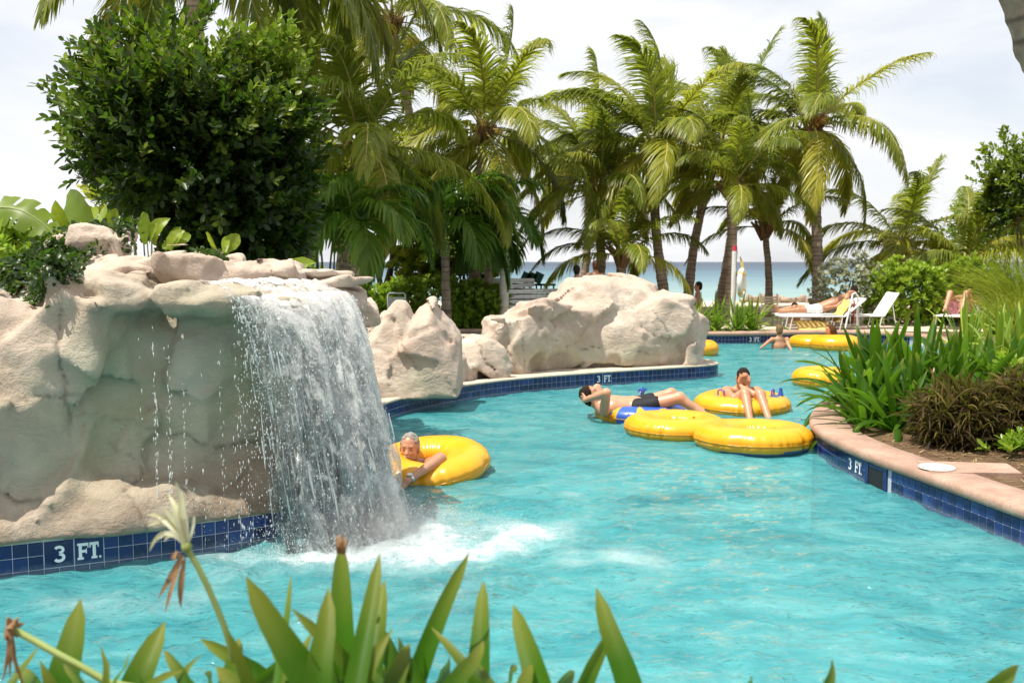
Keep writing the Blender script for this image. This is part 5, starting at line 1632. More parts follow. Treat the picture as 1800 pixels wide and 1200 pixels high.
mb = MB(); pv = cS + np.array([.42, -.10, .13]); mb.tube([pv, pv + [0, 0, .05], pv + [0, 0, .09]], [.035, .022, .018], 10); mb.build('valve_cap', ROYAL, tS, True)
def blueprint(TH, PH, V):
    x, y = V[..., 0], V[..., 1]
    near = (np.sin(TH) < -.25) & (np.cos(TH) > -.62)
    spot = ((x - .20) / .075) ** 2 + ((V[..., 2] - .05) / .05) ** 2 < 1
    pet = ((x + .06) / .05) ** 2 + ((V[..., 2] - .03) / .09) ** 2 < 1
    far = (np.sin(TH) > .2) & ((np.sin(TH * 11) > .35))
    low = V[..., 2] < -.09
    m = np.where((near & ~spot & ~pet & ~low) | far, 1, 0)
    leaf_ = (np.sin(TH) < -.2) & (np.cos(TH) < -.62) & (((x + .40) / .05) ** 2 + ((V[..., 2] - .05) / .03) ** 2 < 1)
    return np.where(leaf_, 2, m)
cL = np.array([(1128 - 900) / FPX * 10.95, 10.98, .055])
tL, _, _ = ring_float('blue and yellow patterned ring under the man lying on his back', cL, 1.02, .185, .66, (math.radians(2), 0), 0, 4, blueprint)
mb = MB()
kn = cL + np.array([.06, .30, .16])
gk = np.random.default_rng(5)
for j in range(9):
    d = norm(gk.normal(size=3)) * .07; d[2] = abs(d[2])
    mb.tube([kn, kn + d * .7 + [0, 0, .03], kn + d * 1.1], [.016, .012, .004], 5)
mb.build('knotted_strap', ROYAL, tL, True)
ring_float('yellow ring the grey-haired man leans on beside the waterfall', ((752 - 900) / FPX * 8.08, 8.10, .066), 1.02, .185, .66, (math.radians(7.5), math.radians(-4)), .3, 5, None, lambda a, b: .025 * np.exp(-(((np.asarray(a) - 4.45 + math.pi) % (2 * math.pi) - math.pi) / .35) ** 2))
ring_float('plain yellow ring drifting behind the tips of the bank lilies', ((1449 - 900) / FPX * 13.9, 13.9, .085), .86, .19, .80, (0, 0), 1.2, 6)
ring_float('far yellow ring nearest the boy by the back wall', ((1432 - 900) / FPX * 20.05, 20.05, .09), .98, .18, .82, (0, 0), .2, 7, nth=96)
ring_float('far yellow ring in front of the long-haired girl', ((1472 - 900) / FPX * 19.5, 19.5, .11), 1.0, .19, .86, (0, 0), .6, 8, nth=96)
ring_float('yellow ring peeking out behind the right end of the broad rock', ((1226 - 900) / FPX * 18.4, 18.4, .11), .82, .19, .86, (0, 0), .6, 9, nth=96)
ring_float('orange-lit ring glimpsed in the gap between the rocks', ((806 - 900) / FPX * 20.3, 20.3, .10), .90, .18, .8, (0, 0), .6, 10, nth=96)
# ------------------------------------------------------------------ people
def skin_mat(name, c, dark):
    M = Mat(name)
    co = M.coords()
    col = M.ramp(M.noise(co, 9, 5, .6), [(.3, tuple(np.array(c) * .86)), (.7, tuple(np.array(c) * 1.08))])
    col = M.mix(M.math('MULTIPLY', M.attr('dark'), 1.0), col, dark)
    b = M.n('BsdfPrincipled', Base_Color=col, Roughness=.42)
    b.inputs['Subsurface Weight'].default_value = .15
    b.inputs['Subsurface Radius'].default_value = (.012, .005, .002)
    b.inputs['Subsurface Scale'].default_value = .5
    M.t.links.new(M.bump(M.noise(co, 60, 4), .15, .004), b.inputs['Normal'])
    return M.surf(b)
SKIN_FAIR = skin_mat('fair_skin', (.55, .285, .17), (.12, .045, .03))
SKIN_TAN = skin_mat('tanned_skin', (.50, .25, .15), (.07, .028, .018))
SKIN_WARM = skin_mat('warm_skin', (.50, .25, .14), (.10, .04, .025))
HAIR_GREY = plain('grey_hair', (.30, .28, .25), .9, .1, .5, 60, 1.0, 120)
HAIR_DARK = plain('dark_brown_hair', (.030, .020, .014), .85, .12, .5, 60, 1.0, 120)
HAIR_BROWN = plain('brown_hair', (.10, .050, .025), .8, .15, .4, 60, 1.0, 120)
HAIR_BLOND = plain('sandy_hair', (.20, .125, .06), .8, .15, .4, 60, 1.0, 120)
BLACK_CLOTH = plain('black_cloth', (.012, .012, .016), .7, .3, .3, 20)
WHITE_CLOTH = plain('white_cloth', (.72, .73, .76), .8, .2, .06, 9)
PINK_CLOTH = plain('pale_pink_cloth', (.66, .52, .56), .8, .2, .1, 9)
RED_CLOTH = plain('red_towel', (.42, .05, .02), .9, .1, .25, 12)
YELLOW_TOWEL = plain('yellow_towel', (.74, .53, .17), .95, .1, .12, 12, .5, 60)
STRIPED = plain('pink_towel', (.62, .25, .30), .95, .1, .45, 14, .4, 50)
METAL = plain('steel', (.62, .62, .62), .25, .5, .05, 5, 0, 40, .9)

def hand(f, wrist, d, side, curl, s=1.0, thumb=1):
    """palm and five fingers; d: along the hand, side: towards the little finger, palm faces d x side"""
    d, side = norm(d), norm(side)
    pn = np.cross(d, side)
    w = np.asarray(wrist, float)
    k0 = w + d * .085 * s
    f.cone(w, k0 + side * .018 * s, .024 * s, .022 * s, .012 * s); f.cone(w, k0 - side * .018 * s, .024 * s, .022 * s, .012 * s)
    for j, (o, L) in enumerate(((-.031, .068), (-.011, .078), (.010, .073), (.030, .056))):
        b = k0 + side * o * s
        d1 = norm(d + pn * curl * .5 + side * o * 2); d2 = norm(d + pn * curl * 1.4 + side * o * 2)
        m = b + d1 * L * .52 * s
        f.cone(b - d * .01, m, .0098 * s, .0092 * s, .005); f.cone(m, m + d2 * L * .5 * s, .0092 * s, .0075 * s, .005)
    tb = w + d * .03 * s - side * .026 * s * thumb
    tm = tb + norm(d * .7 - side * .75 * thumb + pn * .25) * .045 * s
    f.cone(tb, tm, .013 * s, .0105 * s, .008); f.cone(tm, tm + norm(d - side * .25 * thumb + pn * .4 * curl) * .032 * s, .0105 * s, .008 * s, .005)

def head(f, c, face, up, s=1.0):
    face, up = norm(face), norm(np.asarray(up) - norm(face) * (np.asarray(up) @ norm(face)))
    rt = np.cross(face, up)
    R = np.stack([rt, face, up], 1)
    c = np.asarray(c, float)
    L = lambda x, y, z: c + R @ (np.array([x, y, z]) * s)
    f.ell(L(0, -.012, .025), np.array([.074, .095, .092]) * s, R, .02)
    f.ell(L(0, .022, -.035), np.array([.060, .072, .078]) * s, R, .02)
    f.cone(L(0, .066, -.088), L(0, .060, -.10), .022 * s, .020 * s, .02)
    f.cone(L(-.04, .045, -.07), L(.04, .045, -.07), .022 * s, .022 * s, .02)
    f.cone(L(0, .083, .012), L(0, .104, -.026), .008 * s, .013 * s, .010)
    f.cone(L(-.012, .095, -.030), L(.012, .095, -.030), .009 * s, .009 * s, .006)
    f.cone(L(-.034, .074, .026), L(.034, .074, .026), .014 * s, .014 * s, .012)
    for q in (-1, 1):
        f.ell(L(q * .031, .094, .004), np.array([.017, .012, .010]) * s, R, .010, sub=True)
        f.ell(L(q * .031, .080, .003), np.array([.012, .010, .009]) * s, R, .004)
        f.cone(L(q * .038, .070, -.022), L(q * .042, .058, -.028), .016 * s, .016 * s, .014)
        f.ell(L(q * .078, -.008, -.008), np.array([.010, .020, .032]) * s, R, .006)
    f.cone(L(-.018, .086, -.056), L(.018, .086, -.056), .0075 * s, .0075 * s, .006)
    f.cone(L(-.016, .082, -.068), L(.016, .082, -.068), .0085 * s, .0085 * s, .006)
    return L, R

def face_dark(v, L, s=1.0):
    """brows, eyes, lip line and nostrils tinted on the skin"""
    d = np.zeros(len(v))
    for (x, y, z, r, a) in ((-.031, .086, .003, .010, .95), (.031, .086, .003, .010, .95), (-.034, .088, .024, .012, .7), (-.018, .09, .024, .011, .6), (.034, .088, .024, .012, .7), (.018, .09, .024, .011, .6),
                            (-.013, .092, -.062, .008, .55), (0, .095, -.062, .008, .55), (.013, .092, -.062, .008, .55), (-.009, .104, -.036, .006, .6), (.009, .104, -.036, .006, .6)):
        d = np.maximum(d, a * np.exp(-(np.linalg.norm(v - L(x, y, z), axis=1) / (r * s)) ** 2))
    return d

def skull_hair(L, R, s, c, mat_, parent, h=.007, fringe=.055, back=True, extra=None, bald=0.0):
    f = Field(L(0, 0, 0) - .24 * s, L(0, 0, 0) + .24 * s, h) if extra is None else Field(np.minimum(L(0, 0, 0) - .24 * s, extra[0]), np.maximum(L(0, 0, 0) + .24 * s, extra[1]), h)
    f.ell(L(0, -.016, .030), np.array([.0785, .099, .0965]) * s, R, .01)
    f.ell(L(0, -.055, -.03), np.array([.068, .055, .075]) * s, R, .02)
    if extra is not None:
        for (a, b, ra, rb) in extra[2]: f.cone(a, b, ra, rb, .03)
    f.ell(L(0, .085, -.030), np.array([.092, .075, fringe + .075]) * s, R, .012, sub=True)
    if bald: f.ell(L(0, .035, .125), np.array([.050, .08, .055]) * s * bald, R, .01, sub=True)
    f.ell(L(0, .05, -.12), np.array([.10, .08, .08]) * s, R, .012, sub=True)
    f.roughen(lambda p: .009 * fbm(p * np.array([42, 42, 30]), 3), .05)
    v, q = f.mesh(1)
    return obj('hair', new_mesh('hair', v, q, True), mat_, parent)

def limb(f, pts, rad, k=.02):
    for a, b, ra, rb in zip(pts[:-1], pts[1:], rad[:-1], rad[1:]): f.cone(a, b, ra, rb, k)

def torso(f, pel, chest, shL, shR, hipL, hipR, s=1.0, fat=1.0):
    pel, chest, shL, shR, hipL, hipR = (np.asarray(q, float) for q in (pel, chest, shL, shR, hipL, hipR))
    sd = norm(shR - shL)
    for q in (-1, 1):
        f.cone(pel + sd * q * .06 * s, chest + sd * q * .075 * s, .105 * s * fat, .115 * s, .05)
    f.cone(pel, chest, .11 * s * fat, .12 * s, .05)
    f.cone(hipL, hipR, .10 * s, .10 * s, .05)
    f.cone(shL, shR, .058 * s, .058 * s, .05)
    sm = (shL + shR) / 2
    f.cone(chest, sm, .12 * s, .07 * s, .05)

def body_obj(f, mat_, parent, L=None, s=1.0, it=2):
    v, q = f.mesh(it)
    dk = face_dark(v, L, s) if L is not None else np.zeros(len(v))
    return obj('body', new_mesh('body', v, q, True, {'dark': dk}), mat_, parent)

A = lambda *p: np.asarray(at(*p))
# -- grey-haired man leaning in the near ring
hc = A(720, 787, 8.12)
t = thing('person', 'grey-haired man with a wristwatch leaning his arm over the yellow ring by the waterfall', 'person', (hc[0], 8.25, -.4))
f = Field(hc + [-.50, -.85, -.75], hc + [.48, .42, .22], .0075)
L, R = head(f, hc, (-.12, -1, -.06), (.04, -.05, 1), 1.0)
neck = L(0, -.035, -.11)
sh1, sh2 = A(752, 818, 8.20), A(672, 812, 8.22)
f.cone(L(0, -.03, -.07), neck + [0, .05, -.07], .056, .064, .03)
torso(f, hc + [.02, .30, -.70], hc + [.02, .16, -.36], sh2, sh1, hc + [-.12, .3, -.72], hc + [.14, .3, -.72])
elb, wr_ = A(774, 806, 7.80), A(716, 845, 7.47)
limb(f, [sh1, elb, wr_], [.058, .047, .030])
hand(f, wr_, A(700, 866, 7.42) - wr_, (-.2, .3, -.9), .35, 1.0, -1)
limb(f, [sh2, A(650, 812, 7.86), A(672, 850, 7.52)], [.058, .047, .032])
hand(f, A(672, 850, 7.52), A(684, 872, 7.45) - A(672, 850, 7.52), (.2, .3, -.9), .35, 1.0, 1)
body_obj(f, SKIN_TAN, t, L)
skull_hair(L, R, 1.0, hc, HAIR_GREY, t, .007, .066)
f = Field(L(-.06, .05, -.09), L(.06, .13, -.02), .004) if False else None
mb = MB()
for q in (-1, 1):
    mb.tube([L(0, .104, -.046), L(q * .014, .100, -.048), L(q * .028, .090, -.056)], [.006, .0065, .003], 6)
mb.build('moustache', plain('grey_moustache', (.42, .38, .34), .8, .2, .2, 30), t, True)
wd = norm(wr_ - elb)
p0 = wr_ - wd * .035
mb = MB(); mb.tube([p0 - wd * .012, p0 + wd * .012], .036, 14); strap_o = mb.build('watch_strap', METAL, t, True)
up_ = norm(np.array([-.25, -.6, .7]) - wd * (np.array([-.25, -.6, .7]) @ wd))
mb = MB(); mb.tube([p0 + up_ * .030, p0 + up_ * .043], .021, 14); mb.build('watch_face', METAL, strap_o, True)

# -- man lying on his back on the patterned ring
t = thing('person', 'man in black shorts lying back on the patterned ring with hands behind his head', 'person', (cL[0] - .2, cL[1], .1))
hc = A(1038, 694, 10.85)
f = Field(hc + [-.30, -.55, -.40], hc + [1.35, .50, .22], .009)
L, R = head(f, hc, (.72, -.12, .62), (-.70, 0, .70), 1.0)
chest = A(1078, 716, 10.85); pel = A(1116, 716, 10.85) + [0, 0, .0]
shn, shf = A(1062, 722, 10.62), A(1060, 712, 11.02)
f.cone(L(0, -.03, -.07), (shn + shf) / 2, .056, .066, .03)
hipn, hipf = pel + [.02, -.10, 0], pel + [.02, .10, 0]
torso(f, pel, chest, shn, shf, hipn, hipf)
en, ef = A(1066, 690, 10.42), A(1050, 682, 11.15)
hn = L(.035, -.11, -.02); hf = L(-.035, -.11, -.02)
wn_, wf_ = A(1030, 702, 10.58), A(1026, 698, 11.02)
limb(f, [shn, en, wn_], [.056, .046, .030]); limb(f, [shf, ef, wf_], [.056, .046, .030])
hand(f, wn_, (hc + [-.09, 0, -.03]) - wn_, (.2, .1, -1), .7, 1.0, 1); hand(f, wf_, (hc + [-.09, 0, -.03]) - wf_, (.2, -.1, -1), .7, 1.0, -1)
kn_, kf_ = A(1194, 699, 10.66), A(1180, 692, 10.98)
an_, af_ = A(1226, 722, 10.62), A(1222, 716, 11.0)
legs = ([hipn, kn_, an_], [hipf, kf_, af_])
for q in legs: limb(f, q, [.088, .062, .040], .03); f.cone(q[2], q[2] + [.08, -.02, -.03], .038, .03, .02)
body_obj(f, SKIN_FAIR, t, L)
skull_hair(L, R, 1.0, hc, HAIR_DARK, t, .008, .050)
f = Field(pel + [-.25, -.32, -.22], pel + [.35, .32, .25], .009)
f.cone(hipn, hipf, .113, .113, .05)
for q in legs: f.cone(q[0], q[0] + (q[1] - q[0]) * .42, .102, .092, .03)
v, q = f.mesh(1); obj('shorts', new_mesh('shorts', v, q, True), BLACK_CLOTH, t)

# -- bather sitting in the striped ring, hands over the face
t = thing('person', 'bather sitting in the striped ring with both hands raised to the face', 'person', (cS[0], cS[1], -.1))
hc = A(1306, 664, 11.66)
f = Field(hc + [-.42, -.85, -.80], hc + [.45, .42, .20], .009)
L, R = head(f, hc, (-.05, -1, -.28), (.1, -.25, 1), .96)
shl, shr = hc + [-.185, .07, -.165], hc + [.185, .07, -.165]
f.cone(L(0, -.03, -.06), hc + [0, .06, -.16], .052, .06, .03)
pel = hc + [0, .10, -.62]; hl, hr = pel + [-.11, -.04, 0], pel + [.11, -.04, 0]
torso(f, pel, hc + [0, .09, -.36], shl, shr, hl, hr, .95)
el_, er_ = A(1290, 700, 11.34), A(1339, 700, 11.34)
wl, wr2 = L(-.052, .105, -.075), L(.055, .105, -.065)
limb(f, [shl, el_, wl], [.052, .044, .028]); limb(f, [shr, er_, wr2], [.052, .044, .028])
hand(f, wl, L(-.03, .10, .05) - wl, R @ np.array([-1, .2, 0]), .45, .95, 1); hand(f, wr2, L(.025, .10, .06) - wr2, R @ np.array([1, .2, 0]), .45, .95, -1)
kl, kr = A(1310, 692, 11.14), A(1336, 693, 11.16)
al_, ar_ = A(1319, 740, 10.84), A(1352, 738, 10.86)
for a, b, c_ in ((hl, kl, al_), (hr, kr, ar_)): limb(f, [a, b, c_], [.085, .058, .036], .03); f.cone(c_, c_ + [0, -.10, -.03], .036, .028, .02)
body_obj(f, SKIN_WARM, t, L, .96)
skull_hair(L, R, .96, hc, HAIR_DARK, t, .008, .055)

# -- boy wading, seen from behind
hc = A(1370, 580, 19.7)
t = thing('person', 'boy with sandy hair standing waist deep with his back to us', 'person', (hc[0], 19.75, -.9))
f = Field(hc + [-.45, -.40, -.75], hc + [.35, .40, .18], .012)
L, R = head(f, hc, (.15, 1, -.1), (0, 0, 1), .86)
s1, s2 = hc + [-.145, -.02, -.185], hc + [.15, -.02, -.185]
f.cone(hc + [0, -.02, -.06], hc + [0, -.02, -.17], .043, .05, .02)
torso(f, hc + [.0, 0, -.60], hc + [0, 0, -.32], s1, s2, hc + [-.08, 0, -.62], hc + [.08, 0, -.62], .78)
limb(f, [s1, A(1350, 601, 19.6), A(1339, 610, 19.45)], [.042, .034, .024]); limb(f, [s2, A(1385, 605, 19.6), A(1391, 615, 19.45)], [.042, .034, .024])
hand(f, A(1339, 610, 19.45), (-.6, -.2, -.3), (0, -1, 0), .2, .8, 1); hand(f, A(1391, 615, 19.45), (.4, -.2, -.5), (0, -1, 0), .2, .8, -1)
body_obj(f, SKIN_WARM, t)
skull_hair(L, R, .88, hc, HAIR_BLOND, t, .010, .050)

# -- girl with long hair leaning on the far ring
hc = A(1458, 579, 20.35)
t = thing('person', 'long-haired girl in a pale pink top leaning over the far yellow rings', 'person', (hc[0] - .2, 20.5, -.6))
f = Field(hc + [-.85, -.40, -.60], hc + [.40, .40, .18], .013)
L, R = head(f, hc, (-.95, -.25, -.12), (0, 0, 1), .9)
s1, s2 = hc + [.02, -.14, -.19], hc + [.02, .16, -.19]
f.cone(hc + [.01, 0, -.07], hc + [.01, 0, -.18], .045, .05, .02)
torso(f, hc + [-.52, .05, -.30], hc + [-.20, .02, -.24], s1, s2, hc + [-.55, -.06, -.32], hc + [-.55, .12, -.32], .8)
limb(f, [s1, hc + [-.20, -.30, -.27], hc + [-.46, -.34, -.22]], [.044, .036, .026]); limb(f, [s2, hc + [-.2, .30, -.26], hc + [-.45, .3, -.25]], [.044, .036, .026])
body_obj(f, SKIN_WARM, t, L, .9)
skull_hair(L, R, .92, hc, HAIR_BROWN, t, .012, .045, extra=(hc + [-.1, -.2, -.5], hc + [.3, .2, .2], [(hc + [.05, 0, 0], hc + [.15, -.02, -.28], .085, .06)]))
f = Field(hc + [-.85, -.35, -.60], hc + [.2, .35, .0], .013)
f.cone(hc + [-.50, .05, -.30], hc + [-.22, .02, -.24], .118, .118, .05); f.cone(hc + [-.50, -.03, -.30], hc + [-.22, -.05, -.24], .10, .105, .05)
v, q = f.mesh(1); obj('swim_top', new_mesh('swim_top', v, q, True), PINK_CLOTH, t)

# -- far bathers, each a small figure
def seated(label, hc, face, skin, hair, s=1.0, arm=None, hairx=None, top=None):
    hc = np.asarray(hc, float); fc = norm(face); sd = np.array([fc[1], -fc[0], 0.0]); sd = norm(sd)
    t = thing('person', label, 'person', (hc[0], hc[1], hc[2] - .85), 'far bathers')
    f = Field(hc - [.6, .6, .95], hc + [.6, .6, .18], .017)
    L, R = head(f, hc, face, (0, 0, 1), s)
    s1, s2 = hc - sd * .18 * s + [0, 0, -.22 * s], hc + sd * .18 * s + [0, 0, -.22 * s]
    f.cone(hc - [0, 0, .06], hc - [0, 0, .2], .052, .06, .03)
    torso(f, hc + [0, 0, -.72 * s], hc + [0, 0, -.38 * s], s1, s2, hc - sd * .1 + [0, 0, -.75 * s], hc + sd * .1 + [0, 0, -.75 * s], s)
    for a, q in ((s1, -1), (s2, 1)):
        e_ = a + sd * q * .06 + fc * .05 - [0, 0, .27]
        limb(f, [a, e_, e_ + fc * .22 - [0, 0, .08]], [.05, .042, .03])
        h_ = hc + sd * q * .1 - [0, 0, .75 * s]
        limb(f, [h_, h_ + fc * .40, h_ + fc * .42 - [0, 0, .10]], [.085, .06, .05])
    body_obj(f, skin, t, L, s, 1)
    skull_hair(L, R, s, hc, hair, t, .013, .05, extra=hairx)
    return t
def relabel(o, z): o.location.z = z
seated('dark-haired bather sitting behind the broad rock, the nearer of two heads', A(1014, 475, 23.0), (.2, 1, 0), SKIN_TAN, HAIR_DARK)
seated('bather with reddish-brown hair in front of the palm trunk behind the broad rock', A(1047, 467, 23.0), (-.2, 1, 0), SKIN_TAN, HAIR_BROWN)
seated('dark-haired man sunning at the water edge left of the life ring', A(1227, 503, 25.5), (-1, .2, 0), SKIN_TAN, HAIR_DARK)
seated('brown-haired bather sitting behind the lounger of the sunbather', A(1396, 541, 24.0), (-.9, -.3, -.1), SKIN_WARM, HAIR_BROWN)

# ------------------------------------------------------------------ loungers and other pool furniture
FRAME = plain('white_enamel_tube', (.76, .75, .72), .35, .4, .04, 5)
SLING = plain('white_vinyl_strap', (.78, .77, .74), .5, .3, .05, 8)
TAN_SLAT = plain('tan_slat', (.40, .33, .24), .6, .3, .15, 8)
def lounger(label, x, y, ang, back=55, group='white loungers on the deck', low=.29, z0=.237, name='sun_lounger', straps=13, mat_s=None):
    t = thing(name, label, 'lounger', (x, y, z0), group)
    t.rotation_euler.z = ang
    M_ = Matrix.LocRotScale(t.location, t.rotation_euler, t.scale)
    W = .31
    def tr(p): return np.array([(M_ @ Vector(q)) for q in np.atleast_2d(p)])
    def part(name_, fn, m_):
        mb = MB(); fn(mb)
        V = np.concatenate(mb.v)
        mb.v = [tr(V)]
        return mb.build(name_, m_, t, True)
    part('frame', lambda m: (m.tube([(-1.0, -W, low), (.35, -W, low)], .014, 8), m.tube([(-1.0, W, low), (.35, W, low)], .014, 8), m.tube([(-1.0, -W, low), (-1.03, 0, low), (-1.0, W, low)], .014, 8)), FRAME)
    for lx in (-.8, .3):
        part('leg', lambda m, lx=lx: (m.tube([(lx, -W, low), (lx - .06, -W, .012), (lx - .06, W, .012), (lx, W, low)], .013, 8)), FRAME)
    a = math.radians(back); bx, bz = math.cos(a) * .60, math.sin(a) * .60
    def bk(m):
        m.tube([(.35, -W, low), (.35 + bx * .95, -W, low + bz * .95), (.35 + bx, -W * .85, low + bz), (.35 + bx, W * .85, low + bz), (.35 + bx * .95, W, low + bz * .95), (.35, W, low)], .014, 8)
        m.tube([(.35 + bx * .55, -W, low + bz * .55), (.62, -W, .02)], .010, 6); m.tube([(.35 + bx * .55, W, low + bz * .55), (.62, W, .02)], .010, 6)
    part('backrest_frame', bk, FRAME)
    def st(m):
        for k in range(straps):
            xx = -.97 + 1.30 * k / (straps - 1)
            m.box((xx, 0, low + .014), (.046, W, .0025))
    part('seat_straps', st, mat_s or SLING)
    def sb(m):
        R = np.array([[math.cos(a), 0, -math.sin(a)], [0, 1, 0], [math.sin(a), 0, math.cos(a)]])
        for k in range(6):
            q = .06 + .46 * k / 5 + .02
            m.box((.35 + math.cos(a) * q - .014 * math.sin(a), 0, low + math.sin(a) * q + .014 * math.cos(a)), (.053, W, .0025), R)
    part('back_straps', sb, mat_s or SLING)
    return t
pl = ground_at(1522, 22.2)
lounger('empty white lounger with raised back in front of the round green shrub', pl[0] - .05, 22.2, 0.05, 58)
p6 = ground_at(1436, 22.9)
lounger('white lounger with the sunbather lying on it', p6[0] + .05, 22.9, .03, 35)
lounger('white lounger draped with a yellow towel in front of the sunbather', ground_at(1450, 22.0)[0], 22.0, .02, 40)
lounger('white lounger at the right with the pink towel sunbather', ground_at(1690, 22.6)[0], 22.6, .9, 42)
# sunbather on the second lounger
hp = A(1437, 552, 22.9)
t = thing('person', 'sunbather in white shorts stretched out on a lounger with legs to the left', 'person', (hp[0], 22.9, .57), 'far bathers')
f = Field(hp + [-1.25, -.35, -.30], hp + [1.0, .35, .55], .017)
hz = .63
P_ = lambda x, y, z: np.array([hp[0] + x, 22.9 + y, z])
torso(f, P_(0, 0, hz), P_(.40, 0, hz + .16), P_(.60, -.18, hz + .28), P_(.60, .18, hz + .28), P_(-.02, -.1, hz), P_(-.02, .1, hz))
L, R = head(f, P_(.80, 0, hz + .44), (-.8, -.3, .5), (.5, 0, .85))
f.cone(P_(.62, 0, hz + .28), P_(.74, 0, hz + .36), .055, .05, .03)
for q in (-1, 1):
    limb(f, [P_(-.02, q * .1, hz), P_(-.48, q * .12, hz - .01 + (.05 if q > 0 else 0)), P_(-.92, q * .13, hz - .05)], [.088, .06, .04], .03)
    f.cone(P_(-.92, q * .13, hz - .05), P_(-.98, q * .15, hz + .08), .035, .028, .02)
    limb(f, [P_(.60, q * .2, hz + .28), P_(.35, q * .29, hz + .08), P_(.10, q * .30, hz + .05)], [.05, .042, .03])
body_obj(f, SKIN_WARM, t, L, 1.0, 1)
skull_hair(L, R, 1.0, P_(.80, 0, hz + .44), HAIR_DARK, t, .013)
f = Field(hp + [-.5, -.35, -.25], hp + [.35, .35, .45], .017)
f.cone(P_(-.02, -.1, hz), P_(-.02, .1, hz), .115, .115, .05); f.cone(P_(.06, 0, hz + .02), P_(.0, 0, hz), .125, .12, .05)
for q in (-1, 1): f.cone(P_(-.02, q * .1, hz), P_(-.24, q * .11, hz), .105, .095, .03)
v, q = f.mesh(1); obj('shorts', new_mesh('shorts', v, q, True), WHITE_CLOTH, t)

def towel(label, P0, ex, ey, nx, ny, mat_, seed, amp=.02, cat='towel', drop=None):
    """a cloth sheet with folds and thickness"""
    a, b = np.meshgrid(np.linspace(0, 1, nx), np.linspace(0, 1, ny), indexing='ij')
    V = np.asarray(P0) + a[..., None] * np.asarray(ex) + b[..., None] * np.asarray(ey)
    if drop is not None: V = V + drop(a, b)
    V = V + amp * np.stack([fbm(V * 9 + seed, 2), fbm(V * 9 + seed + 20, 2), fbm(V * 7 + seed + 50, 2)], -1)
    ii = np.arange(nx * ny).reshape(nx, ny)
    F = np.stack([ii[:-1, :-1], ii[1:, :-1], ii[1:, 1:], ii[:-1, 1:]], -1).reshape(-1, 4)
    nrm = norm(np.cross(ex, ey))
    V2 = V - nrm * .012
    Va = np.concatenate([V.reshape(-1, 3), V2.reshape(-1, 3)]); n_ = nx * ny
    bd = list(ii[:, 0]) + list(ii[-1, 1:]) + list(ii[::-1, -1][1:]) + list(ii[0, ::-1][1:-1])
    Fs = np.array([[bd[k], bd[(k + 1) % len(bd)], bd[(k + 1) % len(bd)] + n_, bd[k] + n_] for k in range(len(bd))])
    o = obj('towel', new_mesh('towel', Va, np.concatenate([F, F[:, ::-1] + n_, Fs]), True), mat_)
    return tag(o, label, cat, 'towels on the deck furniture')
towel('yellow towel thrown over the raised back of a lounger', A(1472, 566, 21.72), A(1500, 528, 21.9) - A(1472, 566, 21.72), (0, .62, 0), 12, 8, YELLOW_TOWEL, 3, .03)
towel('yellow towel hanging over the seat of the front lounger', A(1404, 569, 21.66), A(1462, 568, 21.66) - A(1404, 569, 21.66), (0, .66, .02), 10, 8, YELLOW_TOWEL, 8, .02, drop=lambda a, b: np.stack([a * 0, a * 0, -.16 * np.clip(.25 - b, 0, 1) * 4], -1))
towel('yellow towel bunched beside the stone planter', A(1418, 552, 23.6), A(1436, 532, 23.7) - A(1418, 552, 23.6), (.25, .4, .05), 9, 8, YELLOW_TOWEL, 14, .05)
towel('red towel hanging from the chair back beside the white pole', A(1499, 566, 21.75), A(1500, 528, 21.75) - A(1499, 566, 21.75), (.12, .30, 0), 9, 6, RED_CLOTH, 20, .015)
towel('pink patterned towel over the raised knees of the sunbather on the right', A(1663, 556, 22.2), A(1668, 527, 22.3) - A(1663, 556, 22.2), (.33, .2, -.05), 9, 8, STRIPED, 26, .03)
# sunbather with raised knees
kp = A(1690, 560, 22.6)
t = thing('person', 'sunbather on the right lounger with bare knees drawn up', 'person', (kp[0], 22.6, .57), 'far bathers')
f = Field(kp + [-.85, -.75, -.25], kp + [.9, .8, .65], .018)
P_ = lambda x, y, z: np.array([kp[0] + x, 22.6 + y, z])
torso(f, P_(0, 0, .68), P_(.25, .32, .78), P_(.22, .60, .90), P_(.50, .38, .90), P_(-.1, .06, .68), P_(.1, -.08, .68))
L, R = head(f, P_(.48, .66, 1.02), (-.5, -.7, .3), (.2, .3, .9))
f.cone(P_(.38, .5, .9), P_(.45, .6, .97), .055, .05, .03)
for q in (-1, 1):
    o_ = np.array([q * .14, -q * .10, 0])
    limb(f, [P_(0, 0, .68) + o_ * .7, P_(-.22, -.28, 1.02) + o_, P_(-.42, -.52, .66) + o_], [.088, .062, .042], .03)
    f.cone(P_(-.42, -.52, .66) + o_, P_(-.52, -.66, .64) + o_, .036, .028, .02)
    limb(f, [P_(.36, .49, .9) + o_ * 1.3, P_(.12, .25, .80) + o_ * 2.2, P_(-.05, 0, .82) + o_ * 1.8], [.05, .042, .03])
body_obj(f, SKIN_FAIR, t, L, 1.0, 1)
skull_hair(L, R, 1.0, P_(.48, .66, 1.02), HAIR_BROWN, t, .013)

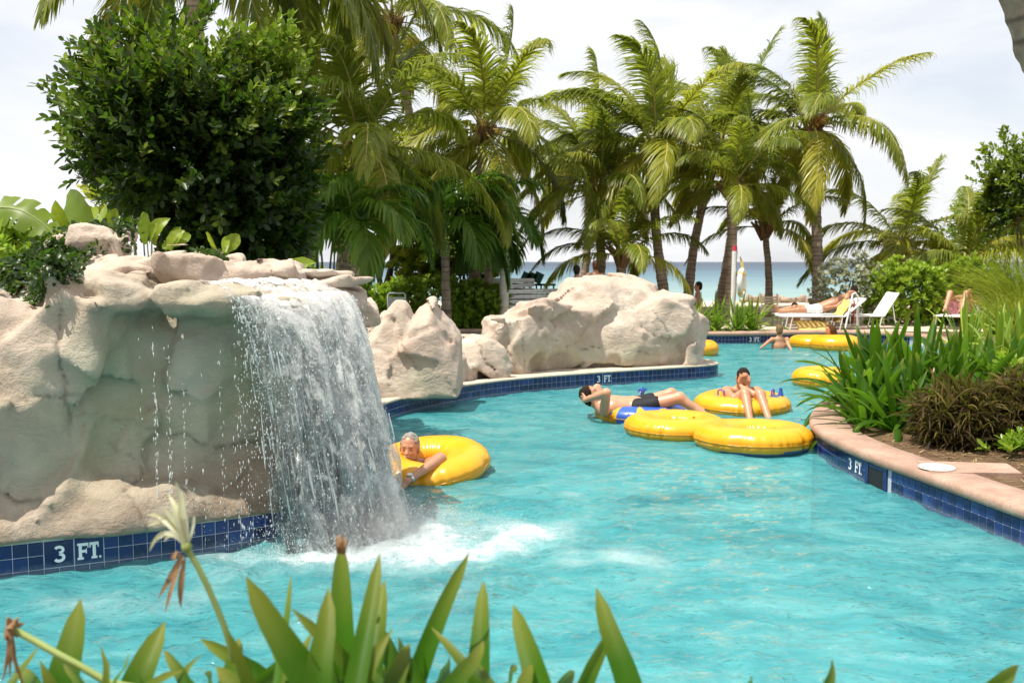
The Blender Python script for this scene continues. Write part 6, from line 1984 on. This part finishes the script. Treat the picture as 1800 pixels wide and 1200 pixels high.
# slatted tan chair seen from behind
cp = ground_at(1353, 23.3)
t = thing('slatted_chair', 'tan slatted chair standing with its back to the pool', 'chair', (cp[0], 23.3, .237))
for k in range(6):
    mb = MB(); mb.box((cp[0], 23.3 + .012 * k, .237 + .34 + .062 * k), (.19, .008, .020)); mb.build('back_slat', TAN_SLAT, t)
for q in (-1, 1):
    mb = MB(); mb.tube([(cp[0] + q * .19, 23.30, .237), (cp[0] + q * .19, 23.30, .56), (cp[0] + q * .19, 23.38, .97)], .016, 8); mb.build('leg', TAN_SLAT, t)
    mb = MB(); mb.tube([(cp[0] + q * .19, 23.72, .237), (cp[0] + q * .19, 23.70, .60)], .016, 8); mb.build('leg', TAN_SLAT, t)
mb = MB(); mb.box((cp[0], 23.52, .60), (.20, .22, .014)); mb.build('seat', TAN_SLAT, t)

# white pole and grab rail on the deck edge
mb = MB(); p = ground_at(1483, 21.6)
b0 = A(1483, 589, 21.6); b1 = A(1499, 517, 21.75); b1b = A(1508, 520, 21.95); b2 = A(1509, 590, 22.05)
mb.tube([b0, (b0 + b1) / 2, b1, (b1 + b1b) / 2 + [0, 0, .05], b1b, (b1b + b2) / 2, b2], .020, 8)
tag(mb.build('grab_rail', FRAME, None, True), 'white bent grab rail standing at the pool edge before the red towel', 'rail')

# life ring on its post
lp = ground_at(1290, 22.0)
t = thing('life_ring_post', 'white post with a red cap holding the life ring', 'post', (lp[0], 22.0, .2))
tp_ = A(1291, 441, 22.0)
mb = MB(); mb.tube([(lp[0] - .03, 22, .2), (tp_[0], 22, tp_[2])], .052, 12); mb.build('pole', plain('white_post_paint', (.74, .72, .70), .5, .3, .06), t, True)
mb = MB(); mb.tube([(tp_[0], 22, tp_[2]), (tp_[0] + .002, 22, tp_[2] + .12)], .054, 12); mb.build('cap', plain('red_cap_paint', (.55, .06, .08), .5, .3, .1), t, True)
rc = A(1304, 497, 22.0)
t = thing('life_ring', 'white life ring hanging edge-on beside its post with a yellow rope', 'life ring', (rc[0], 22.0, rc[2]))
th = np.linspace(0, 2 * math.pi, 41)
Rr = rotz(math.radians(66))
mb = MB(); mb.tube(np.stack([.23 * np.cos(th), np.zeros(41), .27 * np.sin(th)], 1) @ Rr.T + rc, .06, 10, False); mb.build('ring', plain('white_foam_ring', (.76, .74, .68), .5, .3, .05), t, True)
for a in (.8, 2.35, 3.9, 5.5):
    c_ = np.array([.23 * math.cos(a), 0, .27 * math.sin(a)]); d_ = np.array([-math.sin(a), 0, math.cos(a)]) * .03
    mb = MB(); mb.tube((np.array([c_ - d_, c_ + d_])) @ Rr.T + rc, .064, 10); mb.build('band', RED_CLOTH if False else YELLOW_TOWEL, t, True)
mb = MB()
for q in range(5):
    mb.tube([rc + [.0 + .012 * q, -.02, .24], rc + [-.03 + .012 * q, -.02, .42], rc + [-.055, -.02, .58]], .010, 6)
mb.build('rope', YELLOW_TOWEL, t, True)

# stone urn planter
up0 = ground_at(1440, 24.2)
mb = MB(); mb.lathe((up0[0], 24.2, .236), [(.16, 0), (.17, .05), (.14, .10), (.20, .32), (.235, .46), (.235, .50), (.27, .52), (.275, .58), (.235, .60), (.22, .57), (.01, .56)], 24)
tag(mb.build('stone_planter', plain('tan_cast_stone', (.36, .29, .22), .8, .2, .15, 6, .3, 50), None, True), 'tan stone urn planter at the foot of the tall palm', 'planter')

# lamp column
lc = ground_at(886, 22.7)
t = thing('lamp_column', 'white turned lamp column with moulded rings among the stacked loungers', 'lamp post', (lc[0], 22.7, .2))
STONE_W = plain('weathered_white_column', (.60, .55, .46), .7, .3, .15, 5, .2, 40)
mb = MB(); mb.lathe((lc[0], 22.7, .2), [(.14, 0), (.14, .12), (.115, .16), (.105, .95), (.10, 1.22), (.125, 1.24), (.125, 1.29), (.10, 1.31), (.095, 1.50), (.13, 1.53), (.13, 1.58), (.09, 1.62), (.075, 1.85)], 20); mb.build('column', STONE_W, t, True)
mb = MB(); mb.lathe((lc[0], 22.7, 2.05), [(.07, 0), (.13, .03), (.15, .12), (.13, .26), (.16, .28), (.05, .36), (.01, .42)], 16); mb.build('lantern', STONE_W, t, True)
mb = MB()
th = np.linspace(0, 2 * math.pi, 25)
mb.tube(np.stack([lc[0] + .113 * np.cos(th), 22.7 + .113 * np.sin(th), .72 + .02 * np.sin(th)], 1), .012, 6, False); mb.build('rope', YELLOW_TOWEL, t)

# stacked loungers: one low white frame, copied
def flat_lounger():
    t = thing('stacked_lounger', 'white lounger', 'lounger', (0, 0, 0), 'stacked white loungers')
    mb = MB(); W = .31
    mb.tube([(-.95, -W, .05), (.95, -W, .05), (.95, W, .05), (-.95, W, .05), (-.95, -W, .05)], .018, 6, False)
    fr = mb.build('frame', FRAME, t)
    mb = MB()
    for k in range(12): mb.box((-.88 + 1.76 * k / 11, 0, .045), (.074, W, .043))
    st = mb.build('straps', SLING, t)
    mb = MB()
    for lx in (-.7, .7):
        for q in (-1, 1): mb.tube([(lx, q * W, .05), (lx, q * (W + .01), -.03)], .016, 6)
    lg = mb.build('legs', FRAME, t)
    return t
proto = flat_lounger()
ORD = ['lowest', 'second lowest', 'third', 'fourth', 'fifth', 'sixth', 'seventh', 'eighth', 'topmost']
first = True
for (u, Ys, n_, ang, nm) in ((853, 24.6, 9, 1.35, 'counted upward, of the stack beside the brown palm trunk'), (896, 24.2, 9, 1.2, 'counted upward, of the stack behind the lamp column'), (925, 23.6, 7, .35, 'counted upward, of the low stack by the lamp column'), (975, 23.9, 7, .2, 'counted upward, of the stack touching the broad rock')):
    gx_ = ground_at(u, Ys)
    for k in range(n_):
        if first: r = proto; first = False
        else:
            r = proto.copy(); COL.objects.link(r)
            for ch in list(proto.children):
                c_ = ch.copy(); COL.objects.link(c_); c_.parent = r
        r.location = (gx_[0] + rng.normal(0, .012), Ys + rng.normal(0, .02), .27 + k * .118)
        r.rotation_euler.z = ang + rng.normal(0, .02)
        r['label'] = '%s white lounger, %s' % ('topmost' if k == n_ - 1 else ORD[k], nm)
# white chair back showing over the hedge
wb_ = A(697, 520, 21.9)
t = thing('white_chair', 'white tubular chair back showing above the hedge behind the pointed rock', 'chair', (wb_[0], 21.9, .2))
mb = MB(); mb.tube([wb_ + [-.19, .02, -.55], wb_ + [-.19, 0, .03], wb_ + [-.16, 0, .06], wb_ + [.16, 0, .06], wb_ + [.19, 0, .03], wb_ + [.19, .02, -.55]], .018, 8); mb.build('back_frame', FRAME, t, True)
mb = MB(); mb.box(wb_ + [0, .02, -.17], (.18, .006, .14)); mb.build('sling', SLING, t)
# dark green chairs on the beach
GREEN_CHAIR = plain('dark_green_plastic', (.02, .09, .065), .5, .3, .2, 6)
for k, (u, lb) in enumerate(((924, 'dark green beach chair nearest the palm fronds'), (934, 'dark green beach chair in the middle of the three'), (946, 'dark green beach chair nearest the broad rock'))):
    q = A(u, 487, 29.0)
    t = thing('beach_chair', lb, 'chair', (q[0], 29, .2), 'green chairs on the beach')
    mb = MB(); mb.box(q + [0, 0, -.02], (.13, .03, .16), np.array([[.9, 0, .43], [0, 1, 0], [-.43, 0, .9]])); mb.build('backrest', GREEN_CHAIR, t)
    mb = MB(); mb.box(q + [.25, 0, -.22], (.26, .05, .03)); mb.build('seat', GREEN_CHAIR, t)
    for a in (-.05, .45):
        mb = MB(); mb.tube([q + [a, 0, -.22], [q[0] + a, 29, .2]], .025, 6); mb.build('leg', GREEN_CHAIR, t)
# beach stones along the sand
gb = np.random.default_rng(71)
for k in range(14):
    u = 1306 + k * 9.6 + gb.normal(0, 2)
    q = on(u, 530 + gb.normal(0, 1.5), .2)
    r_s = np.array([gb.uniform(.10, .22), gb.uniform(.1, .2), gb.uniform(.08, .20)])
    o = boulder(q + [0, 0, r_s[2] * .5], r_s, 700 + k, gb.uniform(0, 3), None, .35, 2.0, .045, 8, 'beach_stone', wet_shade=lambda t_: np.full(len(t_), .9))
    o['label'] = 'dark brown beach stone, number %s from the left in the row on the sand' % ['one', 'two', 'three', 'four', 'five', 'six', 'seven', 'eight', 'nine', 'ten', 'eleven', 'twelve', 'thirteen', 'fourteen'][k]
    o['category'] = 'stone'; o['group'] = 'stones along the beach'
# stone wall end left of the lilies on the far bank
# ------------------------------------------------------------------ banana and ginger leaves over the rock
def blade(p0, p1, p2, w, facing, fold=.25, nseg=14, tipw=.45, basew=.25, ruffle=0.0, seed=0, across=6):
    """leaf blade along the curve p0-p1-p2, its upper face towards 'facing'"""
    p0, p1, p2 = (np.asarray(q, float) for q in (p0, p1, p2))
    s = np.linspace(0, 1, nseg + 1)
    c = ((1 - s) ** 2)[:, None] * p0 + (2 * s * (1 - s))[:, None] * p1 + (s ** 2)[:, None] * p2
    t = norm(np.gradient(c, axis=0))
    sd = norm(np.cross(t, np.asarray(facing, float)))
    nn = np.cross(sd, t)
    ww = w * np.minimum(1, basew + (1 - basew) * np.clip(s / .35, 0, 1) ** .8) * np.clip(1 - np.clip((s - (1 - tipw)) / tipw, 0, 1) ** 1.9, .015, 1)
    xs = np.linspace(-1, 1, across + 1)
    V = c[:, None] + sd[:, None] * (ww[:, None] * xs[None] * .5)[..., None] + nn[:, None] * (fold * ww[:, None] * np.abs(xs)[None] ** 1.4 * .5)[..., None]
    if ruffle:
        V = V + nn[:, None] * (ruffle * np.sin(s * 26 + seed)[:, None] * np.abs(xs)[None] * w)[..., None]
    n, m = nseg + 1, across + 1
    ii = np.arange(n * m).reshape(n, m)
    F = np.stack([ii[:-1, :-1], ii[1:, :-1], ii[1:, 1:], ii[:-1, 1:]], -1).reshape(-1, 4)
    return V.reshape(-1, 3), F, np.repeat(s, m)

def torn_leaf(parent, p0, p1, p2, w, facing, r, seed):
    gg = np.random.default_rng(seed)
    V, F, T = blade(p0, p1, p2, w, facing, fold=-.22, nseg=48, tipw=.3, ruffle=.04, seed=seed, across=8)
    n_, m_ = 49, 9
    G = V.reshape(n_, m_, 3)
    cut = set()
    for side in (0, 1):
        k = 5
        while k < 44:
            k += int(gg.integers(3, 8))
            depth = int(gg.integers(2, 4))
            for j in range(depth): cut.add((k, j if side == 0 else 7 - j))
            if k < 47:                       # the flap past a tear hangs a little
                cols = range(0, 4) if side == 0 else range(5, 9)
                for j in cols: G[k + 1:k + 4, j, 2] -= .02 * gg.random() * abs(j - 4) / 4
    F = np.array([F[i] for i in range(len(F)) if (i // 8, i % 8) not in cut])
    o = obj('leaf', new_mesh('leaf', G.reshape(-1, 3), F, True, {'tip': T, 'rnd': np.clip(r + .12 * np.repeat(gg.random(n_), m_) - .06, 0, 1)}), BANANA_LEAF, parent)
    c = G[:, 4]
    mb = MB(); mb.tube(c[::3], np.linspace(.012, .003, len(c[::3])), 6); mb.build('midrib', STALK, o, True)
    return o

def leaf_obj(parent, p0, p1, p2, w, facing, mat_, r, **k):
    V, F, T = blade(p0, p1, p2, w, facing, **k)
    return obj('leaf', new_mesh('leaf', V, F, True, {'tip': T, 'rnd': np.full(len(V), float(np.clip(r, 0, 1)))}), mat_, parent)

g = np.random.default_rng(810)
def leafy_clump(name, label, base, leaves, Yd, mat_, cat='plant', tone=.5, wide=1.0):
    t = thing(name, label, cat, base)
    for (u0, v0, u1, v1, wpx) in leaves:
        Y0, Y1 = Yd + g.normal(0, .12), Yd + g.normal(0, .22)
        a, b = A(u0, v0, Y0), A(u1, v1, Y1)
        low = np.array([a[0] + g.normal(0, .03), Yd, base[2] + .02])
        m_ = (a + b) / 2 + np.array([g.normal(0, .03), g.normal(0, .06), .03])
        leaf_obj(t, a, m_, b, 1.15 * wpx / FPX * Yd * wide, (g.normal(0, .5), -1, g.uniform(.1, .7)), mat_, tone + g.normal(0, .17), ruffle=.03, seed=u0)
        mb = MB(); mb.tube([low, (low + a) / 2 + g.normal(0, .02, 3), a + (m_ - a) * .5], [.014, .011, .004], 6); mb.build('stalk', STALK, t, True)
    return t
leafy_clump('banana_plant', 'banana plant with a long arching torn leaf at the left edge', (-4.6, 7.9, .19),
            [(-40, 420, -10, 345, 60), (60, 470, -20, 400, 50), (10, 470, 60, 385, 50), (70, 460, 100, 395, 42), (20, 440, -30, 380, 46), (90, 455, 60, 400, 40), (40, 460, 15, 405, 44), (0, 480, -20, 430, 50), (100, 470, 110, 420, 30), (30, 480, 80, 430, 34)], 7.9, BANANA_LEAF, tone=.5)
t = bpy.data.objects['banana_plant']
torn_leaf(t, A(-100, 430, 7.6), A(5, 300, 7.6), A(110, 428, 7.5), .30, (.30, -.75, .55), .40, 3)
torn_leaf(t, A(-70, 470, 7.7), A(20, 350, 7.8), A(98, 474, 7.6), .24, (.25, -.8, .5), .55, 4)
torn_leaf(t, A(-60, 500, 7.6), A(-20, 400, 7.6), A(60, 455, 7.5), .22, (.1, -.8, .6), .7, 5)
leafy_clump('ginger_plant', 'broad upright light green leaves behind the knob of the waterfall rock', (-3.4, 7.7, .19),
            [(118, 425, 97, 352, 26), (172, 415, 122, 335, 42), (150, 420, 168, 362, 26), (190, 420, 205, 366, 22), (180, 420, 186, 360, 18), (140, 425, 142, 385, 24), (120, 430, 150, 390, 22), (165, 430, 135, 395, 24)], 7.7, BANANA_LEAF, tone=.5)
leafy_clump('ginger_plant', 'light green leaves rising behind the top of the waterfall rock', (-2.9, 7.8, .19),
            [(255, 430, 250, 372, 30), (272, 430, 300, 384, 24), (225, 420, 228, 378, 14), (285, 435, 335, 412, 22), (300, 440, 325, 405, 22), (262, 430, 275, 392, 20), (290, 440, 318, 398, 18), (240, 425, 218, 392, 16)], 7.8, BANANA_LEAF, tone=.55)
leafy_clump('ginger_plant', 'two pale leaves poking up before the dark bush', (-2.35, 7.9, .19), [(392, 445, 420, 412, 22), (384, 445, 362, 408, 15), (395, 446, 400, 415, 12)], 7.9, BANANA_LEAF, tone=.6)
leafy_clump('ginger_plant', 'single pale leaf lying behind the flat stones', (-1.75, 8.0, .19), [(505, 478, 556, 462, 24), (520, 480, 545, 466, 16)], 8.0, BANANA_LEAF, tone=.75)
shrub('low_shrub', 'tangled light green shrub under the banana leaves', 'shrub', at(30, 462, 7.7), (.36, .26, .18), 120, .10, .035, HEDGE_LEAF, 821, 8, .14, .3, .35, bright=.05)

# ------------------------------------------------------------------ ivy creeping over the waterfall rock
rb = [o for o in wr.children if o.name.startswith('rock_body')][0].data
nv = len(rb.vertices)
co_ = np.empty(nv * 3, np.float32); rb.vertices.foreach_get('co', co_); co_ = co_.reshape(-1, 3)
nm_ = np.empty(nv * 3, np.float32); rb.vertices.foreach_get('normal', nm_); nm_ = nm_.reshape(-1, 3)
uu = 900 + FPX * co_[:, 0] / co_[:, 1]; vv = 460 - (co_[:, 2] - CAM_H) / co_[:, 1] * FPX
want = np.zeros(nv)
for (cu, cv, ru, rv, p_) in ((15, 490, 30, 12, .8), (45, 475, 40, 18, 1), (90, 462, 42, 24, 1), (125, 440, 36, 26, 1), (150, 420, 26, 20, 1), (75, 505, 10, 18, .8), (58, 520, 8, 10, .5), (70, 530, 6, 10, .5), (180, 420, 10, 12, .7), (200, 432, 16, 9, .7), (228, 436, 14, 7, .6),
                            (225, 400, 16, 14, .7), (215, 392, 14, 8, .6), (262, 420, 10, 10, .5), (252, 412, 12, 8, .6), (355, 455, 10, 10, .4), (378, 462, 8, 12, .5), (30, 500, 20, 14, .6), (110, 480, 26, 16, .7), (170, 405, 18, 14, .8)):
    want = np.maximum(want, p_ * np.exp(-(((uu - cu) / ru) ** 2 + ((vv - cv) / rv) ** 2) ** 2))
want *= (nm_ @ np.array([0, -.6, .5])) > -.1
want *= .35 + .9 * (fbm(co_ * 5, 3) > -.18)
g = np.random.default_rng(830)
pick = np.concatenate([np.where(g.random(nv) < want * .95)[0] for _ in range(5)])
n = len(pick)
P = co_[pick] + nm_[pick] * g.uniform(.004, .035, n)[:, None] + g.normal(0, .018, (n, 3))
D = norm(g.normal(0, .6, (n, 3)) + np.array([0, -.3, -.45]) + nm_[pick] * .4)
t = thing('ivy', 'dark green ivy creeping over the shoulder of the waterfall rock', 'ivy', (-3.0, 6.0, 1.3))
o = obj('leaves', leaves_mesh('leaves', P, D, norm(nm_[pick] + g.normal(0, .35, (n, 3))), g.uniform(.03, .055, n), g.uniform(.022, .04, n), g.beta(2, 3.2, n)), IVY_LEAF, t)
o['kind'] = 'stuff'

# ------------------------------------------------------------------ spider lilies close to the camera
FORE = [  # where the blade enters the picture, its tip, width in picture pixels, tone
    (112, 1205, 142, 1052, 60, .30), (240, 1205, 290, 1092, 56, .34), (20, 1205, 70, 1132, 24, .5), (548, 1205, 432, 1012, 56, .33), (602, 1205, 600, 948, 44, .62), (560, 1180, 578, 1032, 48, .62),
    (625, 1205, 668, 972, 36, .58), (652, 1205, 676, 1018, 42, .36), (728, 1205, 825, 970, 34, .50), (710, 1205, 648, 1085, 52, .28), (842, 1205, 850, 1020, 40, .34), (948, 1205, 902, 1062, 46, .52),
    (1105, 1205, 1048, 1032, 44, .36), (1025, 1205, 1078, 1102, 38, .52), (480, 1205, 352, 1122, 34, .28), (838, 1205, 758, 1102, 28, .3), (640, 1205, 512, 1068, 30, .27), (492, 1180, 512, 1008, 17, .66),
    (1455, 1210, 1462, 1156, 26, .6), (1748, 1210, 1790, 1168, 44, .55), (185, 1205, 176, 1132, 18, .75), (200, 1205, 226, 1148, 20, .78), (330, 1205, 288, 1142, 26, .35), (318, 1205, 356, 1148, 16, .62),
    (890, 1215, 898, 1168, 40, .6), (770, 1210, 790, 1150, 34, .35), (580, 1210, 560, 1120, 46, .3), (690, 1210, 720, 1130, 40, .33), (440, 1210, 400, 1105, 30, .35), (520, 1210, 470, 1105, 30, .36), (60, 1215, 40, 1175, 30, .4),
    (150, 1215, 110, 1165, 26, .5), (1310, 1215, 1318, 1190, 16, .6), (620, 1210, 640, 1120, 44, .4), (365, 1212, 372, 1178, 30, .8), (985, 1215, 1010, 1180, 30, .45), (800, 1215, 810, 1165, 40, .45), (660, 1212, 600, 1150, 44, .34),
    (400, 1212, 420, 1120, 34, .3), (455, 1212, 520, 1140, 30, .4), (530, 1212, 548, 1110, 40, .36), (590, 1212, 545, 1150, 40, .28), (635, 1212, 690, 1105, 36, .44), (745, 1212, 700, 1120, 38, .32), (790, 1212, 850, 1125, 34, .4), (860, 1212, 820, 1145, 38, .3), (680, 1212, 668, 1160, 50, .3), (480, 1212, 500, 1165, 44, .3), (570, 1212, 620, 1160, 46, .33), (420, 1215, 380, 1170, 40, .3), (920, 1215, 935, 1165, 34, .36), (260, 1215, 330, 1175, 30, .5), (90, 1215, 70, 1160, 34, .34)]
g = np.random.default_rng(840)
clumps = {}
names = ['foreground lily with a leaf browned at its tip, under the waterfall', 'foreground lily at the lower left with a wide upright leaf', 'foreground lily with two crossing pointed leaves at the bottom middle', 'foreground lily with only leaf tips showing at the bottom right']
cent = [(600, 0), (190, 1), (980, 2), (1600, 3)]
for (_, i) in cent:
    x = (cent[i][0] - 900) / FPX * 1.65
    clumps[i] = thing('spider_lily', names[i], 'plant', (x, 1.30, .225), 'lilies on the near bank')
for (u0, v0, u1, v1, wpx, tone) in FORE:
    i = 1 if u0 < 400 else 0 if u0 < 800 else 2 if u0 < 1200 else 3
    Y0 = 1.62 + g.normal(0, .10); Y1 = Y0 + .12 + g.normal(0, .08)
    a, b = A(u0, v0, Y0), A(u1, v1, Y1)
    root = np.array(clumps[i].location) + np.array([(a[0] - clumps[i].location[0]) * .55, g.normal(0, .04), 0])
    # root -> a -> b as one smooth blade
    d_ = b - a
    c1 = a - d_ * .8; c1[2] = max(c1[2] - .1, .4)
    s = np.linspace(0, 1, 19)
    pts = catmull([root, (root + c1) / 2, c1 * .5 + a * .5, a, (a + b) / 2 + np.array([g.normal(0, .004), 0, .004]), b], 27)
    t_ = norm(np.gradient(pts, axis=0))
    face_ = norm(np.array([g.normal(0, .45), -1.0, g.uniform(.1, .6)]))
    sd = norm(np.cross(t_, face_)); nn = np.cross(sd, t_)
    q = np.linspace(0, 1, 27)
    W = wpx / FPX * Y0
    ww = 1.22 * W * np.minimum(1, .45 + q * 1.2) * np.sqrt(np.clip(1 - np.clip((q - .62) / .38, 0, 1) ** 2.6, .0006, 1))
    xs = np.linspace(-1, 1, 7)
    V = pts[:, None] + sd[:, None] * (ww[:, None] * xs[None] * .5)[..., None] + nn[:, None] * (.32 * ww[:, None] * np.abs(xs)[None] ** 1.5 * .5)[..., None]
    ii = np.arange(27 * 7).reshape(27, 7)
    F = np.stack([ii[:-1, :-1], ii[1:, :-1], ii[1:, 1:], ii[:-1, 1:]], -1).reshape(-1, 4)
    obj('leaf', new_mesh('leaf', V.reshape(-1, 3), F, True, {'tip': np.repeat(q, 7), 'rnd': np.full(27 * 7, tone * .7)}), LILY_LEAF, clumps[i])
# browned, torn tip of the tallest leaf
for (du, dv, w_) in ((-4, -12, 15), (5, -8, 13), (0, -2, 18)):
    V, F, T = blade(A(600 + du * .3, 972, 1.73), A(600 + du * .8, 960 + dv * .4, 1.72), A(600 + du, 950 + dv, 1.735), w_ / FPX * 1.73, (du * .12, -1, .3), nseg=8, across=4, ruffle=.12, seed=du, tipw=.5, basew=.9)
    obj('withered_tip', new_mesh('withered_tip', V, F, True), WILTED, clumps[0])

# the spent spider-lily flower
Yf = 1.72
t = thing('lily_flower', 'spidery cream lily flower with hanging wilted petals on a long stalk', 'flower', (-.55, 1.35, .225))
hp_ = A(328, 962, Yf)
mb = MB(); mb.tube(catmull([(-.46, 1.35, .225), A(432, 1330, Yf), A(408, 1150, Yf), A(378, 1060, Yf), A(345, 990, Yf), hp_], 30), np.linspace(.0075, .0055, 30), 8); mb.build('stalk', STALK, t, True)
mb = MB(); mb.lathe(hp_, [(.002, -.010), (.009, -.004), (.010, .004), (.004, .012)], 8); mb.build('flower_base', STALK, t, True)
pet = [((330, 900), (308, 845), 9), ((318, 900), (296, 868), 8), ((300, 895), (256, 905), 7), ((300, 900), (258, 925), 7), ((290, 885), (330, 882), 6), ((305, 890), (322, 868), 6), ((310, 915), (285, 890), 7), ((295, 915), (268, 900), 6), ((315, 930), (300, 880), 8), ((325, 920), (318, 860), 9),
       ((285, 905), (262, 970), 8), ((300, 920), (275, 950), 6), ((300, 925), (288, 952), 6), ((340, 930), (342, 905), 6)]
for (m_, e_, wpx) in pet:
    Ye = Yf + g.normal(0, .012)
    V, F, T = blade(hp_, A(m_[0], m_[1], Yf + g.normal(0, .01)), A(e_[0], e_[1], Ye), wpx / FPX * Yf, (g.normal(0, .6), -1, .3), nseg=10, across=2, tipw=.3, basew=.7)
    obj('petal', new_mesh('petal', V, F, True, {'tip': T, 'rnd': np.full(len(V), g.random())}), PETAL, t)
for (u0, v0, u1, v1, w_) in ((318, 975, 277, 1052, 10), (322, 975, 290, 1078, 9), (326, 978, 318, 1068, 11), (316, 970, 320, 992, 14), (312, 968, 305, 985, 10)):
    a, b = A(u0, v0, Yf), A(u1, v1, Yf)
    V, F, T = blade(a, (a + b) / 2 + [g.normal(0, .004), g.normal(0, .008), -.004], b, w_ / FPX * Yf, (g.normal(0, .4), -1, .2), nseg=8, across=2, tipw=.5)
    obj('wilted_petal', new_mesh('wilted_petal', V, F, True), WILTED, t)
t = thing('seed_head', 'brown withered lily seed head on a slanting stalk at the lower left', 'flower', (-.95, 1.3, .225))
sp_ = A(18, 1102, 1.70)
mb = MB(); mb.tube(catmull([(-.62, 1.32, .225), A(330, 1330, 1.66), A(170, 1190, 1.68), A(95, 1145, 1.69), sp_], 24), np.linspace(.0085, .006, 24), 8); mb.build('stalk', STALK, t, True)
mb = MB()
for k in range(12):
    d = norm(g.normal(size=3)); mb.tube([sp_, sp_ + d * .012, sp_ + d * .022], [.007, .006, .002], 5)
mb.build('dry_pods', WILTED, t, True)
mb = MB()
for k in range(4):
    e_ = A(5 + 12 * k, 1190 + g.normal(0, 14), 1.7)
    mb.tube([sp_, (sp_ + e_) / 2 + g.normal(0, .004, 3), e_], [.004, .0045, .001], 5)
mb.build('hanging_wilt', WILTED, t, True)
